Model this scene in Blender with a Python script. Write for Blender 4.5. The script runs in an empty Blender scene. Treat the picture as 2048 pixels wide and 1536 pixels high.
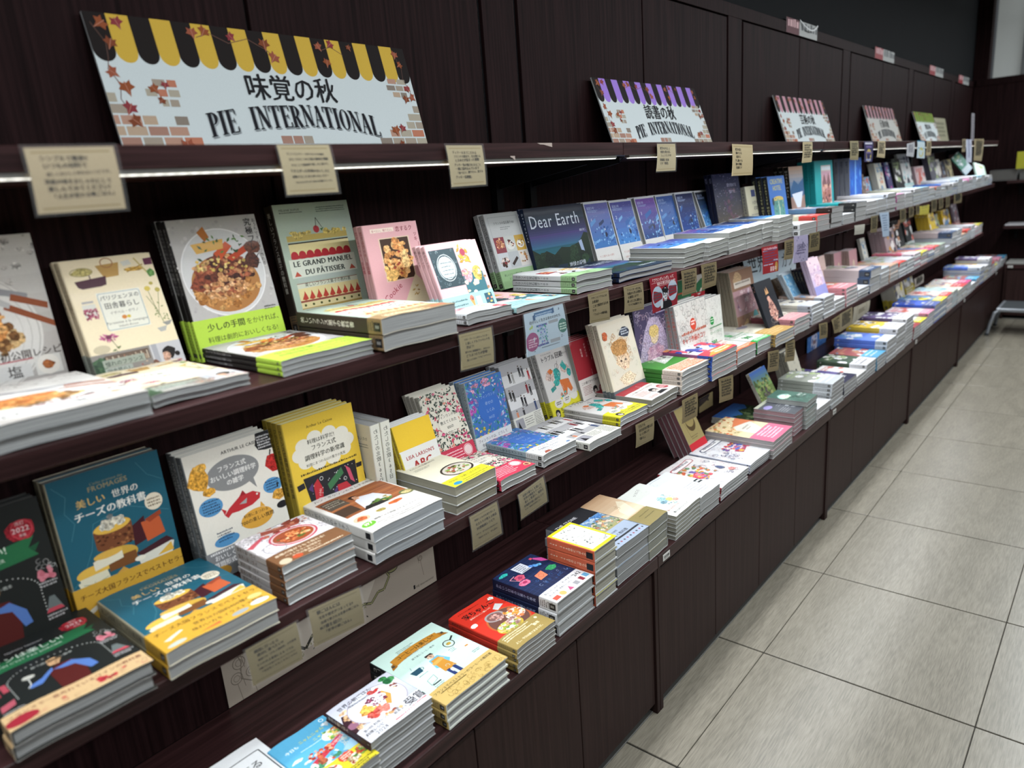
import bpy, math, random
from mathutils import Vector, Matrix, geometry
C = bpy.context.scene.collection
# ------------------------------------------------------------ camera
CZ = 1.5377
FPX = 1457.7
AX_R = Vector((0.63988, -0.76498, -0.07330)).normalized()
AX_F = Vector((0.7287, 0.6343, -0.2584)).normalized()
AX_U = AX_R.cross(AX_F).normalized()
AX_R = AX_F.cross(AX_U).normalized()
cam = bpy.data.cameras.new('camera')
co = bpy.data.objects.new('camera', cam)
C.objects.link(co)
mw = Matrix((AX_R, AX_U, -AX_F)).transposed().to_4x4()
mw.translation = Vector((0, 0, CZ))
co.matrix_world = mw
cam.sensor_width = 36
cam.lens = FPX * 36 / 2048
cam.clip_start = 0.02
cam.dof.use_dof = True
cam.dof.focus_distance = 1.95
cam.dof.aperture_fstop = 2.8
bpy.context.scene.camera = co
vs = bpy.context.scene.view_settings
vs.view_transform = 'Standard'
vs.look = 'None'
vs.gamma = 1
vs.use_curve_mapping = False
vs.exposure = 0.13
# ------------------------------------------------------------ world and lights
wd = bpy.data.worlds.new('shop_air')
bpy.context.scene.world = wd
wd.use_nodes = True
wd.node_tree.nodes['Background'].inputs[0].default_value = (0.86, 0.93, 1.0, 1)
wd.node_tree.nodes['Background'].inputs[1].default_value = 0.055


def area(name, loc, size, power, col, rot=(0, 0, 0), spread=180):
    l = bpy.data.lights.new(name, 'AREA')
    l.shape = 'RECTANGLE'
    l.size, l.size_y = size
    l.energy = power
    l.color = col
    l.spread = math.radians(spread)
    o = bpy.data.objects.new(name, l)
    o.location = loc
    o.rotation_euler = rot
    C.objects.link(o)
    return o


# ceiling fluorescent rows that run above the aisle
for i in range(5):
    area('ceiling_light', (0.2 + i * 2.1, 0.05, 2.75), (1.7, 0.16), 26, (0.93, 0.98, 1.0))
for i in range(4):
    area('ceiling_light', (0.8 + i * 2.6, -1.7, 2.8), (2.0, 0.25), 26, (0.95, 0.98, 1.0))
MODS = [-1.395, 0.12, 1.635, 3.15, 4.665, 6.18, 7.695]
WY = 1.372
SH = {'top': (1.0, 1.6275, 0.0305), 'A': (1.0, 1.275, 0.029), 'B': (1.05, 0.860, 0.0285), 'C': (0.93, 0.512, 0.035)}
# light tape under the top shelf's lip; similar strip lamps added under the lower two
for i in range(6):
    xm = (MODS[i] + MODS[i + 1]) / 2
    for k, pw in (('top', 4.2), ('A', 3.6), ('B', 1.6)):
        y, z, t = SH[k]
        area('shelf_light', (xm, y + 0.018, z - t - 0.010), (1.42, 0.007), pw, (0.95, 0.98, 1.0), (math.radians(8), 0, 0), 150)


# ------------------------------------------------------------ geometry helpers
def at(x, y, Y=None, Z=None, X=None):
    """point where the line of sight of photograph pixel (x, y) meets a world plane"""
    d = AX_F * FPX + AX_R * (x - 1024) - AX_U * (y - 768)
    t = (Z - CZ) / d.z if Z is not None else (Y / d.y if Y is not None else X / d.x)
    return Vector((0, 0, CZ)) + d * t


_h = {}


def hexc(s):
    if s not in _h:
        r = []
        for i in (0, 2, 4):
            c = int(s[i:i + 2], 16) / 255
            r.append(c / 12.92 if c <= 0.04045 else ((c + 0.055) / 1.055) ** 2.4)
        _h[s] = (r[0], r[1], r[2], 1.0)
    return _h[s]


class MB:
    def __init__(s):
        s.v = []; s.f = []; s.c = []; s.m = []

    grain = False

    def poly(s, pts, col='808080', m=0):
        n = len(s.v)
        s.v.extend([tuple(p) for p in pts])
        s.f.append(tuple(range(n, n + len(pts))))
        s.c.append(hexc(col)[:3] + (0.0,) if s.grain else hexc(col)); s.m.append(m)

    def box(s, x0, y0, z0, x1, y1, z1, col='808080', m=0):
        a = [(x0, y0, z0), (x1, y0, z0), (x1, y1, z0), (x0, y1, z0), (x0, y0, z1), (x1, y0, z1), (x1, y1, z1), (x0, y1, z1)]
        n = len(s.v)
        s.v.extend(a)
        for q in ((0, 3, 2, 1), (4, 5, 6, 7), (0, 1, 5, 4), (1, 2, 6, 5), (2, 3, 7, 6), (3, 0, 4, 7)):
            s.f.append(tuple(n + i for i in q)); s.c.append(hexc(col)); s.m.append(m)

    def bbox(s, x0, y0, z0, x1, y1, z1, b=0.002, col='808080', m=0):
        """box with bevelled vertical/horizontal edges (chamfer b)"""
        n = len(s.v)
        P = []
        for z, i in ((z0, b), (z0 + b, 0), (z1 - b, 0), (z1, b)):
            P.append([(x0 + i, y0 + b, z), (x0 + b, y0 + i, z), (x1 - b, y0 + i, z), (x1 - i, y0 + b, z),
                      (x1 - i, y1 - b, z), (x1 - b, y1 - i, z), (x0 + b, y1 - i, z), (x0 + i, y1 - b, z)])
        for r in P: s.v.extend(r)
        for k in range(3):
            for i in range(8):
                j = (i + 1) % 8
                s.f.append((n + k * 8 + i, n + k * 8 + j, n + k * 8 + 8 + j, n + k * 8 + 8 + i))
        s.f.append(tuple(n + i for i in reversed(range(8))))
        s.f.append(tuple(n + 24 + i for i in range(8)))
        for _ in range(26): s.c.append(hexc(col)); s.m.append(m)

    def tube(s, pts, r, col='808080', m=0, n=8):
        rings = []
        for i, p in enumerate(pts):
            p = Vector(p)
            d = (Vector(pts[min(i + 1, len(pts) - 1)]) - Vector(pts[max(i - 1, 0)])).normalized()
            u = d.cross(Vector((0, 0, 1)))
            if u.length < 0.05: u = d.cross(Vector((0, 1, 0)))
            u.normalize(); w = d.cross(u)
            b = len(s.v)
            for k in range(n):
                a = 2 * math.pi * k / n
                s.v.append(tuple(p + (u * math.cos(a) + w * math.sin(a)) * r))
            rings.append(b)
        for a, b in zip(rings, rings[1:]):
            for k in range(n):
                j = (k + 1) % n
                s.f.append((a + k, a + j, b + j, b + k)); s.c.append(hexc(col)); s.m.append(m)
        for b in (rings[0], rings[-1]):
            s.f.append(tuple(b + k for k in range(n))); s.c.append(hexc(col)); s.m.append(m)

    def mesh(s, name, mats):
        me = bpy.data.meshes.new(name)
        me.from_pydata(s.v, [], s.f)
        a = me.color_attributes.new('col', 'FLOAT_COLOR', 'CORNER')
        buf = []
        for f, c in zip(s.f, s.c): buf.extend(c * len(f))
        a.data.foreach_set('color', buf)
        for m in mats: me.materials.append(m)
        if len(mats) > 1: me.polygons.foreach_set('material_index', s.m)
        me.update()
        return me


def put(name, me, parent=None, mat=None):
    o = bpy.data.objects.new(name, me)
    C.objects.link(o)
    if parent: o.parent = parent
    if mat is not None: o.matrix_local = mat
    return o


def tag(o, label=None, cat=None, group=None, kind=None):
    for k, v in (('label', label), ('category', cat), ('group', group), ('kind', kind)):
        if v: o[k] = v
    return o


def empty(name, loc, rz=0):
    o = bpy.data.objects.new(name, None)
    o.empty_display_size = 0.05
    o.location = loc
    o.rotation_euler = (0, 0, rz)
    C.objects.link(o)
    return o


# ------------------------------------------------------------ materials
def mat(name, build):
    m = bpy.data.materials.new(name)
    m.use_nodes = True
    nt = m.node_tree
    b = nt.nodes['Principled BSDF']
    build(nt, b)
    return m


def node(nt, t, **kw):
    n = nt.nodes.new(t)
    for k, v in kw.items():
        if k.startswith('i_'):
            n.inputs[int(k[2:]) if k[2:].isdigit() else k[2:]].default_value = v
        else: setattr(n, k, v)
    return n


def mk_print(rough, coat):
    def f(nt, b):
        a = node(nt, 'ShaderNodeAttribute', attribute_name='col')
        tc = node(nt, 'ShaderNodeTexCoord')
        nz = node(nt, 'ShaderNodeTexNoise'); nz.inputs['Scale'].default_value = 420; nz.inputs['Detail'].default_value = 2
        nt.links.new(tc.outputs['Object'], nz.inputs['Vector'])
        mr = node(nt, 'ShaderNodeMapRange'); mr.inputs[3].default_value = 0.93; mr.inputs[4].default_value = 1.05
        nt.links.new(nz.outputs['Fac'], mr.inputs[0])
        n2 = node(nt, 'ShaderNodeTexNoise'); n2.inputs['Scale'].default_value = 190; n2.inputs['Detail'].default_value = 5; n2.inputs['Roughness'].default_value = 0.7
        nt.links.new(tc.outputs['Object'], n2.inputs['Vector'])
        m2 = node(nt, 'ShaderNodeMapRange'); m2.inputs[1].default_value = 0.34; m2.inputs[2].default_value = 0.66; m2.inputs[3].default_value = 0.28; m2.inputs[4].default_value = 1.6
        nt.links.new(n2.outputs['Fac'], m2.inputs[0])
        mm = node(nt, 'ShaderNodeMix'); mm.data_type = 'FLOAT'
        nt.links.new(a.outputs['Alpha'], mm.inputs[0]); nt.links.new(m2.outputs[0], mm.inputs[2]); nt.links.new(mr.outputs[0], mm.inputs[3])
        mx = node(nt, 'ShaderNodeVectorMath', operation='SCALE')
        nt.links.new(a.outputs['Color'], mx.inputs[0]); nt.links.new(mm.outputs[0], mx.inputs[3])
        nt.links.new(mx.outputs[0], b.inputs['Base Color'])
        b.inputs['Roughness'].default_value = rough
        b.inputs['Specular IOR Level'].default_value = 0.2
        b.inputs['Coat Weight'].default_value = coat
        b.inputs['Coat Roughness'].default_value = 0.12
    return f


M_GLOSS = mat('printed_gloss_paper', mk_print(0.5, 0.06))
M_MATTE = mat('printed_matte_paper', mk_print(0.75, 0.0))
M_PLAIN = mat('coloured_surface', mk_print(0.55, 0.0))


def f_pages(nt, b):
    tc = node(nt, 'ShaderNodeTexCoord')
    mp = node(nt, 'ShaderNodeMapping'); mp.inputs['Scale'].default_value = (6, 6, 1300)
    nz = node(nt, 'ShaderNodeTexNoise'); nz.inputs['Scale'].default_value = 1.0; nz.inputs['Detail'].default_value = 3
    nt.links.new(tc.outputs['Object'], mp.inputs[0]); nt.links.new(mp.outputs[0], nz.inputs['Vector'])
    a = node(nt, 'ShaderNodeAttribute', attribute_name='col')
    mr = node(nt, 'ShaderNodeMapRange'); mr.inputs[1].default_value = 0.3; mr.inputs[2].default_value = 0.7; mr.inputs[3].default_value = 0.40; mr.inputs[4].default_value = 0.84
    nt.links.new(nz.outputs['Fac'], mr.inputs[0])
    mx = node(nt, 'ShaderNodeVectorMath', operation='SCALE')
    nt.links.new(a.outputs['Color'], mx.inputs[0]); nt.links.new(mr.outputs[0], mx.inputs[3])
    nt.links.new(mx.outputs[0], b.inputs['Base Color'])
    b.inputs['Roughness'].default_value = 0.85
    bp = node(nt, 'ShaderNodeBump'); bp.inputs['Strength'].default_value = 0.35; bp.inputs['Distance'].default_value = 0.0006
    nt.links.new(nz.outputs['Fac'], bp.inputs['Height']); nt.links.new(bp.outputs[0], b.inputs['Normal'])


M_PAGES = mat('book_page_edges', f_pages)


def mk_wood(c0, c1, scale, rough, spec=0.16):
    def f(nt, b):
        tc = node(nt, 'ShaderNodeTexCoord')
        mp = node(nt, 'ShaderNodeMapping'); mp.inputs['Scale'].default_value = scale
        nt.links.new(tc.outputs['Object'], mp.inputs[0])
        nz = node(nt, 'ShaderNodeTexNoise'); nz.inputs['Scale'].default_value = 1.0; nz.inputs['Detail'].default_value = 6; nz.inputs['Roughness'].default_value = 0.65; nz.inputs['Distortion'].default_value = 0.3
        nt.links.new(mp.outputs[0], nz.inputs['Vector'])
        cr = node(nt, 'ShaderNodeValToRGB')
        cr.color_ramp.elements[0].position = 0.35; cr.color_ramp.elements[0].color = c0
        cr.color_ramp.elements[1].position = 0.68; cr.color_ramp.elements[1].color = c1
        nt.links.new(nz.outputs['Fac'], cr.inputs[0]); nt.links.new(cr.outputs[0], b.inputs['Base Color'])
        b.inputs['Roughness'].default_value = rough
        b.inputs['Specular IOR Level'].default_value = spec
        bp = node(nt, 'ShaderNodeBump'); bp.inputs['Strength'].default_value = 0.12; bp.inputs['Distance'].default_value = 0.001
        nt.links.new(nz.outputs['Fac'], bp.inputs['Height']); nt.links.new(bp.outputs[0], b.inputs['Normal'])
    return f


WD0, WD1 = (0.0070, 0.0030, 0.0033, 1), (0.0235, 0.0100, 0.0105, 1)
M_WOODV = mat('dark_wood_upright_grain', mk_wood(WD0, WD1, (90, 90, 2.2), 0.62, 0.06))
M_WOODH = mat('dark_wood_long_grain', mk_wood((0.0155, 0.0062, 0.0064, 1), (0.056, 0.0235, 0.0240, 1), (2.2, 90, 90), 0.36, 0.24))
M_DOOR = mat('cabinet_door_wood', mk_wood((0.0200, 0.0098, 0.0090, 1), (0.0370, 0.0190, 0.0175, 1), (95, 95, 2.2), 0.5, 0.12))


def flat(rgb, rough=0.6, metal=0.0, noise=0.0, sc=60):
    def f(nt, b):
        if max(rgb) < 0.03: b.inputs['Specular IOR Level'].default_value = 0.12
        tc = node(nt, 'ShaderNodeTexCoord')
        nz = node(nt, 'ShaderNodeTexNoise'); nz.inputs['Scale'].default_value = sc; nz.inputs['Detail'].default_value = 4
        nt.links.new(tc.outputs['Object'], nz.inputs['Vector'])
        cr = node(nt, 'ShaderNodeValToRGB')
        cr.color_ramp.elements[0].color = tuple(c * (1 - noise) for c in rgb) + (1,)
        cr.color_ramp.elements[1].color = tuple(min(1, c * (1 + noise)) for c in rgb) + (1,)
        nt.links.new(nz.outputs['Fac'], cr.inputs[0]); nt.links.new(cr.outputs[0], b.inputs['Base Color'])
        b.inputs['Roughness'].default_value = rough; b.inputs['Metallic'].default_value = metal
    return f


M_BLACK = mat('black_powder_coat', flat((0.006, 0.006, 0.007), 0.5, 0, 0.2))
M_GAP = mat('dark_recess', flat((0.004, 0.0035, 0.0035), 0.9, 0, 0.1))
M_WALL = mat('charcoal_wall_paint', flat((0.0075, 0.0085, 0.0098), 0.9, 0, 0.15, 8))
M_ALU = mat('brushed_aluminium', flat((0.62, 0.60, 0.55), 0.28, 1.0, 0.08, 200))
M_STOOL = mat('silver_painted_tube', flat((0.34, 0.37, 0.41), 0.35, 0.6, 0.05, 90))
M_RUBBER = mat('grey_tread_rubber', flat((0.03, 0.035, 0.04), 0.8, 0, 0.2, 300))
M_STRIP = mat('grey_vinyl_edge', flat((0.13, 0.13, 0.12), 0.6, 0, 0.15, 40))
M_GLASS = mat('acrylic', flat((0.75, 0.76, 0.76), 0.1, 0, 0.02))


def f_lam(nt, b):
    flat((0.9, 0.9, 0.88), 0.12, 0, 0.02)(nt, b)
    b.inputs['Alpha'].default_value = 0.07


M_LAM = mat('clear_laminate_film', f_lam)


def f_led(nt, b):
    b.inputs['Base Color'].default_value = (0.9, 0.9, 0.85, 1)
    b.inputs['Emission Color'].default_value = (1.0, 0.97, 0.9, 1)
    tc = node(nt, 'ShaderNodeTexCoord')
    wv = node(nt, 'ShaderNodeTexWave'); wv.bands_direction = 'X'; wv.inputs['Scale'].default_value = 19.0
    nt.links.new(tc.outputs['Object'], wv.inputs['Vector'])
    mr = node(nt, 'ShaderNodeMapRange'); mr.inputs[3].default_value = 0.55; mr.inputs[4].default_value = 1.15
    nt.links.new(wv.outputs['Fac'], mr.inputs[0]); nt.links.new(mr.outputs[0], b.inputs['Emission Strength'])


M_LED = mat('light_tape_lens', f_led)


def f_tile(nt, b):
    tc = node(nt, 'ShaderNodeTexCoord')
    oi = node(nt, 'ShaderNodeObjectInfo')
    add = node(nt, 'ShaderNodeVectorMath', operation='ADD')
    sc = node(nt, 'ShaderNodeVectorMath', operation='SCALE'); sc.inputs[3].default_value = 37.0
    cmb = node(nt, 'ShaderNodeCombineXYZ')
    for i in range(3): nt.links.new(oi.outputs['Random'], cmb.inputs[i])
    nt.links.new(cmb.outputs[0], sc.inputs[0]); nt.links.new(tc.outputs['Object'], add.inputs[0]); nt.links.new(sc.outputs[0], add.inputs[1])
    mp = node(nt, 'ShaderNodeMapping'); mp.inputs['Scale'].default_value = (1.3, 7.0, 1.0)
    nt.links.new(add.outputs[0], mp.inputs[0])
    big = node(nt, 'ShaderNodeTexNoise'); big.inputs['Scale'].default_value = 1.0; big.inputs['Detail'].default_value = 2; big.inputs['Distortion'].default_value = 0.6
    nt.links.new(mp.outputs[0], big.inputs['Vector'])
    ml = node(nt, 'ShaderNodeMath', operation='MULTIPLY'); ml.inputs[1].default_value = 26.0
    nt.links.new(big.outputs['Fac'], ml.inputs[0])
    sn = node(nt, 'ShaderNodeMath', operation='SINE'); nt.links.new(ml.outputs[0], sn.inputs[0])
    mp2 = node(nt, 'ShaderNodeMapping'); mp2.inputs['Scale'].default_value = (22, 260, 1)
    nt.links.new(add.outputs[0], mp2.inputs[0])
    fine = node(nt, 'ShaderNodeTexNoise'); fine.inputs['Scale'].default_value = 1.0; fine.inputs['Detail'].default_value = 4
    nt.links.new(mp2.outputs[0], fine.inputs['Vector'])
    m1 = node(nt, 'ShaderNodeMath', operation='MULTIPLY'); m1.inputs[1].default_value = 0.055; nt.links.new(sn.outputs[0], m1.inputs[0])
    m2 = node(nt, 'ShaderNodeMath', operation='ADD'); nt.links.new(m1.outputs[0], m2.inputs[0]); nt.links.new(fine.outputs['Fac'], m2.inputs[1])
    cr = node(nt, 'ShaderNodeValToRGB')
    cr.color_ramp.elements[0].position = 0.3; cr.color_ramp.elements[0].color = (0.160, 0.145, 0.113, 1)
    cr.color_ramp.elements[1].position = 0.7; cr.color_ramp.elements[1].color = (0.262, 0.238, 0.190, 1)
    nt.links.new(m2.outputs[0], cr.inputs[0]); nt.links.new(cr.outputs[0], b.inputs['Base Color'])
    b.inputs['Roughness'].default_value = 0.30
    b.inputs['Specular IOR Level'].default_value = 0.7
    bp = node(nt, 'ShaderNodeBump'); bp.inputs['Strength'].default_value = 0.15; bp.inputs['Distance'].default_value = 0.0006
    nt.links.new(m2.outputs[0], bp.inputs['Height']); nt.links.new(bp.outputs[0], b.inputs['Normal'])


M_TILE = mat('wood_grain_porcelain', f_tile)
M_GROUT = mat('dark_grout', flat((0.05, 0.048, 0.044), 0.9, 0, 0.2, 150))


# ------------------------------------------------------------ printing: flat lettering and pictures laid on a surface
GL = {}


def bake_glyphs(chars):
    objs = []
    for ch in sorted(chars):
        c = bpy.data.curves.new('g', 'FONT'); c.body = ch; c.resolution_u = 2
        o = bpy.data.objects.new('g', c); C.objects.link(o); objs.append((ch, o, c))
    dg = bpy.context.evaluated_depsgraph_get()
    for ch, o, c in objs:
        ev = o.evaluated_get(dg); me = ev.to_mesh()
        V = [(v.co.x, v.co.y) for v in me.vertices]
        F = [tuple(p.vertices) for p in me.polygons]
        if V:
            xs = [p[0] for p in V]; w = max(xs)
            wide = ord(ch) > 0x2e80
            GL[ch] = (V, F, 1.0 if wide else w + 0.075, 0 if wide else 0)
        ev.to_mesh_clear()
    for ch, o, c in objs:
        bpy.data.objects.remove(o); bpy.data.curves.remove(c)


def clip(poly, axis, val, keep_less):
    out = []
    n = len(poly)
    for i in range(n):
        a, b = poly[i], poly[(i + 1) % n]
        da = (a[axis] - val) if keep_less else (val - a[axis])
        db = (b[axis] - val) if keep_less else (val - b[axis])
        if da <= 0: out.append(a)
        if (da < 0 < db) or (db < 0 < da):
            t = da / (da - db)
            out.append((a[0] + (b[0] - a[0]) * t, a[1] + (b[1] - a[1]) * t))
    return out


class Pen:
    """draws shapes, in fractions of a W x H sheet, onto a surface given by place(x, y, height)"""
    EPS = 3e-6

    def __init__(s, mb, W, H, place, slabs=None, m=0, lift=1e-4, y0=0.0):
        s.mb, s.W, s.H, s.place, s.slabs, s.m, s.l, s.y0 = mb, W, H, place, slabs, m, lift, y0

    def conv(s, pts, col):
        W, H = s.W, s.H
        xs = [p[0] for p in pts]; ys = [p[1] for p in pts]
        x0, x1, y0, y1 = min(xs), max(xs), min(ys), max(ys)
        if x1 <= 0 or x0 >= W or y1 <= s.y0 or y0 >= H: return
        if x0 < 0: pts = clip(pts, 0, 0, False)
        if x1 > W: pts = clip(pts, 0, W, True)
        if y0 < s.y0: pts = clip(pts, 1, s.y0, False)
        if y1 > H: pts = clip(pts, 1, H, True)
        if len(pts) < 3: return
        if s.slabs:
            for v in s.slabs:
                if x0 < v - 1e-9 and x1 > v + 1e-9:
                    a = clip(pts, 0, v, True)
                    if len(a) >= 3: s.mb.poly([s.place(x, y, s.l) for x, y in a], col, s.m)
                    pts = clip(pts, 0, v, False)
                    if len(pts) < 3: return
        s.mb.poly([s.place(x, y, s.l) for x, y in pts], col, s.m)

    def tess(s, pts, col):
        if len(pts) == 4 or len(pts) == 3:
            s.conv(pts, col); return
        for t in geometry.tessellate_polygon([[Vector((p[0], p[1], 0)) for p in pts]]):
            s.conv([pts[i] for i in t], col)

    def text(s, txt, x, y, h, col, al='l', bold=0, ang=0.0, sx=1.0):
        adv = []
        for ch in txt:
            adv.append(0.32 if ch == ' ' else GL[ch][2] if ch in GL else 0.6)
        tot = sum(adv) * h * sx
        cx = -tot / 2 if al == 'c' else (-tot if al == 'r' else 0)
        ca, sa = math.cos(ang), math.sin(ang)
        for ch, a in zip(txt, adv):
            g = GL.get(ch)
            if g:
                for k in range(2 if bold else 1):
                    dx = bold * k * h
                    P = [((cx + (vx * h + dx) * sx), vy * h + (dx * 0.3)) for vx, vy in g[0]]
                    P = [(x + px * ca - py * sa, y + px * sa + py * ca) for px, py in P]
                    for f in g[1]: s.conv([P[i] for i in f], col)
                    s.l += 3e-7
            cx += a * h * sx

    def vtext(s, txt, x, y, h, col, bold=0):
        for i, ch in enumerate(txt):
            if ch == ' ': y -= h * 0.4; continue
            if ch in 'ー-・' and ch != '・':
                s.text(ch, x + h * 0.12, y - h * 0.0, h, col, 'l', bold, -math.pi / 2)
            else:
                w = GL[ch][2] * h if ch in GL else h
                s.text(ch, x - w / 2, y - h * 0.88, h, col, 'l', bold)
            y -= h * 1.02

    def draw(s, art):
        W, H = s.W, s.H
        for a in art:
            k = a[0]
            s.l += s.EPS
            s.mb.grain = k == 'b' or (k == 's' and (len(a) < 11 or a[10] == 'o'))
            if k == 'r': s.conv([(a[1] * W, a[2] * H), (a[3] * W, a[2] * H), (a[3] * W, a[4] * H), (a[1] * W, a[4] * H)], a[5])
            elif k == 'e':
                n = a[6] if len(a) > 6 else 20
                s.conv([(a[1] * W + a[3] * W * math.cos(t * 2 * math.pi / n), a[2] * H + a[4] * W * math.sin(t * 2 * math.pi / n)) for t in range(n)], a[5])
            elif k == 'ring':
                n = 32; cx, cy, r, w = a[1] * W, a[2] * H, a[3] * W, a[4] * W
                ry = a[6] * W if len(a) > 6 else r
                for t in range(n):
                    A, B = t * 2 * math.pi / n, (t + 1) * 2 * math.pi / n
                    s.conv([(cx + (r) * math.cos(A), cy + ry * math.sin(A)), (cx + r * math.cos(B), cy + ry * math.sin(B)),
                            (cx + (r - w) * math.cos(B), cy + (ry - w) * math.sin(B)), (cx + (r - w) * math.cos(A), cy + (ry - w) * math.sin(A))], a[5])
            elif k == 'p': s.tess([(x * W, y * H) for x, y in a[1]], a[2])
            elif k == 't': s.text(a[1], a[2] * W, a[3] * H, a[4] * W, a[5], a[6] if len(a) > 6 else 'l', a[7] if len(a) > 7 else 0, a[8] if len(a) > 8 else 0, a[9] if len(a) > 9 else 1)
            elif k == 'v': s.vtext(a[1], a[2] * W, a[3] * H, a[4] * W, a[5], a[6] if len(a) > 6 else 0)
            elif k == 'l':
                w = a[2] * W / 2
                P = [(x * W, y * H) for x, y in a[1]]
                for p, q in zip(P, P[1:]):
                    d = math.hypot(q[0] - p[0], q[1] - p[1]) or 1e-9
                    nx, ny = -(q[1] - p[1]) / d * w, (q[0] - p[0]) / d * w
                    s.conv([(p[0] + nx, p[1] + ny), (p[0] - nx, p[1] - ny), (q[0] - nx, q[1] - ny), (q[0] + nx, q[1] + ny)], a[3])
                    s.l += 1e-6
            elif k == 'b': s.blob(a[1] * W, a[2] * H, a[3] * W, a[4] * W, a[5], random.Random(a[6]))
            elif k == 's':
                _, n, x0, y0, x1, y1, s0, s1, cols, seed = a[:10]
                kd = a[10] if len(a) > 10 else 'b'
                R = random.Random(seed)
                for i in range(n):
                    x, y = R.uniform(x0, x1) * W, R.uniform(y0, y1) * H
                    if kd == 'o' or kd == 'ob':
                        t = R.uniform(0, 6.283); q = math.sqrt(R.random())
                        x = ((x0 + x1) / 2 + (x1 - x0) / 2 * q * math.cos(t)) * W
                        y = ((y0 + y1) / 2 + (y1 - y0) / 2 * q * math.sin(t)) * H
                    r = R.uniform(s0, s1) * W
                    c = R.choice(cols)
                    s.l += 1.5e-6
                    if kd == 'leaf':
                        t = R.uniform(0, 6.283); q = r * 0.42
                        ca, sa = math.cos(t), math.sin(t)
                        s.conv([(x + px * ca - py * sa, y + px * sa + py * ca) for px, py in ((-r, 0), (0, -q), (r, 0), (0, q))], c)
                    elif kd == 'dot':
                        s.conv([(x + r * math.cos(t * 0.7854), y + r * math.sin(t * 0.7854)) for t in range(8)], c)
                    elif kd == 'star':
                        s.conv([(x + r, y), (x, y + r), (x - r, y), (x, y - r)], c)
                    elif kd == 'curl':
                        t0 = R.uniform(0, 6.283); P = []
                        for q in range(7):
                            P.append(((x + r * math.cos(t0 + q * 0.8) * (1 - q * 0.08)) / W, (y + r * math.sin(t0 + q * 0.8) * (1 - q * 0.08)) / H))
                        s.draw([('l', P, r * 0.12 / W, c)])
                    else: s.blob(x, y, r, r * R.uniform(0.5, 1), c, R)
            elif k == 'ln':   # rows of very small print
                _, x0, y0, x1, n, dy, h, c, seed = a
                R = random.Random(seed)
                for i in range(n):
                    y = (y0 - i * dy) * H; x = x0 * W; e = x1 * W - (R.random() * 0.25 * (x1 - x0) * W if i % 2 else 0)
                    while x < e:
                        w = h * W * R.uniform(0.35, 0.85); hh = h * W * R.uniform(0.55, 0.9)
                        s.conv([(x, y), (x + w, y), (x + w, y + hh), (x, y + hh)], c)
                        x += w + h * W * R.uniform(0.15, 0.4)
            elif k == 'g':   # vertical printed gradient in steps
                _, x0, y0, x1, y1, c0, c1, n = a
                A = [int(c0[i:i + 2], 16) for i in (0, 2, 4)]; B = [int(c1[i:i + 2], 16) for i in (0, 2, 4)]
                for i in range(n):
                    t = i / (n - 1)
                    c = ''.join('%02x' % int(A[j] + (B[j] - A[j]) * t) for j in range(3))
                    ya, yb = y0 + (y1 - y0) * i / n, y0 + (y1 - y0) * (i + 1) / n
                    s.conv([(x0 * W, ya * H), (x1 * W, ya * H), (x1 * W, yb * H), (x0 * W, yb * H)], c)
        s.mb.grain = False

    def blob(s, x, y, rx, ry, col, R):
        n = 11; t0 = R.uniform(0, 6.283); P = []
        for i in range(n):
            q = R.uniform(0.78, 1.12); t = i * 2 * math.pi / n
            px, py = rx * q * math.cos(t), ry * q * math.sin(t)
            P.append((x + px * math.cos(t0) * 1 - py * math.sin(t0) if rx == ry else x + px, y + px * math.sin(t0) + py * math.cos(t0) if rx == ry else y + py))
        cx = sum(p[0] for p in P) / n; cy = sum(p[1] for p in P) / n
        for i in range(n): s.conv([(cx, cy), P[i], P[(i + 1) % n]], col)

# ------------------------------------------------------------ floor
TX0, TY0, TP = 1.4688, 0.7912, 0.6003
m = MB(); m.box(-3, -4.2, -0.12, 10.5, 1.5, -0.006)
floor = tag(put('floor', m.mesh('floor', [M_GROUT])), kind='structure')
m = MB(); m.bbox(0.002, 0.002, -0.006, TP - 0.002, TP - 0.002, 0.0, 0.0012)
tile_me = m.mesh('tile', [M_TILE])
for i in range(-4, 14):
    for j in range(-6, 1):
        put('tile', tile_me, floor, Matrix.Translation((TX0 + i * 0.6023, TY0 + j * 0.5985, 0)))

# ------------------------------------------------------------ long wall with dark panels
m = MB(); m.box(-3, 1.390, 0, 8.8, 1.5, 3.3)
wall = tag(put('wall_left', m.mesh('wall_left', [M_WALL])), kind='structure')


def wpanel(x0, x1, z0, z1, y=WY, name='panel', mt=None, par=None):
    q = MB(); q.bbox(0, 0, 0, x1 - x0, 1.389 - y, z1 - z0, 0.001)
    return put(name, q.mesh(name, [mt or M_WOODV]), par or wall, Matrix.Translation((x0, y, z0)))


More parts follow.
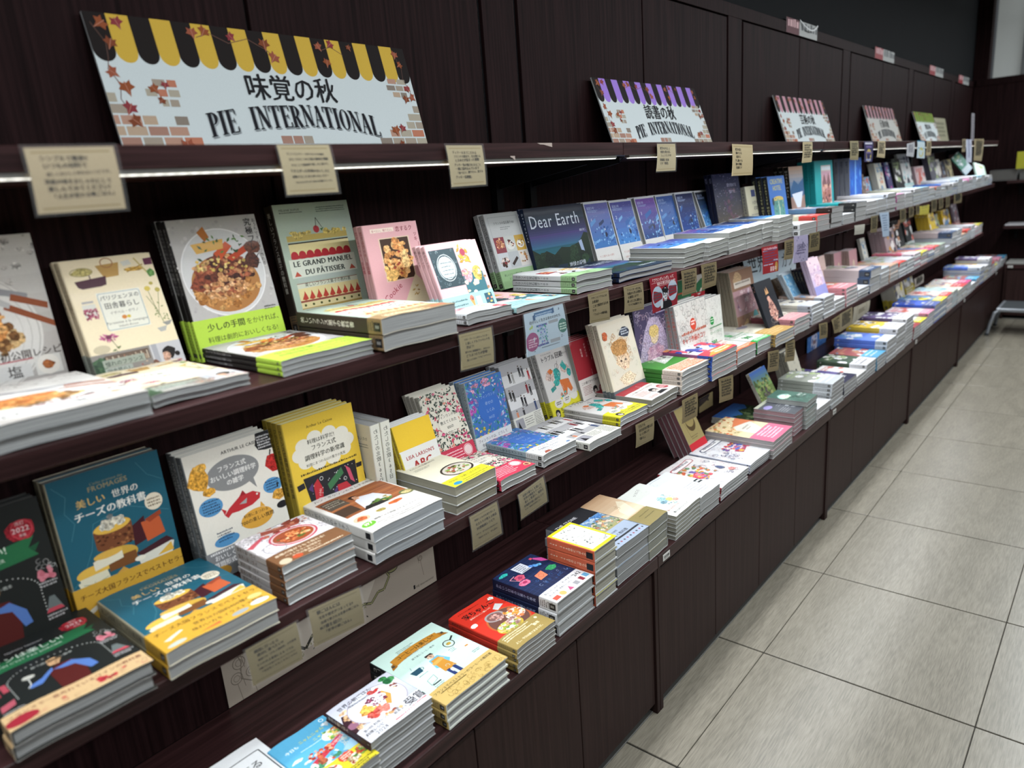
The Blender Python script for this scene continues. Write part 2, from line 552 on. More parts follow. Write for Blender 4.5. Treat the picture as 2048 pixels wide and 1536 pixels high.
ZT = 2.143
for i in range(len(MODS)):
    b = MODS[i]
    wpanel(b - 0.066, b + 0.066, 0.512, 2.150, WY, 'panel')
    for sx in (-0.074, 0.074):
        q = MB(); q.box(b + sx - 0.007, 1.381, 0.512, b + sx + 0.007, 1.3895, 2.15)
        # a slotted upright: pairs of slots punched every few centimetres
        z = 0.56
        while z < 2.12:
            q.box(b + sx - 0.002, 1.3802, z, b + sx + 0.002, 1.3812, z + 0.018, m=1); z += 0.03
        put('slotted_upright', q.mesh('slotted_upright', [M_BLACK, M_GAP]), wall)
    if i < len(MODS) - 1:
        e = MODS[i + 1]; c = (b + e) / 2
        wpanel(b + 0.083, c - 0.004, 0.512, ZT); wpanel(c + 0.004, e - 0.083, 0.512, ZT)
        q = MB(); q.box(c - 0.005, 1.383, 0.512, c + 0.005, 1.3895, ZT); put('slotted_upright', q.mesh('slotted_upright', [M_BLACK]), wall)
wpanel(7.778, 8.64, 0.512, ZT)
wpanel(-1.6, 8.64, 2.150, 2.200, WY, 'rail', M_WOODV)
q = MB(); q.box(-1.6, 1.382, ZT, 8.64, 1.3895, 2.151); put('shadow_gap', q.mesh('shadow_gap', [M_GAP]), wall)
q = MB(); q.box(-3, 1.385, 2.2, 8.64, 1.389, 3.3); put('painted_board', q.mesh('painted_board', [M_WALL]), wall)
m = MB(); m.box(-3, -4.2, 3.3, 10.5, 1.5, 3.4)
tag(put('ceiling', m.mesh('ceiling', [mat('ceiling_board', flat((0.55, 0.55, 0.54), 0.8, 0, 0.04, 20))])), kind='structure')

# far wall across the end of the aisle, with a lit opening above it
m = MB(); m.box(8.66, -4.2, 0, 8.80, 1.385, 2.165)
m.box(8.66, 1.262, 2.165, 8.80, 1.385, 3.3)
wr = tag(put('wall_right', m.mesh('wall_right', [M_WOODV])), kind='structure')
for k in range(7):
    q = MB(); q.bbox(0, 0, 0, 0.02, 0.745, 1.64, 0.001)
    put('panel', q.mesh('panel', [M_WOODV]), wr, Matrix.Translation((8.64, 0.62 - k * 0.757, 0.512)))
q = MB(); q.bbox(0, 0, 0, 0.028, 5.5, 0.06, 0.002); put('rail', q.mesh('rail', [M_WOODV]), wr, Matrix.Translation((8.633, -4.15, 2.150)))


def f_frost(nt, b):
    flat((0.42, 0.44, 0.43), 0.5, 0, 0.06, 3)(nt, b)
    b.inputs['Emission Color'].default_value = (0.80, 0.86, 0.83, 1)
    b.inputs['Emission Strength'].default_value = 0.13


M_FROST = mat('backlit_frosted_panel', f_frost)


def f_frost2(nt, b):
    flat((0.42, 0.44, 0.43), 0.5, 0, 0.06, 3)(nt, b)
    b.inputs['Emission Color'].default_value = (0.88, 0.93, 0.95, 1)
    b.inputs['Emission Strength'].default_value = 0.34


M_FROST2 = mat('backlit_clear_panel', f_frost2)
m = MB(); m.box(9.0, -4.0, 2.1, 9.04, 1.27, 3.3)
wn = tag(put('window_1', m.mesh('window_1', [M_FROST])), kind='structure')
for k in range(4):
    y = 0.98 - k * 1.25
    for z0, z1 in ((2.17, 2.44), (2.47, 2.68)):
        q = MB(); q.bbox(8.985, y - 1.1, z0, 8.999, y, z1, 0.002); put('pane', q.mesh('pane', [M_FROST2]), wn)
    q = MB(); q.bbox(8.96, y + 0.02, 2.165, 9.0, y + 0.06, 3.3, 0.002); put('mullion', q.mesh('mullion', [mat('grey_frame', flat((0.16, 0.17, 0.17), 0.5))]), wn)
    q = MB(); q.bbox(8.965, y - 1.15, 2.445, 9.0, y + 0.02, 2.468, 0.002); put('transom', q.mesh('transom', [wn.children[-1].data.materials[0]]), wn)
area('daylight_behind_opening', (9.02 - 0.25, -0.2, 3.1), (0.3, 2.5), 5, (0.9, 0.96, 1.0), (0, math.radians(20), 0))

# ------------------------------------------------------------ base cabinets
ORD = ['nearest', 'second', 'third', 'fourth', 'fifth', 'sixth']


def cabinet(a, b, label, rz=None, org=None, nd=4):
    t = tag(empty('base_cabinet', ((a + b) / 2, 0.93, 0) if org is None else org, rz or 0), label, 'cabinet', 'base cabinets under the bookshelves')
    w = b - a; h = w / 2

    def pc(name, x0, y0, z0, x1, y1, z1, mt, bev=0.0012):
        q = MB(); q.bbox(0, 0, 0, x1 - x0, y1 - y0, z1 - z0, bev)
        return put(name, q.mesh(name, [mt]), t, Matrix.Translation((x0, y0, z0)))
    D = 0.442
    pc('worktop', -h + 0.001, 0.0, 0.476, h - 0.001, D, 0.512, M_WOODH)
    pc('side_panel', -h + 0.001, 0.003, 0, -h + 0.018, D, 0.4755, M_DOOR)
    pc('side_panel', h - 0.018, 0.003, 0, h - 0.001, D, 0.4755, M_DOOR)
    pc('carcass', -h + 0.019, 0.030, 0.045, h - 0.019, D - 0.002, 0.4755, M_GAP)
    pc('plinth', -h + 0.019, 0.055, 0, h - 0.019, D - 0.01, 0.044, M_GAP)
    pc('vinyl_strip', -h + 0.019, 0.018, 0, h - 0.019, 0.050, 0.004, M_STRIP, 0.0006)
    dw = (w - 0.040) / nd
    for k in range(nd):
        x = -h + 0.020 + k * dw
        pc('door', x + 0.0012, 0.009, 0.036, x + dw - 0.0012, 0.028, 0.462, M_DOOR, 0.0015)
    q = MB(); q.bbox(-h + 0.026, -0.0016, 0.484, -h + 0.066, -0.0002, 0.504, 0.0004, 'd8d8d4')
    pen = Pen(q, 0.04, 0.02, lambda x, y, l: (-h + 0.026 + x, -0.0016 - l, 0.484 + y))
    R = random.Random(int(a * 100)); x = 0.15
    while x < 0.85:
        ww = R.uniform(0.012, 0.04); pen.draw([('r', x, 0.35, x + ww, 0.72, '202020')]); x += ww + R.uniform(0.012, 0.03)
    pen.draw([('ln', 0.2, 0.18, 0.8, 1, 0.1, 0.05, '404040', 3)])
    put('asset_sticker', q.mesh('asset_sticker', [M_PLAIN]), t)
    return t


for i in range(6):
    cabinet(MODS[i], MODS[i + 1], 'dark brown base cabinet with four flat doors, %s of the run along the wall' % ['hidden nearest', 'front left', 'second', 'third', 'fourth', 'farthest'][i])
cabinet(7.695, 8.2, 'narrow dark filler cabinet in the corner at the end of the run', nd=1)
for k in range(3):
    c = cabinet(0, 1.5, 'dark base cabinet across the end of the aisle, %s from the corner' % ['first', 'second', 'third'][k], -math.pi / 2, (8.2, 0.175 - k * 1.5, 0))


# ------------------------------------------------------------ wall shelves
def shelf(a, b, key, label, rz=0, org=None, led=False):
    y, z, th = SH[key]
    D = WY - y - 0.001
    t = tag(empty('display_shelf', ((a + b) / 2, y, z) if org is None else org, rz), label, 'shelf', 'wall shelves of dark wood')
    h = (b - a) / 2
    q = MB(); q.bbox(-h + 0.0006, 0, -th, h - 0.0006, D, 0, 0.0012)
    put('board', q.mesh('board', [M_WOODH]), t)
    for sx in (-1, 1):
        x = sx * (h - 0.074)
        q = MB()
        # tapered steel arm
        for yy0, yy1, d0, d1 in ((0.06, 0.18, 0.016, 0.034), (0.18, D - 0.006, 0.034, 0.062)):
            for f in (((x - .002, yy0, -th), (x - .002, yy1, -th), (x - .002, yy1, -th - d1), (x - .002, yy0, -th - d0)),
                      ((x + .002, yy0, -th), (x + .002, yy0, -th - d0), (x + .002, yy1, -th - d1), (x + .002, yy1, -th)),
                      ((x - .002, yy0, -th - d0), (x - .002, yy1, -th - d1), (x + .002, yy1, -th - d1), (x + .002, yy0, -th - d0))): q.poly(f)
        q.box(x - .012, 0.05, -th - .003, x + .012, D - .006, -th - .0003)
        q.box(x - .014, D - .022, -th - .115, x + .014, D - .002, -th - .003)
        put('bracket', q.mesh('bracket', [M_BLACK]), t)
    if led:
        q = MB()
        q.bbox(-h + 0.03, 0.001, -th - 0.0062, h - 0.03, 0.015, -th - 0.0003, 0.0006)
        put('light_housing', q.mesh('light_housing', [M_ALU]), t)
        q = MB(); q.bbox(-h + 0.034, 0.0012, -th - 0.0078, h - 0.034, 0.012, -th - 0.0063, 0.0004)
        put('light_tape', q.mesh('light_tape', [M_LED]), t)
    return t


for i in range(6):
    nm = ['nearest hidden', 'front left', 'second', 'third', 'fourth', 'farthest'][i]
    for key, w, led in (('top', 'highest dark shelf board, the one the fair signs stand on', True), ('A', 'upper book shelf board of dark wood', False), ('B', 'middle book shelf board of dark wood', False)):
        shelf(MODS[i], MODS[i + 1], key, '%s, %s length' % (w, nm), led=led)
for key, w in (('A', 'upper'), ('B', 'middle')):
    y, z, th = SH[key]
    shelf(0, 2.2, key, '%s dark shelf board on the wall across the aisle end' % w, -math.pi / 2, (8.64 - (WY - y), -0.12, z))
# chipped edge banding on the high shelf
for px in ((1074, 286, 1104, 290), (1020, 312, 1030, 316)):
    a = at(px[0], px[1], Y=0.9995); b = at(px[2], px[3], Y=0.9995)
    q = MB(); z0 = min(a.z, b.z); w = b.x - a.x
    q.poly([(a.x, .9992, a.z), (b.x, .9992, a.z), (b.x, .9992, a.z - .0085), (a.x + w * .8, .9992, a.z - .007), (a.x + w * .45, .9992, a.z - .0035), (a.x + w * .2, .9992, a.z - .003)], 'b8a8a0')
    tag(put('edge_chip', q.mesh('edge_chip', [M_PLAIN])), 'pale %s chip where the edging is torn off the highest shelf' % ('larger' if px[0] > 1050 else 'tiny lower'), 'chip')
q = MB()
P = [at(1245, 317, Y=1.12), at(1238, 325, Y=1.14), at(1222, 331, Y=1.16), at(1205, 333, Y=1.2), at(1195, 331, Y=1.25)]
q.tube(P, 0.0016, '303030'); q.tube([p + Vector((-.01, .02, .004)) for p in P], 0.0016, '303030')
tag(put('light_cable', q.mesh('light_cable', [M_BLACK])), 'thin looping black cable hanging under the highest shelf near its bracket', 'cable')
q = MB(); q.tube([at(x, y, Y=1.3) for x, y in ((1514, 322), (1520, 331), (1529, 336), (1540, 336), (1549, 331), (1553, 323))], 0.0014)
tag(put('light_cable', q.mesh('light_cable', [M_BLACK])), 'black cable loop under the highest shelf, right of the night sky book', 'cable')

# ------------------------------------------------------------ serif capitals for the signs (hand drawn outlines)
K, TH = 0.16, 0.035


def serif_glyph(ch):
    r = []

    def st(x, y0=0, y1=1, w=K): r.append([(x - w / 2, y0), (x + w / 2, y0), (x + w / 2, y1), (x - w / 2, y1)])

    def sf(x, y, w=0.15): r.append([(x - w, y - .02), (x + w, y - .02), (x + w, y + .02), (x - w, y + .02)])

    def ln(a, b, w):
        d = math.hypot(b[0] - a[0], b[1] - a[1]); nx, ny = -(b[1] - a[1]) / d * w / 2, (b[0] - a[0]) / d * w / 2
        r.append([(a[0] + nx, a[1] + ny), (a[0] - nx, a[1] - ny), (b[0] - nx, b[1] - ny), (b[0] + nx, b[1] + ny)])

    def bowl(x, y0, y1, rx, full=False):
        n = 12; cy, ry = (y0 + y1) / 2, (y1 - y0) / 2
        a0, a1 = (-math.pi / 2, math.pi / 2) if not full else (0, 2 * math.pi)
        for i in range(n if not full else 24):
            N = n if not full else 24
            A, B = a0 + (a1 - a0) * i / N, a0 + (a1 - a0) * (i + 1) / N
            f = lambda t, ins: (x + (rx - ins * (TH + (K - TH) * abs(math.cos(t)))) * math.cos(t), cy + (ry - ins * TH) * math.sin(t))
            r.append([f(A, 0), f(B, 0), f(B, 1), f(A, 1)])
    w = 0.5
    if ch == 'I': st(.18); sf(.18, .02); sf(.18, .98); w = .36
    elif ch in 'PR':
        st(.17); sf(.17, .02); sf(.17, .98); bowl(.22, .47, 1, .3)
        if ch == 'R': ln((.30, .5), (.5, 0.02), K * .9); sf(.52, .02, .09); w = .62
        else: w = .54
    elif ch in 'EL':
        st(.17); sf(.17, .98, .14 if ch == 'L' else .16); ln((.08, .02), (.52, .02), .04); ln((.50, 0), (.52, .24), .05); w = .56
        if ch == 'E': ln((.08, .98), (.5, .98), .04); ln((.48, 1), (.5, .78), .05); ln((.2, .52), (.4, .52), .035); ln((.4, .42), (.4, .62), .035)
    elif ch == 'N': ln((.14, 0), (.14, 1), .04); ln((.54, 0), (.54, 1), .04); ln((.14, .97), (.52, .05), K); sf(.14, .02, .1); sf(.1, .98, .1); sf(.54, .98, .1); w = .68
    elif ch == 'T': st(.28); sf(.28, .02); ln((.02, .98), (.54, .98), .04); ln((.03, .76), (.03, 1), .045); ln((.53, .76), (.53, 1), .045); w = .58
    elif ch == 'A': ln((.08, .02), (.28, .98), .04); ln((.28, 1), (.48, .02), K); sf(.08, .02, .09); sf(.48, .02, .12); ln((.14, .34), (.42, .34), .035); w = .6
    elif ch == 'O': bowl(.31, 0, 1, .29, True); w = .62
    return r, w


def fair_sign(x0, w, h, ztop, lean, kanji, stripe, label, n=19, kx=0.37, dim=False):
    b = SH['top'][1]
    t = 0.005
    q = MB(); q.bbox(0, 0, 0, w, t, h, 0.0008, 'b9bdbd')
    paper = 'c9d2d4' if not dim else 'b4b4b0'
    pen = Pen(q, w, h, lambda x, y, l: (x, -l, y), m=1)
    art = [('r', 0, 0, 1, 1, paper)]
    for i in range(n):
        c = '17100f' if i % 2 == 0 else stripe
        a, e = i / n, (i + 1) / n
        yb = 0.75
        art.append(('r', a, yb, e, 1, c))
        art.append(('e', (a + e) / 2, yb, 0.5 / n, 0.5 / n * 1.05, c, 24))
    R = random.Random(4)
    BR = ['b08a78', 'a07a6c', '9d9183', 'b39c86', '857a70', 'b5745c', 'a8a090']

    def bricks(rows, bh=.062):
        for (yr, xs) in rows:
            for xa, xb in xs: art.append(('r', xa, yr, xb, yr + bh, R.choice(BR)))
    bw = .052
    bricks([(.10, [(i * bw + .002, (i + 1) * bw - .003) for i in range(4)]),
            (.175, [(-.02, .018)] + [(.022 + i * bw, .022 + (i + 1) * bw - .004) for i in range(3)]),
            (.25, [(.0, .012), (.016, .064), (.068, .102), (.148, .182)]), (.325, [(0, .042)]), (.40, [(0, .02)]),
            (.03, [(i * bw - .02, (i + 1) * bw - .024) for i in range(4)])])
    bricks([(.10, [(.80 + i * bw, .80 + (i + 1) * bw - .004) for i in range(4)]), (.03, [(.79 + i * bw, .79 + (i + 1) * bw - .004) for i in range(5)]),
            (.175, [(.85, .888), (.892, .94), (.944, .995)]), (.25, [(.93, .965), (.969, 1)]), (.325, [(.945, 1)]), (.40, [(.975, 1)]),
            (.115, [(.44, .475), (.479, .51), (.514, .545)])])
    for yy, xs in ((.52, [(.118, .15), (.155, .178)]), (.45, [(.095, .122), (.126, .148), (.152, .18)]), (.38, [(.128, .145), (.149, .172)])): bricks([(yy, xs)], .05)
    for yy, xs in ((.66, [(.895, .93), (.934, .97)]), (.60, [(.885, .92), (.924, .955), (.959, .985)]), (.54, [(.905, .935), (.939, .965)])): bricks([(yy, xs)], .045)

    def leaf(cx, cy, r, col, a=0):
        ca, sa = math.cos(a), math.sin(a)
        pts = ((0, -1), (-.3, -.3), (-.95, -.05), (-.6, .3), (-.65, .8), (-.15, .5), (0, .7), (.15, .5), (.65, .8), (.6, .3), (.95, -.05), (.3, -.3))
        P = [(cx + (x * ca - y * sa) * r, cy + (x * sa + y * ca) * r * w / h) for x, y in pts]
        for i in range(12): art.append(('p', [(cx, cy), P[i], P[(i + 1) % 12]], col))
        art.append(('l', [P[6], P[0]], r * .08, 'b07a68'))
    LC = ['8c4a2a', '86343a', '7a3f26', '94503a']
    vine = [(.012, .93), (.035, .80), (.030, .70), (.022, .62), (.04, .52), (.03, .42), (.045, .33)]
    art.append(('l', vine, .002, '5a4038'))
    art.append(('l', [(.27, .9), (.31, .94), (.36, .88), (.42, .93), (.47, .86), (.5, .8)], .0018, '6a4a40'))
    art.append(('l', [(.66, .9), (.70, .94), (.74, .88)], .0018, '6a4a40')); art.append(('l', [(.955, .93), (.97, .8), (.965, .7), (.985, .6), (.975, .5)], .0018, '5a4038'))
    for i, (x, y, r) in enumerate([(.035, .93, .020), (.075, .945, .018), (.045, .80, .018), (.030, .60, .018), (.052, .50, .022), (.045, .36, .02), (.05, .27, .02),
                                   (.262, .93, .018), (.296, .95, .018), (.372, .93, .016), (.47, .90, .02), (.49, .80, .02), (.118, .50, .016), (.148, .53, .012), (.128, .42, .012),
                                   (.655, .93, .016), (.672, .80, .016), (.70, .96, .016), (.77, .95, .012), (.955, .93, .016), (.965, .84, .014), (.972, .62, .014), (.955, .52, .016), (.985, .54, .016),
                                   (.875, .23, .02), (.905, .25, .016), (.885, .10, .016), (.162, .10, .022)]):
        leaf(x, y, r, LC[i % 4], (i * 1.3) % 2 - 1)
    art.append(('t', kanji, kx, .475, .078, '15151a', 'l', .03, 0, 0.97))
    pen.draw(art)
    # arched serif title with a drop shadow
    txt = 'PIE  INTERNATIONAL'
    ws = [0.34 if c == ' ' else serif_glyph(c)[1] for c in txt]
    s = 0.575 / sum(ws) * 1.0
    for dx, dy, col in ((.0035, -.010, '9aa2a6'), (0, 0, '14141c')):
        x = .232
        for c, wv in zip(txt, ws):
            u = (x - .52) / .29
            yb = .255 - .085 * u * u - (.01 if u < 0 else 0)
            hh = .175
            if c != ' ':
                pen.l += 1.5e-6
                for pl in serif_glyph(c)[0]:
                    pen.conv([((x + dx + px * s) * w, (yb + dy + py * hh - (px * s) * (x - .52) * 2.0) * h) for px, py in pl], col)
            x += wv * s
    o = put('fair_sign', q.mesh('fair_sign', [M_PLAIN, M_MATTE]))
    th = math.atan2(lean, ztop - b)
    o.matrix_world = Matrix.Translation((x0, 1.366 - lean - t, b + 0.0005)) @ Matrix.Rotation(-th, 4, 'X')
    return tag(o, label, 'sign', 'fair signs on the highest shelf')


def tasks_signs():
    fair_sign(.565, .70, .249, 1.868, .060, '味覚の秋', 'c9a63f', 'white fair sign under a yellow and black awning, largest and nearest')
    fair_sign(2.045, .70, .240, 1.86, .085, '読書の秋', '9a78d0', 'white fair sign under a purple and black awning')
    fair_sign(3.541, .70, .249, 1.868, .080, '芸術の秋', 'b98a98', 'white fair sign under a pink awning, middle one of the five')
    fair_sign(4.98, .70, .25, 1.872, .075, '行楽の秋', 'a87f88', 'greyer fair sign under a dull pink awning, left of the green one', dim=True)
    fair_sign(6.22, .66, .25, 1.872, .085, '食欲の秋', '8fb040', 'white fair sign under a green awning at the far end')
    q = MB(); q.bbox(0, 0, 0, .50, .006, .215, .001, '9b9880')
    Pen(q, .5, .2, lambda x, y, l: (x, -l, y + .01)).draw([('ln', .15, .75, .85, 4, .16, .05, '6b6a58', 2)])
    o = put('plain_sign', q.mesh('plain_sign', [M_PLAIN])); o.matrix_world = Matrix.Translation((6.87, 1.31, SH['top'][1] + .0005)) @ Matrix.Rotation(-.22, 4, 'X')
    tag(o, 'plain olive grey sign board beside the green awning sign', 'sign')
    q = MB(); q.bbox(0, 0, 0, .13, .004, .24, .001, '8f8c92')
    Pen(q, .13, .24, lambda x, y, l: (x, -l, y)).draw([('ln', .2, .85, .8, 8, .1, .08, '5c5a62', 2)])
    o = put('plain_sign', q.mesh('plain_sign', [M_PLAIN])); o.matrix_world = Matrix.Translation((7.55, 1.18, SH['top'][1] + .0005)) @ Matrix.Rotation(-.05, 4, 'X')
    tag(o, 'narrow upright grey card at the far end of the highest shelf', 'sign')
    # section plates above the panels
    for i, (x0, x1, nm) in enumerate(((3.72, 4.15, 'nearest, with a curled white sleeve'), (5.22, 5.68, 'second'), (6.74, 7.24, 'third'), (7.9, 8.39, 'farthest'))):
        w = x1 - x0; h = .066
        t = tag(empty('section_plate', (x0, WY - .002, 2.152)), 'small red and white section plate high on the wall, ' + nm, 'sign', 'section plates above the wall panels')
        q = MB(); q.bbox(0, 0, 0, w, .0015, h, .0004, 'a5a7a6')
        pen = Pen(q, w, h, lambda x, y, l: (x, -l, y))
        pen.draw([('r', 0, 0, .40, 1, '8d2f36' if i else '521a26'), ('ln', .05, .45, .36, 1, .1, .09, 'c8a0a4', 3), ('ln', .46, .40, .94, 1, .1, .10, '5c6062', 5)])
        put('plate', q.mesh('plate', [M_PLAIN]), t)
        if i == 0:
            q = MB(); N = 10
            for k in range(N):
                u0, u1 = k / N, (k + 1) / N
                f = lambda u: (.40 * w + u * .6 * w, -.004 - .012 * math.sin(math.pi * u), h * (1.0 - .62 * math.sin(math.pi * u) * (1 - .2 * u)))
                a, b_ = f(u0), f(u1)
                q.poly([a, b_, (b_[0], b_[1] + .002, b_[2] + .007), (a[0], a[1] + .002, a[2] + .007)], 'd8dadb')
            put('curled_sleeve', q.mesh('curled_sleeve', [M_PLAIN]), t)


# ------------------------------------------------------------ hanging cards
CARDS = []


def card(px, Y, label, lines=None, col='a89b78', edge='978a62', ink='1d1d1a', lam=True, art=None, name='note_card', rows=6, out=0.004, cat='note'):
    """a small laminated note hanging from a shelf edge; px = tl, tr, bl, br in the photograph, Y = plane it hangs in"""
    CARDS.append((px, Y, label, lines, col, edge, ink, lam, art, name, rows, out, cat))


def build_cards():
    for (px, Y, label, lines, col, edge, ink, lam, art, name, rows, out, cat) in CARDS:
        tl, tr, bl, br = [at(*p, Y=Y - out) for p in px]
        N = Vector((0, -1, 0))
        w = (tr - tl).length; h = (tl - bl).length
        o0 = Vector(bl)
        pts = [Vector((p.x - o0.x, p.y - o0.y, p.z - o0.z)) for p in (tl, tr, bl, br)]
        tl, tr, bl, br = pts

        def P(u, v, l, g=0.0):
            u = -g + u * (1 + 2 * g); v = -g + v * (1 + 2 * g)
            a = bl.lerp(br, u); b = tl.lerp(tr, u)
            c = a.lerp(b, v)
            bend = 0.0035 * (math.sin(v * 2.2 + 0.4) + 0.4 * u)
            return c + N * (l + bend)
        t = tag(empty(name, o0), label, cat, 'handwritten kraft note cards' if name == 'note_card' else None)
        q = MB(); n = 5
        for i in range(n):
            a, b = i / n, (i + 1) / n
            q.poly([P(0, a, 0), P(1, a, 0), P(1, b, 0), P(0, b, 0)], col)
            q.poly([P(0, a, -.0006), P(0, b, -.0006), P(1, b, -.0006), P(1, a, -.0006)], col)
            for e in (0, 1): q.poly([P(e, a, -.0006), P(e, a, 0), P(e, b, 0), P(e, b, -.0006)], col)
        A = list(art or [])
        if lines is not None:
            f = lambda x0, y0, x1, y1, c: ('r', x0, y0, x1, y1, c)
            A = [f(.06, .06, .94, .085, edge), f(.06, .915, .94, .94, edge), f(.06, .06, .085, .94, edge), f(.915, .06, .94, .94, edge)]
            if lines == []:
                A.append(('ln', .16, .80, .86, rows, .68 / rows, .085 if rows < 7 else .06, ink, int(o0.x * 999)))
            else:
                y = .80; k = len(lines)
                dy = .70 / k
                for i, tx in enumerate(lines):
                    s = min(.76 / max(4, len(tx)), .105 if i < 2 else .085, .80 * dy * h / w)
                    A.append(('t', tx, .13 + (.02 * (i % 3)), y - i * dy, s, ink, 'l', .09, .02 * ((i % 3) - 1), 1.0))
        pen = Pen(q, w, h, lambda x, y, l: P(x / w, y / h, l), slabs=None)
        pen.draw(A)
        put('paper', q.mesh('paper', [M_MATTE if lam else M_PLAIN]), t)
        if lam:
            q = MB(); g = .045
            for i in range(n):
                a, b = i / n, (i + 1) / n
                q.poly([P(0, a, .0009, g), P(1, a, .0009, g), P(1, b, .0009, g), P(0, b, .0009, g)], 'ffffff')
            put('laminate_film', q.mesh('laminate_film', [M_LAM]), t)


def c4(*a): return ((a[0], a[1]), (a[2], a[3]), (a[4], a[5]), (a[6], a[7]))


T, SA, SB = 1.0, 1.0, 1.05
card(c4(45, 296, 224, 293, 77, 429, 250, 417), T, 'blurred kraft note on the highest shelf, at the far left', ['シンプルで簡単!!', 'いつもの材料で', '楽しくおいしく作れるレシピです。', '家庭の味をおしゃれにして', '楽しんでみてください!', '「人生が変わる晩ごはん」'], 'b9a888', 'a08e64', lam=True)
card(c4(552, 290, 655, 290, 574, 390, 675, 384), T, 'kraft note on the highest shelf under the yellow awning sign', ['下ごしらえやソース作りなどの手間が、', 'ひとつひとつの工程の意味を理解', 'することで達成感や楽しさに変わり、', 'でき上がった料理のおいしさに', '感動することまちがいなしです *', '「おうちでギリギリ作れる究極フレンチ」'], 'b9ab88', 'a59468')
card(c4(890, 291, 961, 291, 903, 374, 970, 369), T, 'kraft note on the highest shelf right of the yellow awning sign', ['ディテールまでこだわる', 'ブランドの歴史や、缶を開ける', 'ときめきが詰まった図鑑!', 'クッキー缶の魅力をまるごと', '一冊に詰め込んでいます', '「食べたい、贈りたい、恋する', 'クッキー缶図鑑」'], 'b3a684', 'a08f66')
card(c4(1313, 288, 1348, 288, 1312, 343, 1349, 341), T, 'kraft note on the highest shelf under the purple awning sign', ['夜空のかなしく', '地球を飛び出し', 'フィンランドの', '短編集と絵本', 'です「地球」'], 'b3a684', 'a08f66')
card(c4(1463, 288, 1503, 290, 1463, 352, 1503, 350), T, 'kraft note on the highest shelf above the night sky book', ['夜空の星を', '眺めている', '気持ちに', '少し旅をする', '静かな物語', '写真集です'], 'b5a581', 'a08f66', lam=False)
card(c4(1604.5, 284, 1623, 284, 1603, 326, 1621.5, 324), T, 'kraft note on the highest shelf under the middle pink sign', [], 'b3a684', 'a08f66', lam=False)
card(c4(1699, 282, 1715, 282, 1699, 320, 1715, 320), T, 'dull kraft note on the highest shelf left of the purple flyer', [], '8f8668', '7d7252', lam=False)
card(c4(1755, 282, 1769, 282, 1753, 314, 1768, 316), T, 'kraft note on the highest shelf right of the purple flyer', [], 'b0a284', 'a08f66', lam=False)
card(c4(1853, 282, 1861, 282, 1851, 311, 1860, 311), T, 'slim kraft note on the highest shelf beneath the green sign', [], '9f9274', '8f8058', lam=False)
card(c4(1924, 278, 1931, 278, 1923, 304, 1929, 304), T, 'thin blurred kraft note left of the far white strip', [], '8a7f68', '7a6f50', lam=False)
card(c4(1948, 278, 1967, 278, 1947, 321, 1962, 322), T, 'last wide kraft note at the far end of the highest shelf', [], '9a8e72', '8a7d58', lam=False)
card(c4(1727, 283, 1745, 283, 1728, 324, 1743, 324), T, 'dark purple flyer hanging from the highest shelf', None, '2f2b52', art=[('r', .1, .86, .9, .95, 'b8b8c8'), ('r', .2, .42, .8, .78, '6a5a90'), ('e', .5, .32, .3, .2, 'b0a060'), ('r', .2, .05, .8, .15, '9098b8')], name='flyer', lam=False, cat='flyer')
card(c4(1813, 288, 1828, 284, 1812, 312, 1826, 314), T, 'small pale grey flyer hanging between the far signs', None, 'a9abb0', art=[('ln', .2, .7, .8, 3, .2, .1, '707078', 3)], name='flyer', lam=False, cat='flyer')
card(c4(1834, 281, 1848, 282, 1833, 316, 1848, 317), T, 'flyer with blue top and yellow picture under the green sign', None, 'b4c4cc', art=[('r', 0, .55, 1, 1, '3a7fa0'), ('e', .5, .35, .3, .15, 'b8b060')], name='flyer', lam=False, cat='flyer')
card(c4(1931, 279, 1942, 279, 1932, 324, 1942, 325), T, 'long white paper strip at the far end of the highest shelf', None, 'b9bfd0', art=[('ln', .3, .9, .7, 8, .1, .15, '8a90a8', 3)], name='flyer', lam=False, cat='flyer')
# notes on the upper book shelf, their kraft darkened by shade put into the colour
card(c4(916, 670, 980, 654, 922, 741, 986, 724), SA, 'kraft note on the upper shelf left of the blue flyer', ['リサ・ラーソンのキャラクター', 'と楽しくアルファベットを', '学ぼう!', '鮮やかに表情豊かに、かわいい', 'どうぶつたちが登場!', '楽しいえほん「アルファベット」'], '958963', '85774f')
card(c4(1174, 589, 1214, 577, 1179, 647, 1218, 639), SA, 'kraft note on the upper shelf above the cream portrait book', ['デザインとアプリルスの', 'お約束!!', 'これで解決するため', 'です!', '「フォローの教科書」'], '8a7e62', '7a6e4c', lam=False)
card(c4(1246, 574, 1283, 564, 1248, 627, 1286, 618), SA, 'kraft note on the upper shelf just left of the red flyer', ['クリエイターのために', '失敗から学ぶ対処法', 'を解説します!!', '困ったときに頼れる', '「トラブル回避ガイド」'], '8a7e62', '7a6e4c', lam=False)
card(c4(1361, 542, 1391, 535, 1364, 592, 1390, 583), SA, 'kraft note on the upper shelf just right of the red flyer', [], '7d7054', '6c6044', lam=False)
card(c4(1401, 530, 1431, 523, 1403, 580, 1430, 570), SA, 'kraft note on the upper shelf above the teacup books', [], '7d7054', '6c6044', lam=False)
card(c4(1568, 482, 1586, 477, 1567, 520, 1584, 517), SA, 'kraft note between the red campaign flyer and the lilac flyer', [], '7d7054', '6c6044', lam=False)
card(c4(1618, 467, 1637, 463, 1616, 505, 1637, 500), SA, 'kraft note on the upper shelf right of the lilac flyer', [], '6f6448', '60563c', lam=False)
card(c4(1741, 433, 1754, 430, 1740, 466, 1752, 464), SA, 'kraft note on the upper shelf left of the long blue flyer', [], '6f654c', '60563c', lam=False)
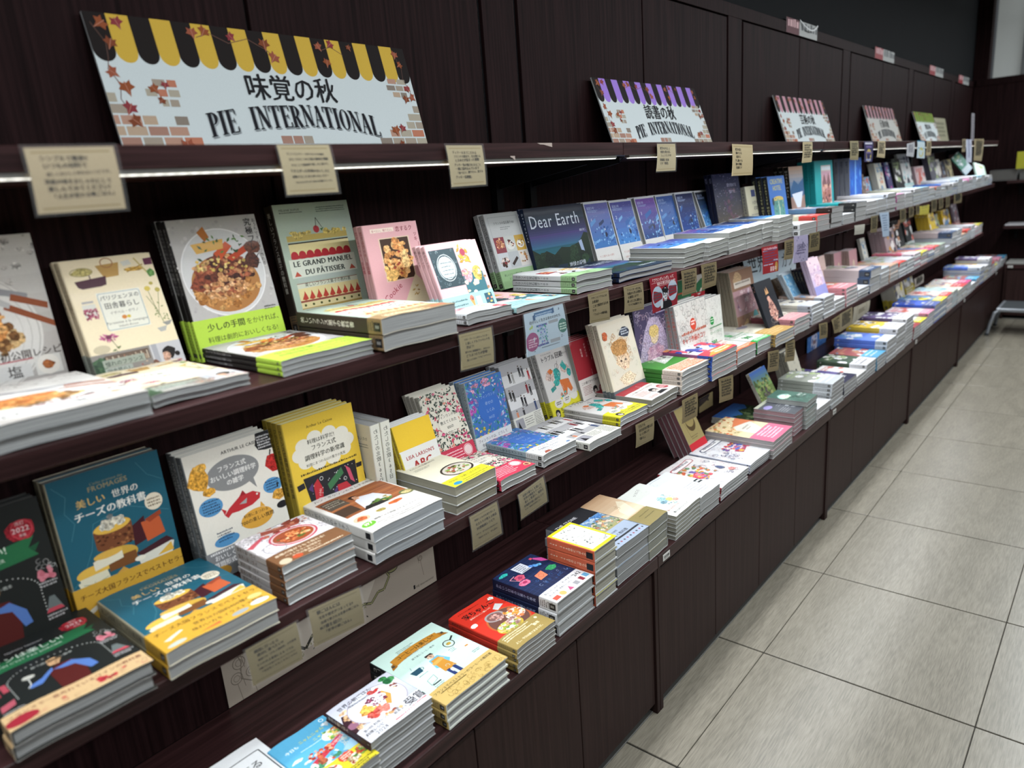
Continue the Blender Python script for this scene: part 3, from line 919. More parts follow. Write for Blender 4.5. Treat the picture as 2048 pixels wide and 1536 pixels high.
for k, (x0, y0, x1, y1) in enumerate(((1799, 419, 1810, 446), (1817, 415, 1826, 436), (1831, 411, 1838, 430), (1862, 400, 1872, 425), (1877, 398, 1885, 419), (1891, 394, 1898, 416), (1907, 388, 1922, 408))):
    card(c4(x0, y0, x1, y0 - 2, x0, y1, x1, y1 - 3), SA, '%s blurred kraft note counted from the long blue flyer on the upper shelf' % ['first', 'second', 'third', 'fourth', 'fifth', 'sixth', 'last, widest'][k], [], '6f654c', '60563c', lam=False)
card(c4(1838, 413, 1857, 409, 1838, 430, 1856, 428), SA, 'yellow flyer on the upper shelf above the yellow books', None, 'b3a948', art=[('ln', .2, .7, .8, 2, .3, .15, '6a6a40', 3)], name='flyer', lam=False, cat='flyer')
card(c4(1046, 629, 1123, 607, 1053, 715, 1136, 688), SA, 'pale blue flyer with ribbon hanging under the upper shelf', None, 'a9bccb', art=[
    ('r', .24, .86, .70, .965, '35618c'), ('p', [(.20, .80), (.26, .80), (.26, .93), (.20, .91)], '2a4f78'), ('p', [(.68, .84), (.74, .86), (.74, .98), (.68, .96)], '2a4f78'), ('ln', .27, .895, .68, 2, .04, .022, 'a8c0d8', 2),
    ('t', '自分らしく生きる幸せのかたち', .10, .735, .056, '23252c', 'l', .05), ('r', .26, .17, .52, .67, '34528a'), ('s', 60, .27, .18, .51, .66, .008, .02, ['4a74ac', '7a62a0', '3d8a80', '6e8ac0'], 5, 'dot'), ('ln', .32, .5, .48, 4, .06, .03, '9ab0d0', 2),
    ('r', .56, .17, .80, .70, '8f959c'), ('e', .14, .32, .15, .15, '8f4272', 28), ('ln', .05, .36, .23, 4, .055, .028, 'd8b8cc', 4), ('e', .90, .50, .115, .115, '2f6b60', 28), ('ln', .82, .53, .98, 3, .06, .03, 'c0d8cc', 5),
    ('s', 6, .08, .62, .16, .70, .012, .02, ['9ab060'], 2, 'dot'), ('s', 4, .84, .24, .9, .30, .01, .02, ['4a4458'], 3, 'leaf'), ('s', 3, .86, .9, .92, .94, .01, .02, ['30405a'], 3, 'leaf'), ('ln', .35, .11, .78, 1, .1, .016, '5a6470', 2), ('s', 3, .18, .08, .22, .18, .01, .02, ['4a4458'], 3, 'leaf')], name='flyer', cat='flyer')
card(c4(1297, 557, 1351, 543, 1305, 627, 1353, 608), SA, 'dark red flyer with a man in glasses and speech bubbles', None, '8a1f2c', art=[
    ('t', '「ブランディング」って', .06, .86, .074, 'e8d8d8', 'l', .06), ('t', '何から考えればいいの?', .24, .74, .066, 'e8d8d8', 'l', .06), ('r', .05, .825, .66, .832, 'e0c8c8'), ('r', .26, .712, .95, .719, 'e0c8c8'),
    ('e', .22, .42, .20, .20, 'aabccc', 30), ('e', .80, .48, .19, .20, 'aabccc', 30), ('ln', .08, .5, .35, 3, .08, .04, '46505c', 3), ('ln', .66, .57, .94, 3, .08, .04, '46505c', 5),
    ('p', [(.30, 0), (.36, .22), (.46, .27), (.58, .27), (.72, .20), (.78, .06), (.75, 0)], '14151a'), ('r', .46, .24, .56, .34, 'c8ccd0'), ('b', .51, .44, .095, .13, 'ccd2d6', 3), ('b', .51, .55, .12, .09, '101014', 8), ('r', .41, .48, .45, .56, '101014'),
    ('ring', .465, .455, .04, .008, '20242a'), ('ring', .555, .455, .04, .008, '20242a'), ('l', [(.47, .36), (.51, .34), (.56, .37)], .012, '30343a'), ('p', [(.32, .06), (.40, .06), (.41, .24), (.38, .33), (.33, .30), (.31, .18)], 'c4cace')], name='flyer', cat='flyer', lam=False)
card(c4(1522, 495, 1553, 488, 1525, 549, 1555, 542), SA, 'red campaign flyer with white squares on the upper shelf', None, '96252c', art=[('r', .05, .3, .32, .85, 'a8a4b8'), ('r', .36, .3, .64, .9, 'b0a8bc'), ('r', .68, .42, .96, .9, 'a8a4b8'), ('ln', .1, .88, .9, 1, .1, .05, 'd89098', 3), ('ln', .1, .80, .9, 5, .1, .04, '5c4a70', 4), ('t', '募集中', .45, .06, .14, 'e8c8c8', 'l', .05), ('e', .86, .2, .09, .12, 'b89048')], name='flyer', cat='flyer', lam=False)
card(c4(1587, 473, 1614, 469, 1585, 527, 1614, 521), SA, 'lilac flyer with dark floral print on the upper shelf', None, '9f98b4', art=[('s', 40, .05, .05, .95, .95, .02, .05, ['5a5478', '7a70a0', '40405a', 'b0a8c4'], 5, 'leaf'), ('t', '全国書店', .2, .52, .14, '3c3858', 'l', .05), ('ln', .2, .42, .8, 2, .1, .05, '50486a', 3)], name='flyer', cat='flyer', lam=False)
card(c4(1758, 426, 1776, 424, 1765, 474, 1777, 472), SA, 'long pale blue flyer drooping from the far upper shelf', None, 'a3b4c8', art=[('ln', .2, .85, .8, 7, .1, .06, '6a7c98', 3)], name='flyer', cat='flyer', lam=False)
card(c4(1708, 451, 1728, 448, 1708, 470, 1726, 467), SA, 'small white card with barcode lines under the upper shelf', None, 'a8a69c', art=[('ln', .15, .3, .85, 1, .2, .4, '807e74', 3)], name='flyer', cat='flyer', lam=False)
# notes on the middle shelf, same kraft with its shade worked into darker colours
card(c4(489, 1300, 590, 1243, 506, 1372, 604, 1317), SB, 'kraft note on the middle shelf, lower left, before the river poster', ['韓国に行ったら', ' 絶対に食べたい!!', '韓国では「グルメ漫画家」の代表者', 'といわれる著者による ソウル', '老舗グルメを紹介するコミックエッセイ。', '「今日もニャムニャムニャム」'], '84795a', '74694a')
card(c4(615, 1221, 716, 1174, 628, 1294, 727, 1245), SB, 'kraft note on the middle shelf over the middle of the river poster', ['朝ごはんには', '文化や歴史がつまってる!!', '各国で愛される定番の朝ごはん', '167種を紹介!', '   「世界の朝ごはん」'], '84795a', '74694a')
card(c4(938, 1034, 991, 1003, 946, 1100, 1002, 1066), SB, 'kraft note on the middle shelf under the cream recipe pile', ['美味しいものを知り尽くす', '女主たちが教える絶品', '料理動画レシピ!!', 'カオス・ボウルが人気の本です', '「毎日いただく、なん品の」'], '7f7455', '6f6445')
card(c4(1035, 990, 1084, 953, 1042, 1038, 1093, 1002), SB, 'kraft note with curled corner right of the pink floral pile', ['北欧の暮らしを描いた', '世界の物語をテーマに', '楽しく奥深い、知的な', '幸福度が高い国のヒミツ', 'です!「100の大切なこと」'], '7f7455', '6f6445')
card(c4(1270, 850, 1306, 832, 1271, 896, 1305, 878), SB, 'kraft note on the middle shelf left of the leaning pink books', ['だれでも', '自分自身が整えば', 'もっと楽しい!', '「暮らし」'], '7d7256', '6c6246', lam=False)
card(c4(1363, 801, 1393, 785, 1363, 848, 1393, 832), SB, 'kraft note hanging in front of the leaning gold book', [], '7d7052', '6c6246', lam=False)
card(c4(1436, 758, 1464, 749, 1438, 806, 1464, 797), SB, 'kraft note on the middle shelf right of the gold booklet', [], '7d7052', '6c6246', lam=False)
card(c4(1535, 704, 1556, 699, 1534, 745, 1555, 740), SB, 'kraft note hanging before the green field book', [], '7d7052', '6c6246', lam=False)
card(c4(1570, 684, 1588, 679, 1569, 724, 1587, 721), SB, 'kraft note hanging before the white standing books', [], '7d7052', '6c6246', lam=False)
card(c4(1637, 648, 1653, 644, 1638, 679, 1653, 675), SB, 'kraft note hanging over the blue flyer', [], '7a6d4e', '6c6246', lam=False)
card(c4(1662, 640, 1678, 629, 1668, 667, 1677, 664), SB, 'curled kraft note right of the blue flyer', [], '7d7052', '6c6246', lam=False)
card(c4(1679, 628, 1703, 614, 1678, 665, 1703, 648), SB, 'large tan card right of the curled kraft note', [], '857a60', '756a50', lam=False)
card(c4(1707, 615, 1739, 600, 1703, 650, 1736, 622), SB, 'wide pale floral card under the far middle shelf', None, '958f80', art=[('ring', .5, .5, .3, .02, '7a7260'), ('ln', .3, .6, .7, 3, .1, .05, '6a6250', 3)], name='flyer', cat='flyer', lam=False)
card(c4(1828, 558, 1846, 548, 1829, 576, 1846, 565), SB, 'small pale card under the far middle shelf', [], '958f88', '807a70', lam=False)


card(c4(1484, 520, 1590, 494, 1498, 582, 1590, 560), 1.335, 'pale blue arched poster behind the teacup books', None, '9fb0b8', art=[('t', '世界と', .06, .55, .16, '2c3034', 'l', .03), ('t', 'カフェ', .68, .50, .13, '2c3034', 'l', .03), ('s', 12, .05, .05, .9, .4, .01, .03, ['6c8088', '8c9aa0'], 3, 'curl'), ('l', [(.86, .1), (.88, .4), (.9, .1)], .02, '303438')], name='poster', cat='poster', lam=False)
card(c4(1351, 563, 1407, 546, 1353, 604, 1408, 590), 1.335, 'small green white and red poster behind the white drawing books', None, '2f6a48', art=[('r', 0, 0, .28, 1, 'a8a49c'), ('r', 0, 0, .25, .4, 'a84c38'), ('e', .78, .68, .14, .2, 'c0c0bc'), ('r', .5, 0, 1, .22, 'a02430')], name='poster', cat='poster', lam=False)


def build_posters():
    # river poster pinned to the wall panel below the middle shelf
    x0, x1 = at(444, 1350, Y=WY).x, at(871, 1150, Y=WY).x
    w, h = x1 - x0, .252
    q = MB(); q.bbox(0, 0, 0, w, .001, h, .0003, '9d9384')
    pen = Pen(q, w, h, lambda x, y, l: (x, -l, y))
    A = [('r', 0, 0, 1, 1, 'a89d90'), ('p', [(.16, .22), (.30, .10), (.62, .22), (.70, .5), (.86, .72), (.72, 1), (.16, 1)], 'beb5a8')]
    A += [('l', [(.045, .55), (.07, .35), (.06, .2), (.10, .12)], .003, '6b6258'), ('l', [(.02, .5), (.05, .42), (.1, .45), (.12, .38)], .003, '6b6258')]
    for i, (x, y, r) in enumerate([(.085, .62, .022), (.062, .35, .024), (.045, .22, .022), (.10, .22, .02), (.07, .50, .014), (.93, .72, .014), (.90, .52, .012), (.92, .36, .012), (.955, .80, .012)]):
        A += [('ring', x, y, r, .0025, '6b6258'), ('ring', x, y, r * .55, .002, '746b60'), ('l', [(x, y - r * w / h), (x + .01, y - r * w / h - .18)], .002, '746b60')]
    river = [(.17, .12), (.2, .20), (.24, .15), (.28, .20), (.32, .12), (.36, .22), (.42, .18), (.46, .25), (.56, .16), (.60, .22), (.64, .18), (.68, .26), (.71, .25), (.745, .36), (.73, .44), (.78, .52), (.76, .62), (.80, .68), (.77, .78)]
    A.append(('l', river, .012, '35332c')); A.append(('l', river[5:], .007, '8a8860'))
    A += [('s', 90, .16, .06, .62, .22, .003, .009, ['3a382f', '5a564a', '8a8668'], 8, 'leaf'), ('s', 50, .38, .10, .50, .30, .003, .008, ['2f2d26', '77745a'], 9, 'leaf')]
    for cx, cy in ((.78, .60), (.80, .76), (.765, .42)): A += [('e', cx, cy, .028, .014, '88865e'), ('ring', cx, cy, .03, .004, '32302a', .017)]
    A += [('t', '川。', .655, .80, .045, '1c1c20', 'l', .03), ('t', 'ろう', .585, .40, .014, '55504a'), ('t', 'PIE International', .88, .055, .014, '2a2824'), ('r', .865, .055, .875, .10, '1c1c1c')]
    pen.draw(A)
    o = put('river_poster', q.mesh('river_poster', [M_MATTE]))
    o.location = (x0, WY - .0025, .5145)
    tag(o, 'long beige poster with a drawn river on the wall under the middle shelf', 'poster')
    # blue flyer and gold booklet against the wall on the base ledge
    for nm, px, col, lab, art in (('flyer', c4(1613, 674, 1651, 652, 1612, 707, 1650, 678), '3f6eae', 'blue flyer with a pale square leaning on the wall under the middle shelf', [('e', .35, .5, .16, .22, 'b8b8cc'), ('r', .28, .36, .44, .62, '7c6670'), ('s', 30, 0, 0, 1, 1, .02, .04, ['5a86c0', '34609e'], 3, 'star')]),
                                  ('booklet', c4(1396, 800, 1423, 783, 1396, 826, 1423, 812), '8a7c58', 'dark and gold folded booklet on the wall beside the gold book', [('p', [(0, .42), (.6, .62), (.75, .9), (.75, 1), (0, 1)], '2d2628'), ('p', [(.55, .6), (.7, .5), (.7, .7)], '3a3230'), ('ln', .1, .8, .6, 3, .1, .03, '55483a', 3)])):
        p = [at(*c, Y=WY - .006) for c in px]
        w = ((p[1] - p[0]).length + (p[3] - p[2]).length) / 2; h = ((p[0] - p[2]).length + (p[1] - p[3]).length) / 2
        q = MB(); q.bbox(0, 0, 0, w, .002, h, .0004, col)
        Pen(q, w, h, lambda x, y, l: (x, -l, y)).draw([('r', 0, 0, 1, 1, col)] + art)
        o = put(nm, q.mesh(nm, [M_MATTE])); o.location = (p[2].x, WY - .012, max(.5135, p[2].z))
        tag(o, lab, nm)


def build_stool():
    t = tag(empty('step_stool', (7.62, .655, 0)), 'silver step stool with a black tread at the end of the aisle', 'stool')
    L, Wd, hh = .20, .24, .22
    for sx in (-1, 1):
        q = MB(); P = [(sx * (L + .03), Wd * 1.0 + .02, 0), (sx * (L + .012), Wd + .005, .10), (sx * L, Wd - .02, .195), (sx * (L - .01), Wd - .05, .217),
                       (sx * (L - .01), -Wd + .05, .217), (sx * L, -Wd + .02, .195), (sx * (L + .012), -Wd - .005, .10), (sx * (L + .03), -Wd - .02, 0)]
        q.tube(P, .0135, n=10); put('leg_frame', q.mesh('leg_frame', [M_STOOL]), t)
        for sy in (-1, 1):
            q = MB(); q.tube([(sx * (L + .031), sy * (Wd + .021), 0), (sx * (L + .029), sy * (Wd + .019), .018)], .0165, n=10); put('rubber_foot', q.mesh('rubber_foot', [M_RUBBER]), t)
    q = MB(); q.bbox(-L - .012, -Wd + .03, .222, L + .012, Wd - .03, .236, .004); put('tread_plate', q.mesh('tread_plate', [M_STOOL]), t)
    q = MB(); q.bbox(-L + .012, -Wd + .055, .2362, L - .012, Wd - .055, .240, .002); put('tread_mat', q.mesh('tread_mat', [M_RUBBER]), t)
    for sy in (-1, 1):
        q = MB(); q.tube([(-L - .010, sy * Wd, .11), (L + .010, sy * Wd, .11)], .009); put('cross_bar', q.mesh('cross_bar', [M_STOOL]), t)

# ------------------------------------------------------------ cover designs
# base, spine colour, (spine title, colour), art, optional band (height share, colour, art, spine band colour)
D = {}


def dz(k, base, spine, title, art, band=None, pages='c4c6c6', rb=False, gloss=True, inner='b2b5b6', r=0.0025, hard=False):
    D[k] = dict(base=base, spine=spine, title=title, art=art, band=band, pages=pages, rb=rb, gloss=gloss, inner=inner, r=r, hard=hard)


MEAT = ['5a2b1c', '7a3b26', '96543a', '3d1d14', 'a87850', 'b88c60']
FRY = ['b8713a', 'c98a4c', '9a5528', 'd8a468', '8a4a20', 'c47c3e']
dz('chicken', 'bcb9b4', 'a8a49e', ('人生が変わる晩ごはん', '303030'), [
    ('g', 0, 0, 1, 1, 'a8a4a0', 'c8c6c2', 8), ('s', 60, 0, .6, 1, 1, .01, .04, ['b4b0ac', 'c2c0bc', 'aeaaa6'], 1), ('e', .38, .42, .52, .50, 'd2d0cc', 40), ('ring', .38, .42, .50, .01, 'b4b2ae'), ('ring', .38, .42, .44, .008, 'bcbab6'), ('ring', .38, .42, .38, .006, 'c0beba'),
    ('p', [(.25, .72), (.85, .60), (.86, .63), (.3, .78)], '8c8c90'), ('p', [(.72, .60), (.98, .52), (.99, .56), (.74, .64)], '8a4a2c'), ('p', [(.66, .55), (1, .40), (1, .44), (.68, .59)], '8a4a2c'), ('p', [(.4, .68), (.7, .55), (.72, .58), (.45, .72)], 'b0b0b0'),
    ('s', 60, .05, .30, .72, .48, .03, .08, ['8a6238', 'a87c4c', '6e4a28', 'c0a070'], 3, 'o'), ('b', .42, .50, .26, .13, 'b4703c', 4), ('b', .40, .42, .24, .12, 'c08248', 6), ('s', 40, .2, .38, .66, .56, .02, .05, FRY, 5, 'o'), ('s', 20, .2, .28, .66, .38, .015, .03, ['a88050', '7a5a34'], 8),
    ('t', '今夜の初公開レシピ', .30, .235, .078, '38302c', 'l', .03), ('r', .30, .222, .93, .229, 'b03a48'), ('r', .05, .10, .42, .19, 'c8c8c6'), ('r', .46, .115, .74, .2, 'cacac8'), ('t', '玉ねぎ', .10, .115, .10, '3a3634', 'l', .02), ('t', '塩', .56, .125, .11, '3a3634', 'l', .02),
    ('r', .77, .11, .97, .23, 'd0cfca'), ('e', .87, .17, .085, .085, 'dcd8d0'), ('b', .87, .17, .05, .04, '9a5c34', 2)])
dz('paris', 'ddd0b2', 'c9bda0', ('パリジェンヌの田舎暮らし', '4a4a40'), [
    ('b', .2, .90, .12, .045, 'b4a86a', 3), ('ring', .20, .90, .12, .008, '8c8048', .05), ('p', [(.36, .94), (.62, .95), (.58, .84), (.42, .835)], 'b08c50'), ('ring', .49, .955, .07, .012, '9c6e48', .06), ('p', [(.10, .83), (.44, .85), (.42, .78), (.36, .77), (.16, .765), (.12, .78)], '4a2c38'),
    ('l', [(.27, .83), (.27, .87)], .012, '4a2c38'), ('b', .78, .88, .12, .03, 'c09848', 4), ('l', [(.68, .86), (.88, .91)], .012, '94702c'), ('p', [(.64, .95), (.74, .96), (.76, .92), (.66, .91)], 'c8c8c0'), ('l', [(.80, .97), (.93, .80)], .018, 'b8a468'), ('b', .94, .83, .05, .05, '5c8a48', 8), ('p', [(.9, .955), (1, .96), (.995, .90), (.9, .9)], '5c2a44'),
    ('r', .27, .40, .75, .72, 'd6d6ca'), ('ring', .27, .40, .03, .03, 'ddd0b2'), ('l', [(.29, .41), (.73, .41), (.74, .43), (.74, .70), (.72, .71), (.29, .71), (.28, .69), (.28, .42), (.29, .41)], .006, '6c8898'),
    ('t', 'パリジェンヌの', .51, .655, .062, '38383a', 'c', .03), ('t', '田舎暮らし', .51, .585, .078, '38383a', 'c', .03), ('t', 'イザベル・ボワノ', .51, .535, .04, '404040', 'c'), ('e', .49, .50, .028, .024, 'c07c3c'), ('e', .54, .50, .022, .018, 'c0a83c'), ('t', 'Parisienne à la campagne', .51, .455, .042, '38383a', 'c'), ('t', 'Isabelle Boinot', .51, .425, .034, '38383a', 'c'),
    ('r', .09, .54, .23, .64, 'c8c8c0'), ('r', .10, .65, .22, .665, '9c9ca0'), ('s', 60, .09, .52, .24, .60, .008, .014, ['a05068', '7c3448', 'b87888'], 4, 'dot'),
    ('l', [(.9, .40), (.86, .55), (.84, .68)], .006, '6c7848'), ('l', [(.88, .48), (.95, .66)], .006, '6c7848'), ('l', [(.88, .5), (.80, .64)], .006, '6c7848'), ('e', .84, .70, .035, .03, 'bca83c'), ('e', .95, .68, .03, .028, 'a89a48'), ('e', .90, .74, .024, .02, 'a89a48'), ('s', 16, .80, .42, .97, .62, .012, .022, ['74804c'], 5, 'leaf'),
    ('s', 16, .16, .33, .34, .38, .02, .045, ['a04874', 'b8688c'], 6, 'leaf'), ('e', .25, .36, .03, .024, '6c2c4c'), ('l', [(.26, .35), (.32, .25)], .007, '5c6848'), ('s', 6, .26, .22, .38, .27, .02, .03, ['5a6c44'], 7, 'leaf'), ('p', [(.80, .36), (.92, .37), (.89, .33), (.83, .325)], 'a8a8a4'), ('p', [(.88, .40), (1, .41), (.96, .375), (.92, .37)], '8c8c88'), ('e', .14, .27, .09, .05, 'b8ae94')],
   band=(.235, '8c8680', [('r', 0, 0, 1, 1, '7c7874'), ('p', [(0, 0), (.13, 0), (.10, .9), (0, .8)], '2c4430'), ('s', 30, 0, .1, .14, .9, .02, .05, ['1f3826', '3c5a3c'], 2, 'leaf'), ('r', .14, .55, .62, .92, '5c4c40')] + [('r', .15 + i * .021, .57, .165 + i * .021, .86 - (i % 3) * .06, ['9c8c78', 'a89c8c', '6c5444', 'b4a894', '8c6450'][i % 5]) for i in range(22)] +
         [('r', .10, .52, .56, .78, '8c9488'), ('r', .10, .28, .40, .50, '909890'), ('t', '憧れのフランス', .12, .56, .06, '303834', 'l', .02), ('t', '田舎暮らし', .12, .32, .055, '303834', 'l', .02), ('ln', .12, .18, .5, 3, .08, .022, 'c8c8c0', 3), ('r', .64, .1, 1, 1, 'b4b4b8'), ('r', .66, .3, .72, 1, '989aa0'),
          ('b', .84, .62, .08, .08, '1c1614', 3), ('e', .93, .52, .03, .03, '1c1614'), ('b', .80, .48, .05, .06, 'b08c78', 5), ('p', [(.74, .02), (.80, .34), (.94, .36), (1, .1), (1, 0)], 'c0b4ac'), ('r', .78, .16, 1, .20, '9c3840'), ('r', .78, .26, .96, .30, '9c3840'), ('s', 24, .5, .1, .68, .5, .01, .03, ['9c5048', 'b4a08c', '6c5040'], 9)], '7a8078'))
dz('steak', 'a9a7a6', '1e1c1b', ('おうちでギリギリ作れる 究極フレンチ', 'b0b0b0'), [
    ('s', 160, 0, 0, 1, 1, .012, .022, ['b8b6b6', '9c9a9a', 'b2b0b0', 'a4a2a2'], 1, 'dot'), ('e', .49, .60, .46, .46, 'bfc0c2', 48), ('ring', .49, .60, .46, .012, 'd4d4d6'), ('e', .48, .52, .38, .30, '9c6c3c', 40), ('s', 40, .12, .34, .86, .60, .03, .06, ['a87844', '94622e', 'b48a54'], 2, 'o'),
    ('b', .28, .55, .2, .14, MEAT[1], 3), ('b', .5, .62, .24, .16, MEAT[0], 5), ('s', 90, .14, .44, .80, .72, .02, .055, MEAT, 7, 'o'), ('s', 70, .2, .40, .7, .56, .015, .04, ['c8a078', 'b88a5c', 'a07048', '8a5634'], 8, 'o'),
    ('p', [(.42, .74), (.58, .82), (.64, .78), (.48, .69)], 'b84c24'), ('p', [(.55, .70), (.85, .80), (.86, .75), (.60, .67)], 'a83c1c'), ('p', [(.2, .82), (.56, .84), (.54, .77), (.24, .75)], 'c89c48'), ('p', [(.3, .9), (.38, .94), (.42, .86), (.36, .83)], 'a46428'), ('b', .82, .66, .10, .09, '4c281c', 3), ('b', .88, .76, .1, .08, '5c3424', 4),
    ('s', 22, .2, .70, .8, .86, .02, .035, ['3c5c2c', '56783c', '2c4422'], 6, 'leaf'), ('s', 30, .2, .62, .8, .70, .01, .025, ['b89c50', 'c8b070'], 16),
    ('v', 'おうちでギリギリ作れる', .965, .97, .046, '28282a'), ('v', '究極フレンチ', .885, .975, .088, '1c1c1e', .03), ('ln', .82, .30, .96, 2, .02, .02, '505050', 3)],
   band=(.29, 'a4c445', [('r', 0, 0, 1, 1, 'a4c445'), ('t', '少しの手間', .13, .70, .085, '20241a', 'l', .05), ('t', 'をかければ、', .57, .70, .072, '20241a'), ('t', '料理は劇的においしくなる!', .11, .42, .066, '20241a', 'l', .01), ('t', 'プロの料理人の技を惜しみなく伝授', .16, .18, .042, '20241a')], 'a4c445'))
TRI = ['b23a2c', 'c04a38']
dz('grand', 'a4b4a6', '38302a', ('美しいフランス菓子の教科書', 'd8d4c8'), [
    ('t', 'MÉLANIE DUPUIS', .08, .945, .032, '3a4440', 'l', .02), ('ln', .08, .93, .36, 1, .02, .014, '4a5450', 2), ('ln', .55, .955, .94, 3, .016, .014, '4a5450', 4),
    ('r', .10, .71, .90, .755, 'b4a058'), ('s', 14, .10, .755, .90, .775, .03, .045, ['c8b468', 'bca858'], 4), ('r', .10, .69, .90, .70, '2a2420'), ('r', .10, .60, .90, .69, 'd8cc98'), ('r', .10, .575, .90, .60, 'a83030')] +
   [('e', .15 + i * .1, .60, .048, .048, 'a82c34', 16) for i in range(8)] + [('r', .06, .43, .94, .572, 'ced4c8')] + [
    ('t', 'LE GRAND MANUEL', .5, .515, .083, '38403c', 'c', .09), ('t', 'DU PÂTISSIER', .5, .445, .083, '38403c', 'c', .09), ('p', [(.09, .44), (.18, .44), (.13, .48)], 'b05040'), ('p', [(.83, .44), (.92, .44), (.87, .48)], 'b05040'), ('r', .12, .395, .9, .43, 'a8b4ae'), ('r', .09, .38, .91, .385, '8c5c50'), ('r', .09, .345, .91, .38, 'c8ccba'), ('t', '美しいフランス菓子の教科書', .5, .355, .048, '38403c', 'c', .02),
    ('r', .09, .25, .91, .345, 'd8cc98')] + [('p', [(.12 + i * .09, .26), (.155 + i * .09, .30), (.165 + i * .09, .325), (.185 + i * .09, .29), (.2 + i * .09, .26), (.16 + i * .09, .25)], 'b04034') for i in range(9)] + [
    ('r', .09, .235, .91, .25, '8c4c40'), ('r', .09, .19, .91, .235, 'd4c898')] + [('e', .14 + i * .105, .212, .016, .014, '4a5028', 10) for i in range(8)] + [('r', .09, .17, .91, .19, 'a48c50'), ('e', .5, .79, .04, .04, 'a82c34'), ('l', [(.5, .80), (.52, .88), (.58, .80)], .007, '2a2a28'), ('p', [(.55, .79), (.60, .80), (.57, .77)], '4c6c3c')],
   band=(.15, '8c7452', [('r', 0, 0, 1, 1, '8c7452'), ('t', 'フランスのベストセラー!', .10, .62, .05, 'd8c8a8', 'l', .02), ('ln', .10, .45, .66, 3, .16, .03, 'd8c8a8', 4), ('t', '100種', .72, .35, .09, 'b8402c', 'l', .05)], '80694a'), inner='c8c0b0')
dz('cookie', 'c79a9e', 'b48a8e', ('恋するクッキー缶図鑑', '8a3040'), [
    ('r', .13, .92, .55, .96, 'd8c8bc'), ('t', '食べたい。贈りたい。', .15, .926, .04, '8a2c3c'), ('t', '恋するク', .58, .915, .08, '6c1c2c', 'l', .03), ('v', 'ッキー缶図鑑', .93, .90, .075, '6c1c2c', .02), ('r', .24, .42, .80, .86, 'c8b49c'), ('r', .26, .43, .78, .85, '3c2a20'),
    ('s', 46, .30, .46, .76, .84, .045, .07, ['c8965c', 'b88048', 'd4a870', 'bc8a54'], 5, 'o'), ('s', 18, .3, .47, .76, .84, .018, .024, ['8c3c2c', '7a4a28'], 6, 'o'), ('b', .66, .62, .07, .16, 'd0b078', 3), ('b', .36, .48, .13, .08, 'd4ac68', 5), ('b', .28, .55, .04, .06, 'd4ac68', 6), ('s', 10, .5, .7, .6, .84, .03, .05, ['c88850'], 9),
    ('p', [(.42, .12), (.78, .46), (.98, .32), (.98, .12)], 'c4bc9c'), ('t', 'Cookie', .16, .22, .12, '8a2c3c', 'l', .01, .5), ('s', 8, .68, .24, .85, .34, .02, .04, ['a08850', '8c6c40'], 7, 'leaf')],
   band=(.16, 'c4ccd0', [('r', 0, 0, 1, 1, 'c4ccd0'), ('e', .84, .45, .12, .12, '9c2c3c', 28), ('t', '120', .75, .25, .085, 'e0d0d0', 'l', .06), ('t', 'クッキー缶', .12, .55, .05, '7c2c3c', 'l', .03), ('ln', .12, .4, .6, 2, .2, .03, '7c6c70', 4)], 'ccd0d2'))
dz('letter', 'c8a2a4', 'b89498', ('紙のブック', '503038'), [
    ('r', .04, .42, .52, .93, '2c3c42'), ('ring', .28, .68, .17, .01, 'b4bcbc', .19), ('e', .28, .68, .15, .16, 'b8c0c0', 28), ('ln', .18, .74, .4, 5, .05, .022, '405058', 3), ('s', 50, .05, .43, .51, .92, .015, .025, ['6c8088', '90a0a4'], 4, 'curl'),
    ('r', .52, .30, .92, .56, '34606a'), ('s', 24, .56, .72, .74, .95, .02, .05, ['c09838', 'a8802c'], 5, 'leaf'), ('e', .66, .85, .05, .05, '8c3448'), ('b', .82, .55, .09, .13, 'b8a050', 4), ('b', .62, .52, .09, .1, 'c89098', 7), ('s', 18, .52, .3, .95, .62, .02, .05, ['c8b898', '8c6c50', 'b87c84', 'd8d0c0'], 9)],
   band=(.30, '8cb0b2', [('r', 0, 0, 1, 1, '8cb0b2'), ('ln', .08, .72, .44, 3, .2, .028, '40585c', 5), ('p', [(.50, .7), (.58, .72), (.56, .3)], 'b88c50'), ('b', .54, .78, .045, .04, 'b86c5c', 3), ('r', .62, .35, .72, .8, 'b4c8cc'), ('r', .8, .3, .95, .85, '2c5060'), ('s', 6, .8, .3, .95, .85, .02, .03, ['c8b060', 'c87860'], 4)], '8cb0b2'))
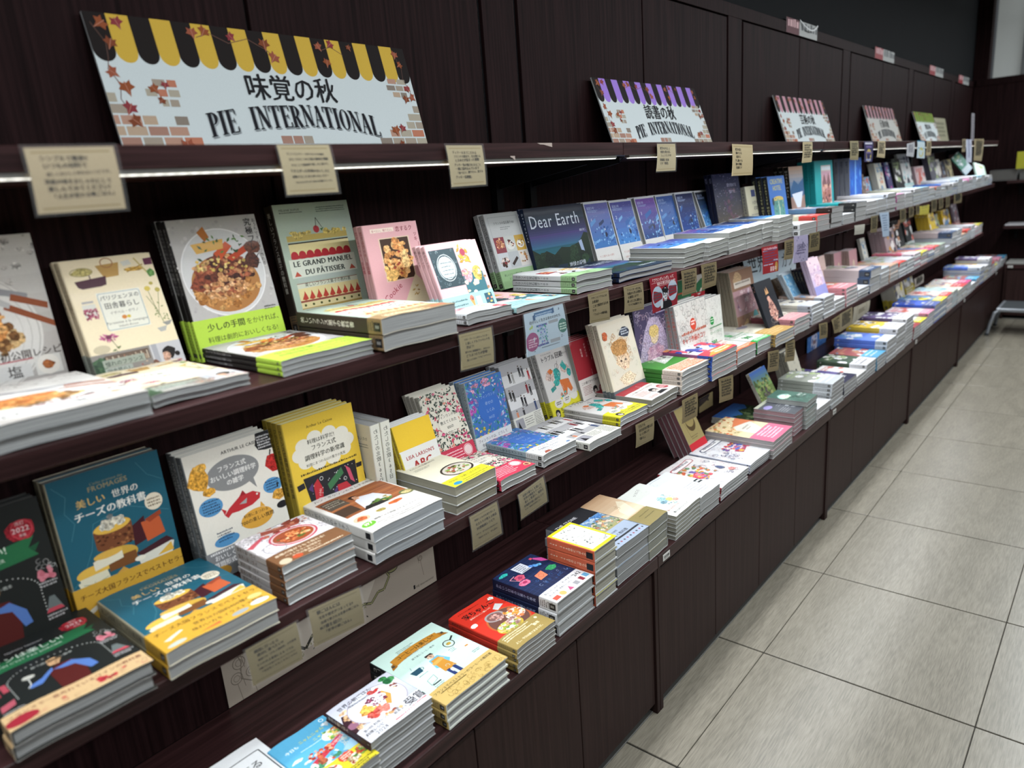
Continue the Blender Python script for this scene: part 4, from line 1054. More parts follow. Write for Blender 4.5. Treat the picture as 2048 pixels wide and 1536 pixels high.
dz('jewel', 'b3b6b6', 'b0b4b4', ('フランスの宝石菓子100', '404444'), [
    ('l', [(.08, .60), (.08, .95), (.92, .95), (.92, .60)], .006, '888c8c'), ('t', 'フランスの宝石菓子100', .5, .85, .058, '4c5050', 'c', .02), ('ln', .36, .80, .64, 2, .025, .02, '6c7070', 3),
    ('r', .08, .47, .37, .68, '7c2c38'), ('r', .37, .47, .68, .68, 'b8bcb8'), ('r', .68, .47, .96, .68, 'b49038'), ('r', .08, .26, .37, .47, 'b8bcc0'), ('r', .37, .26, .68, .47, 'a8acb0'), ('r', .68, .26, .96, .47, 'c4c0bc'),
    ('s', 26, .12, .51, .33, .66, .02, .04, ['c07c50', 'a85c3c', 'd8a880'], 3, 'o'), ('e', .52, .56, .12, .09, 'd0d0cc'), ('s', 20, .44, .53, .62, .63, .015, .03, ['8c2c2c', '4c2c24', 'd8c8b8'], 4, 'o'), ('e', .82, .56, .11, .08, 'd4d0c8'), ('s', 16, .74, .53, .9, .62, .015, .03, ['c09848', 'e0d8c0', '7c5034'], 5, 'o'), ('s', 24, .12, .28, .34, .44, .025, .045, ['3c241c', '5c3428', 'c8b8b0', '7c2c2c'], 6, 'o'), ('p', [(.42, .31), (.60, .40), (.64, .37), (.46, .28)], '2c1c18'), ('s', 14, .72, .28, .93, .44, .02, .035, ['a07040', '7c4c2c', 'c8b090'], 8)],
   band=(.235, '86a67a', [('r', 0, 0, 1, 1, '86a67a'), ('t', '美しいフランス菓子の粧い', .10, .68, .048, '34463a', 'l', .02), ('t', 'ビジュアル事典', .22, .45, .05, '34463a', 'l', .02), ('ln', .35, .2, .6, 1, .1, .03, '34463a', 3)], '86a67a'))
dz('dear', '101a30', '12203c', ('Dear Earth', 'c0c8d8'), [
    ('g', 0, .3, 1, 1, '1c5a68', '10182c', 12), ('g', 0, .44, 1, .62, '2c5a78', '3c3468', 6), ('g', 0, .62, 1, .80, '30305c', '141e38', 6), ('p', [(0, .20), (0, .44), (.12, .36), (.22, .40), (.34, .33), (.48, .42), (.62, .40), (.78, .44), (.86, .50), (.93, .58), (1, .56), (1, 0), (0, 0)], '142418'), ('p', [(.80, .46), (.86, .48), (.88, .26), (.83, .26)], '8c9cb8'), ('r', 0, 0, 1, .18, '16283a'), ('s', 24, 0, .1, 1, .36, .03, .08, ['182c1c', '101e16', '1f3622'], 3),
    ('t', 'Dear Earth', .045, .72, .185, 'b8c0cc', 'l', 0, 0, .93), ('t', '高砂淳二', .86, .60, .03, 'b8c0cc'), ('t', '地球の記憶', .55, .12, .06, 'b8c0cc')], inner='28385c')


def star(k, n, sky, seed):
    R = random.Random(seed)
    a = [('r', .03, .29, .97, .97, '1c3468'), ('g', .03, .29, .97, .97, sky[0], sky[1], 8)]
    a += [('t', '星旅少年', .09, .885, .075, 'a8b8d8', 'l', .01), ('ln', .09, .86, .5, 2, .02, .02, '8ca0c8', seed), ('t', str(n) if n else '', .14, .70, .11, 'c0cce0', 'l', .02)]
    for i in range(9):
        x, y = R.uniform(.05, .9), R.uniform(.32, .66)
        w, h = R.uniform(.1, .35), R.uniform(.03, .16)
        a.append(('p', [(x, y), (min(.97, x + w), y + h * .6), (min(.97, x + w), y + h), (x, y + h * .5)], R.choice(['2c5c9c', '1c4480', '4c80b8', '183058', '6c9cc8', '24508c'])))
    a += [('s', 40, .04, .3, .96, .6, .01, .04, ['2c5c98', '1c3c70', '5c90c0', '78a8d0'], seed + 1, 'star'), ('b', .62, .48, .05, .07, '18203c', seed + 2), ('b', .62, .56, .03, .025, 'a8b0c8', seed + 3), ('s', 30, .04, .6, .96, .96, .003, .006, ['b0c0e0'], seed + 4, 'dot')]
    dz('star%d' % k, 'c4c6c8', 'b8bcc0', ('星旅少年', '305080'), a, band=(.27, 'c6c6c4', [('r', 0, 0, 1, 1, 'c6c6c4'), ('t', 'そこに誰かに会った夜を', .12, .55, .055, '9c5c50', 'l', .01), ('t', '記憶するのが星の旅', .14, .25, .05, '9c5c50')], 'c6c6c4'), rb=True, pages='b4b6b0')


star(1, 1, ('3468a4', '5c5c94'), 11); star(2, 2, ('3c78b8', '484888'), 22); star(3, 3, ('1c3c74', '6c4c94'), 33); star(4, 4, ('2c60a0', '34508c'), 44)
star(5, 5, ('183c80', '101c48'), 55); star(6, 0, ('3c78b0', '101420'), 66)
dz('night', '20223a', '16182c', ('星空', '8c8ca0'), [('g', 0, 0, 1, 1, '5c5440', '1c2240', 14), ('g', 0, .10, 1, .28, '7c7c34', '3c3a44', 6), ('r', 0, 0, 1, .10, '0c100c'), ('s', 120, 0, .3, 1, 1, .003, .008, ['8c8cac', 'b0a8b8', '6c6c90'], 3, 'dot'), ('s', 24, .35, .3, .75, .75, .02, .06, ['4c3c50', '5c4450', '443a54'], 5), ('t', '星を見あげる', .50, .80, .06, 'a8a8bc', 'l', 0), ('t', '空のうた', .55, .70, .06, 'a8a8bc'), ('r', .30, .06, .34, .14, '2c2c24')])
dz('greycream', 'a8a692', '8c8a7c', ('TRAVELER', '3c4050'), [('r', .35, .78, .62, .92, '3c4466'), ('t', 'ハガキ', .35, .62, .12, '303644', 'l', .05), ('t', 'の本', .40, .50, .14, '303644', 'l', .05), ('r', .68, .72, .9, .78, '505868'), ('ln', .2, .4, .9, 4, .05, .03, '505868', 3), ('r', .3, .08, .55, .28, '4a5070'), ('e', .76, .18, .12, .10, '6a6c70'), ('ln', .72, .55, .9, 4, .04, .04, '404858', 4)])
dz('hotel', '3a66a8', '16181c', ('CREATIVE HOTEL', '9c9c70'), [('t', 'CREATIVE', .5, .86, .15, 'a8a868', 'c', .06), ('t', 'HOTEL', .5, .74, .15, 'a8a868', 'c', .06), ('e', .5, .58, .30, .07, 'b0a060'), ('r', .18, .1, .82, .56, '4c7c78'), ('s', 60, .2, .1, .8, .6, .02, .05, ['5c9488', '2c5c50', '7cacA0'.lower(), 'b0a868', '245048'], 3, 'leaf'), ('b', .2, .55, .06, .1, '2c3c48', 4), ('l', [(.5, .55), (.52, .1)], .04, 'a4b4a8')])
dz('alps', '8c7468', '14120f', ('WORLD WALK', 'a8a8a0'), [('g', 0, .5, 1, 1, '2c5888', 'a08878', 8), ('p', [(0, .6), (.3, .78), (.6, .70), (1, .80), (1, .5), (0, .5)], '24486c'), ('p', [(0, .5), (.1, .5), (.35, .3), (.65, .3), (.95, .52), (1, .52), (1, 0), (0, 0)], '7c645c'), ('p', [(.1, .55), (.9, .58), (.65, .32), (.4, .32)], 'b4bcc8'), ('s', 30, 0, .05, 1, .3, .04, .09, ['6c5450', '94807c', '84685c'], 3)],
   band=(.16, 'b8b8b8', [('r', 0, 0, 1, 1, 'b8b8b8'), ('t', '絶景の旅', .12, .25, .16, '202020', 'l', .05)], '2c2c2c'))
dz('teal', '1c8488', '157478', ('世界の不思議な', '0c4c50'), [('r', .34, .18, .88, .92, 'b8a8a4'), ('r', .36, .84, .86, .90, 'c4ccd0'), ('g', .36, .2, .86, .82, '8c5448', 'b08c98', 8), ('s', 50, .38, .22, .84, .62, .02, .06, ['7c4438', 'a06c58', '4c2c28', 'c09888', '8c5c50'], 3), ('p', [(.38, .6), (.5, .78), (.62, .6), (.74, .8), (.84, .6)], '6c4c50')], inner='157478')
dz('blue2', '1f4f9e', '6c7078', ('絶景ブック', '303848'), [('s', 60, 0, 0, 1, 1, .04, .12, ['1a469a', '3474c0', '163c80', '5c98d0', '204c90'], 3, 'leaf'), ('l', [(.5, 1), (.45, .3), (.7, 0)], .08, '6ca0d0')])
dz('wine', '1a1d1c', '121412', ('ワインは楽しい!', 'a8a8a0'), [
    ('p', [(0, .71), (.9, .77), (.84, .705), (.9, .645), (0, .60)], '22603c'), ('p', [(.84, .705), (.93, .72), (.88, .67)], '1a4a30'), ('t', 'ワインは楽しい!', .07, .70, .085, 'c0ccc0', 'l', .04, .035), ('t', "LE VIN C'EST PAS SORCIER", .12, .655, .042, 'b0c0b0', 'l', .02, .035), ('t', 'Ophélie Neiman', .28, .80, .04, 'a8a8a8', 'l', 0, .03),
    ('b', .83, .83, .115, .105, '94202c', 4), ('ring', .83, .83, .08, .006, 'b84850'), ('t', '2022', .755, .815, .062, 'd0b8b8', 'l', .04), ('t', '改訂', .79, .86, .035, 'd0b8b8'), ('t', '年版', .80, .785, .028, 'd0b8b8')] +
   [('e', .5 + .34 * math.cos(t * math.pi / 24), .44 + .13 * math.sin(t * math.pi / 24), .006, .006, 'b0b4b0', 6) for t in range(25)] + [('e', .16 if i % 2 else .84, .44 - (i // 2) * .022, .006, .006, 'b0b4b0', 6) for i in range(18)] + [
    ('t', '絵で読むワイン教本', .5, .505, .034, 'a8aca8', 'c'), ('p', [(.42, .14), (.62, .14), (.66, .36), (.60, .43), (.50, .44), (.42, .38)], '4a1a18'), ('p', [(.46, .40), (.60, .42), (.70, .34), (.72, .25), (.66, .24), (.60, .36), (.5, .38)], '4c6ca8'), ('p', [(.46, .40), (.34, .30), (.26, .30), (.26, .33), (.36, .36), (.46, .43)], '4c6ca8'), ('b', .50, .49, .055, .06, 'b08c68', 5), ('p', [(.47, .52), (.56, .52), (.57, .50), (.46, .50)], '4c3c28'), ('l', [(.29, .42), (.28, .34), (.25, .31)], .008, 'b8b8b4'), ('b', .295, .43, .045, .035, 'a8a8a0', 6), ('r', .44, .08, .50, .15, 'a88450'), ('r', .54, .08, .60, .15, 'a88450'),
    ('s', 16, .86, .48, .96, .56, .018, .026, ['a85c68', 'b8707c'], 4, 'dot'), ('s', 8, .84, .54, .98, .60, .02, .03, ['9a9c9a'], 5, 'curl'), ('ln', .84, .45, .98, 2, .02, .02, 'a0a0a0', 3), ('p', [(.88, .36), (.92, .36), (.97, .26), (.83, .26)], '5c6464'), ('p', [(.85, .285), (.95, .285), (.97, .26), (.83, .26)], 'a8404c'), ('ln', .83, .235, .98, 2, .02, .02, 'a0a0a0', 3),
    ('r', .05, .36, .09, .46, '8c3440'), ('r', .11, .38, .15, .47, 'a04450'), ('p', [(.04, .26), (.14, .28), (.13, .22), (.03, .2)], '9c4c58'), ('ln', .03, .17, .16, 2, .02, .02, 'a0a0a0', 3)],
   band=(.16, 'b89c74', [('r', 0, 0, 1, 1, 'b89c74'), ('t', 'フランスで一番売れているワインの教科書', .02, .62, .05, '5c2824', 'l', .04, .0), ('s', 30, .05, .1, .98, .5, .01, .028, ['8c3430', '9c7c5c', '745840', 'a8404c'], 5, 'curl'), ('s', 8, .3, .15, .95, .5, .015, .03, ['9c2c34'], 6), ('e', .10, .35, .11, .06, '8c2430')], 'b89c74'), inner='3a3a38', hard=True)
CH = [('l', [(.02, .30), (.14, .38), (.24, .5), (.30, .66), (.45, .68), (.62, .70), (.8, .64), (.98, .58)], .003, '4c8290'), ('l', [(.05, .96), (.14, .88), (.1, .78), (.16, .7), (.1, .6)], .003, '4c8290'), ('l', [(.78, .96), (.86, .86), (.98, .8)], .003, '4c8290'), ('l', [(.02, .28), (.25, .24), (.5, .3)], .003, '3c7080')]
dz('cheese', '1d5466', '8c8670', ('美しい世界のチーズの教科書', '3a3a34'), CH + [
    ('t', "L'atlas pratique des", .5, .905, .034, '8c8468', 'c'), ('t', 'FROMAGES', .5, .865, .066, '8c8468', 'c', .06), ('t', '美しい', .20, .785, .085, 'c8a868', 'l', .05), ('t', '世界の', .51, .785, .082, 'd0d0c8', 'l', .05), ('t', 'チーズの教科書', .16, .705, .092, 'd8d8d0', 'l', .05),
    ('e', .45, .60, .17, .07, 'c89c3c', 30), ('r', .28, .49, .62, .60, '6c4028'), ('e', .45, .49, .17, .05, '6c4028', 24), ('s', 40, .29, .46, .61, .585, .012, .02, ['8c5c38', '4c2818'], 3), ('e', .45, .605, .16, .055, 'd0a848', 28), ('s', 12, .36, .60, .55, .65, .03, .05, ['d0d0c4', 'b8b4a4'], 5), ('b', .45, .67, .03, .03, '6c7070', 3),
    ('p', [(.62, .56), (.74, .60), (.73, .44), (.60, .42)], '3c1820'), ('p', [(.70, .56), (.88, .56), (.90, .44), (.72, .42)], 'b05430'), ('p', [(.74, .57), (.90, .60), (.90, .57), (.78, .54)], '8c3c24'), ('e', .86, .67, .085, .085, 'd0c8b4', 26), ('ln', .80, .685, .92, 3, .022, .02, '5c5040', 3),
    ('e', .42, .40, .20, .09, 'b8943c', 28), ('r', .34, .32, .60, .40, '6c4424'), ('p', [(.06, .32), (.30, .36), (.34, .24), (.10, .20)], 'd0ccb0'), ('e', .20, .36, .14, .06, 'd0a848', 24), ('p', [(.08, .34), (.32, .345), (.34, .25), (.12, .2)], 'ccc8b0'), ('l', [(.1, .3), (.2, .28), (.32, .3)], .006, '7c8c78'), ('l', [(.14, .22), (.2, .3)], .005, '7c8c78'), ('p', [(.22, .42), (.48, .45), (.48, .38), (.22, .36)], 'd0ccb8'), ('e', .36, .44, .13, .035, 'c8a048', 20),
    ('p', [(.60, .34), (.88, .38), (.96, .36), (.92, .28), (.62, .26)], 'c8c8bc'), ('p', [(.60, .37), (.90, .41), (.96, .37), (.64, .34)], '3a1c24'), ('p', [(.78, .30), (.93, .36), (.94, .30)], 'c8a040'), ('p', [(.26, .26), (.48, .30), (.54, .22), (.30, .18)], 'd4d0c0'), ('p', [(.30, .25), (.46, .32), (.50, .29)], 'b88c3c'), ('s', 10, .3, .2, .5, .25, .006, .01, ['5c5c50'], 7, 'dot'), ('e', .62, .33, .05, .025, 'd8d4c4')],
   band=(.29, 'b98f30', [('r', 0, 0, 1, 1, 'bb9234'), ('t', 'チーズ大国フランスでベストセラー!', .04, .72, .062, '4c2c14', 'l', .04), ('t', '世界20カ国約400種の', .33, .48, .055, '38281c', 'l', .03), ('t', '味わい方をイラストで解説', .28, .26, .055, '38281c', 'l', .03), ('p', [(.06, .42), (.22, .56), (.24, .50), (.10, .34)], 'c8c4b4'), ('e', .12, .14, .08, .03, 'a8b0a8'), ('p', [(.30, .10), (.5, .2), (.5, .1)], 'b85c34'), ('e', .68, .14, .08, .03, '8c9498'), ('e', .90, .50, .07, .04, 'c0b070'), ('e', .88, .2, .09, .04, 'd0d0c8')], 'b98f30'), inner='c4bca4')
dz('caisne', 'd2d0c6', '5c6062', ('フランス式おいしい調理科学の雑学', 'c8c8c4'), [
    ('t', 'ARTHUR LE CAISNE', .42, .925, .048, '202020', 'l', .05), ('e', .50, .76, .30, .175, '7c7e7e', 36), ('p', [(.70, .70), (.72, .58), (.62, .68)], '7c7e7e'), ('t', 'フランス式', .5, .80, .066, 'd8d8d4', 'c', .04), ('t', 'おいしい調理科学', .5, .74, .066, 'd8d8d4', 'c', .04), ('t', 'の雑学', .5, .68, .066, 'd8d8d4', 'c', .04),
    ('b', .12, .80, .12, .14, 'c89438', 3), ('b', .18, .88, .07, .05, 'd0a048', 4), ('b', .2, .68, .07, .05, 'c89438', 6), ('b', .95, .93, .16, .11, '1e1e20', 5), ('ln', .84, .96, 1, 5, .022, .022, 'c0c0c0', 3), ('b', .97, .73, .10, .10, 'a82824', 6), ('l', [(.95, .80), (.97, .84)], .016, '20201c'), ('e', .18, .56, .13, .095, '4c84b0', 26), ('ln', .09, .60, .28, 5, .022, .02, '1c3048', 4), ('e', .90, .55, .115, .085, '4c84b0', 26), ('ln', .82, .585, .98, 4, .022, .02, '1c3048', 6),
    ('p', [(.30, .46), (.36, .50), (.50, .56), (.66, .565), (.74, .53), (.72, .49), (.62, .46), (.46, .45), (.38, .455), (.33, .43)], 'a82a30'), ('p', [(.30, .46), (.28, .52), (.33, .49)], 'a82a30'), ('p', [(.50, .56), (.55, .60), (.58, .56)], '8c2028'), ('p', [(.48, .50), (.58, .53), (.56, .49)], '8c9494'), ('e', .70, .53, .012, .012, 'd0d0c8', 10), ('b', .95, .46, .10, .07, 'c0903c', 7), ('l', [(.95, .52), (.96, .56)], .018, '1c1c18'),
    ('e', .64, .345, .19, .105, 'c8963c', 30), ('p', [(.70, .42), (.72, .46), (.76, .41)], 'c8963c'), ('t', '料理にまつわる', .64, .375, .042, '302414', 'c', .02), ('t', '700の楽しい質問', .64, .325, .052, '302414', 'c', .04), ('e', .96, .37, .07, .04, '1c1c1e'), ('e', .26, .27, .14, .06, '4c84b0', 24), ('ln', .17, .34, .34, 4, .022, .02, '1c3048', 8)],
   band=(.22, '76787a', [('r', 0, 0, 1, 1, '76787a'), ('ln', .05, .88, .98, 1, .1, .028, 'd0d0d0', 3), ('t', 'おいしく料理するための理論が', .08, .66, .062, 'd4d4d4', 'l', .03), ('t', '質問形式で楽しく学べます', .06, .42, .062, 'd4d4d4', 'l', .03), ('e', .13, .22, .10, .06, 'b88c3c'), ('e', .5, .18, .08, .05, '3c5c80'), ('b', .72, .15, .06, .04, 'a82a30', 4)], '5c6062'), inner='c8c8c0', hard=True)
dz('kagaku', 'd3b43f', 'b09a3c', ('フランス式調理科学の新常識', '2c2c24'), [
    ('t', 'Arthur Le Caisne', .5, .905, .048, '3c3420', 'c', .02), ('e', .5, .70, .35, .16, 'd2d0c4', 30)] + [('e', .5 + .34 * math.cos(i * .628), .70 + .115 * math.sin(i * .628), .105, .085, 'd2d0c4', 18) for i in range(10)] + [
    ('t', '料理は科学だ!', .48, .77, .062, '28281e', 'c', .04), ('t', 'フランス式', .5, .71, .072, '28281e', 'c', .05), ('t', '調理科学の新常識', .5, .64, .072, '28281e', 'c', .05), ('t', '料理にまつわる62の驚きの真実', .5, .585, .04, '28281e', 'c', .02), ('ln', .12, .525, .93, 1, .02, .028, '3c3420', 5),
    ('p', [(.14, .50), (.90, .50), (.88, .12), (.22, .12)], '26262a'), ('p', [(.04, .46), (.14, .47), (.15, .42), (.05, .41)], '26262a'), ('p', [(.90, .46), (.99, .46), (.98, .42), (.90, .42)], '26262a'),
    ('p', [(.26, .42), (.33, .46), (.38, .36), (.32, .16), (.25, .2)], 'a82c34'), ('t', 'Poulet rôti', .29, .20, .05, 'e0c8c0', 'l', 0, 1.3), ('p', [(.45, .38), (.68, .48), (.70, .42), (.47, .32)], '3c6c48'), ('p', [(.58, .34), (.72, .34), (.80, .26), (.66, .22), (.58, .28)], 'a83038'), ('p', [(.74, .48), (.80, .44), (.84, .30), (.78, .34)], 'b84c64'), ('p', [(.42, .26), (.60, .22), (.48, .20)], 'b06878'), ('p', [(.18, .40), (.25, .44), (.24, .36)], '4c3868'), ('p', [(.52, .30), (.58, .33), (.56, .26)], '4c3868'), ('ring', .38, .45, .025, .006, 'c8c8c8'), ('ring', .71, .37, .025, .006, 'c8c8c8'), ('s', 30, .2, .14, .88, .48, .004, .008, ['c8c8c8'], 3, 'dot'), ('t', '160', .44, .15, .06, '4c78a8', 'l', .05)],
   band=(.10, '8c8c84', [('r', 0, 0, 1, 1, '8c8c84')], '9c9c94'), inner='d0c890', hard=True)
dz('hokuou', 'c8c4b0', 'c4c4ba', ('わたしの北欧365日', '303430'), [('t', 'わたしの北欧365日', .12, .82, .07, '38403c', 'l', .02), ('ln', .12, .76, .5, 2, .03, .025, '606860', 4), ('e', .62, .38, .33, .26, '2c2420', 30), ('e', .62, .38, .29, .22, 'b0aaa0', 30), ('s', 36, .4, .28, .86, .48, .02, .05, ['3c5c28', '4c3c28', '94403c', '748c44', 'c8c0b0'], 3, 'o')],
   band=(.12, 'c0b83c', [('r', 0, 0, 1, 1, 'c0b83c')], 'c0b83c'))
D['hokuoub'] = dict(D['hokuou'], rb=True, pages='b2ae9a', band=(.22, 'c0b82c', [('r', 0, 0, 1, 1, 'c0b82c'), ('t', '今日は、北欧ごはんの日', .08, .6, .07, '3a3c20', 'l', .03), ('ln', .3, .3, .9, 2, .2, .03, '4c4c2c', 3), ('e', .16, .26, .09, .06, '2c7ca0')], 'b2ae9a'), spine='b2ae9a')
dz('abc', 'c9c9c6', 'bfae3c', ("LISA LARSON'S ABC", '802020'), [('r', 0, .62, 1, 1, 'd0ae30'), ('g', 0, .62, 1, .66, 'c9c9c6', 'd0ae30', 2), ('t', "LISA LARSON'S", .5, .50, .105, '942c28', 'c', .05), ('t', 'ABC', .5, .34, .24, '942c28', 'c', .09), ('ln', .2, .28, .8, 2, .03, .03, '8c8c88', 2)])
FL = ['c0587c', 'b83c64', '34443c', '2c3834', 'c87c68', '48584c', 'd8d4cc']
dz('floral', 'c6c2b4', 'b8b4a8', ('フィンランドが教えてくれた100の大切なこと', '404038'), [
    ('s', 480, 0, 0, 1, 1, .028, .05, ['2c3630', '3c4a40', '34403a', 'b8445c', '525c50'], 3, 'leaf'), ('s', 44, 0, 0, 1, 1, .035, .055, ['b84c70', 'b83c60', 'c46c84', 'c88c78'], 5), ('e', .55, .58, .28, .22, 'c9c5b8', 30), ('t', 'フィンランドが', .55, .66, .075, '28302c', 'c', .03), ('t', '教えてくれた', .55, .59, .075, '28302c', 'c', .03), ('t', '100の', .55, .52, .078, '28302c', 'c', .03), ('t', '大切なこと', .55, .45, .078, '28302c', 'c', .03)],
   band=(.29, 'b0344a', [('r', 0, 0, 1, 1, 'b0344a'), ('ln', .08, .8, .66, 6, .12, .026, 'e0c0c4', 5), ('ring', .80, .68, .12, .008, 'e0d0d0'), ('e', .80, .68, .10, .10, 'd0b8b8', 24), ('b', .9, .28, .09, .07, 'b8a070', 3), ('e', .9, .28, .05, .04, '7c2c34')], 'b0344a'), pages='c0c0bc')
BF = ['3c6c9c', '5c5c9c', '3c8070', '6c9cb8', '2c6c60', '8c6c9c', '4c8c84']
dz('bluefin', '3c68a4', '8c9ca4', ('フィンランド幸せのメソッド', '2c3c44'), [
    ('s', 420, 0, 0, 1, 1, .025, .06, BF + ['9cb4c8'], 3, 'leaf'), ('e', .52, .60, .30, .30, '3560a6', 30), ('s', 14, .05, .12, .4, .4, .03, .04, ['b8a848', 'c0b050'], 4), ('s', 20, .1, .85, .9, .98, .03, .045, ['b87c98', 'c090a8'], 6), ('s', 12, .3, .18, .9, .3, .03, .045, ['c06c90', 'b88ca8'], 7), ('s', 10, .0, .55, .14, .75, .03, .05, ['94488c', 'a05c9c'], 8),
    ('t', 'フィンランド', .53, .74, .07, '8ca4c4', 'c', .01), ('t', '幸せの', .53, .64, .075, '8ca4c4', 'c', .01), ('t', 'しくみ', .53, .54, .075, '8ca4c4', 'c', .01), ('t', '365日', .53, .45, .065, '8ca4c4', 'c', .01)],
   band=(.27, 'c6c8c8', [('r', 0, 0, 1, 1, 'c6c8c8'), ('t', 'フィンランドは、どうして', .06, .72, .068, '443c50', 'l', .02), ('t', '幸福度No.1なのか?', .14, .48, .07, '443c50', 'l', .02), ('ln', .08, .34, .6, 2, .12, .02, '707078', 3), ('p', [(.10, .06), (.18, .26), (.28, .22), (.3, .04)], '8c4838'), ('b', .84, .2, .06, .03, '5c7ca8', 3)], 'c6c8c8'))
PEO = []
for i, (x, y, c) in enumerate([(.25, .84, '20201f'), (.36, .82, '8c8c88'), (.62, .88, '28282a'), (.72, .86, '404044'), (.9, .8, '94282c'), (.12, .60, '20201f'), (.22, .58, '20201f'), (.45, .48, '1c1c20'), (.55, .46, '1c1c20'), (.72, .62, '701c24'), (.82, .58, '28282a'), (.85, .36, '2c3c60'), (.18, .3, 'b8785c'), (.4, .3, '303034')]):
    PEO += [('e', x, y + .05, .022, .022, '5c5048', 8), ('p', [(x - .035, y + .03), (x + .035, y + .03), (x + .03, y - .03), (x - .03, y - .03)], c), ('p', [(x - .03, y - .03), (x + .03, y - .03), (x + .035, y - .10), (x + .008, y - .10), (x, y - .04), (x - .01, y - .10), (x - .035, y - .10)], c)]
dz('people', '9a9a9c', '8c8c8e', ('グループ', '1c1c1e'), [('r', 0, .70, 1, .86, 'c0c0c0'), ('r', 0, .38, 1, .54, 'c4c4c4'), ('t', 'PUNKS', .26, .52, .05, '202022', 'l', .04)] + PEO,
   band=(.26, 'c2c2ba', [('r', 0, 0, 1, 1, 'c2c2ba'), ('r', .05, .35, .32, .9, '8c8c92'), ('p', [(.08, .35), (.14, .8), (.2, .35)], '202024'), ('ln', .36, .8, .66, 4, .12, .022, '4c4c4c', 3), ('ln', .70, .9, .95, 10, .085, .02, '4c4c4c', 4)], 'c2c2ba'))
TR = [('b', .24, .62, .15, .12, 'b4a098', 3), ('b', .48, .60, .12, .14, '2c8c88', 5), ('b', .40, .50, .1, .08, '3c9c94', 8), ('p', [(.5, .52), (.80, .50), (.86, .34), (.78, .30), (.70, .38), (.62, .28), (.54, .32)], 'b86434'), ('b', .78, .66, .14, .1, 'b09890', 6), ('p', [(.66, .72), (.78, .78), (.86, .66), (.76, .62)], '2c8c88'), ('b', .88, .58, .08, .1, '2c8c88', 7), ('p', [(.16, .44), (.34, .48), (.34, .42), (.18, .38)], '2c7c78'), ('b', .30, .68, .08, .06, 'b86434', 8), ('s', 14, .15, .3, .9, .76, .03, .05, ['c8c4c0', '5c5450', 'b89080'], 4, 'curl'), ('s', 8, .3, .26, .6, .34, .03, .05, ['a87c68', '2c8c88'], 12), ('ring', .54, .72, .06, .008, '4c4440'), ('l', [(.52, .66), (.6, .8)], .01, '5c5450')]
dz('trouble', 'bcbab8', 'b6b4b0', ('トラブル回避ガイド', '242424'), [('t', 'クリエイターのための', .14, .93, .035, '383838'), ('t', 'トラブル', .10, .84, .115, '26262a', 'l', .05), ('t', '回避', .58, .84, .13, '26262a', 'l', .06), ('t', 'ガイド', .84, .86, .05, '26262a', 'l', .03)] + TR,
   band=(.27, 'c2bc2e', [('p', [(0, 0), (1, 0), (1, .9), (.8, .74), (.62, .86), (.4, .66), (.2, .80), (0, .62)], 'c2bc2e'), ('e', .28, .78, .14, .10, 'c4c2bc', 24), ('e', .56, .84, .14, .10, 'c4c2bc', 24), ('e', .82, .90, .13, .09, 'c4c2bc', 24), ('ln', .2, .8, .36, 2, .1, .03, '303030', 3), ('ln', .5, .86, .64, 2, .1, .03, '303030', 4), ('b', .16, .30, .09, .09, '1c1c20', 4), ('b', .16, .24, .05, .05, 'b8b0a8', 5), ('t', '知っていれば困らない!', .28, .34, .068, '26261c', 'l', .05), ('ln', .3, .2, .9, 1, .1, .03, '44442c', 5)], 'c0ba2e'))
dz('brand', '8f2630', '8f2630', ('ブランディングデザインの教科書', 'd8c0c0'), [('v', 'ブランディング', .74, .94, .068, 'd4bcbc', .02), ('v', 'デザインの', .56, .92, .068, 'd4bcbc', .02), ('v', '教科書', .38, .86, .068, 'd4bcbc', .02), ('v', '烏丸久美子', .62, .52, .03, 'd4bcbc')],
   band=(.42, 'c6c0bc', [('r', 0, 0, 1, 1, 'c6c0bc'), ('t', 'この1冊ですべて分かる!', .08, .80, .074, '2c2624', 'l', .04), ('ln', .10, .70, .45, 6, .055, .024, '8c5c58', 4), ('b', .58, .50, .10, .12, '18181a', 4), ('b', .58, .42, .07, .07, 'c0b4ac', 6), ('ring', .555, .43, .025, .006, '202024'), ('ring', .61, .43, .025, .006, '202024'), ('p', [(.44, .10), (.48, .28), (.68, .28), (.74, .1)], '1c1c20'), ('e', .85, .44, .12, .12, '8c2430', 26), ('ln', .77, .50, .94, 4, .05, .03, 'd8b8b8', 6), ('ln', .1, .2, .42, 3, .05, .022, '8c5c58', 7)], 'c6c0bc'), pages='aaa89e', rb=True)
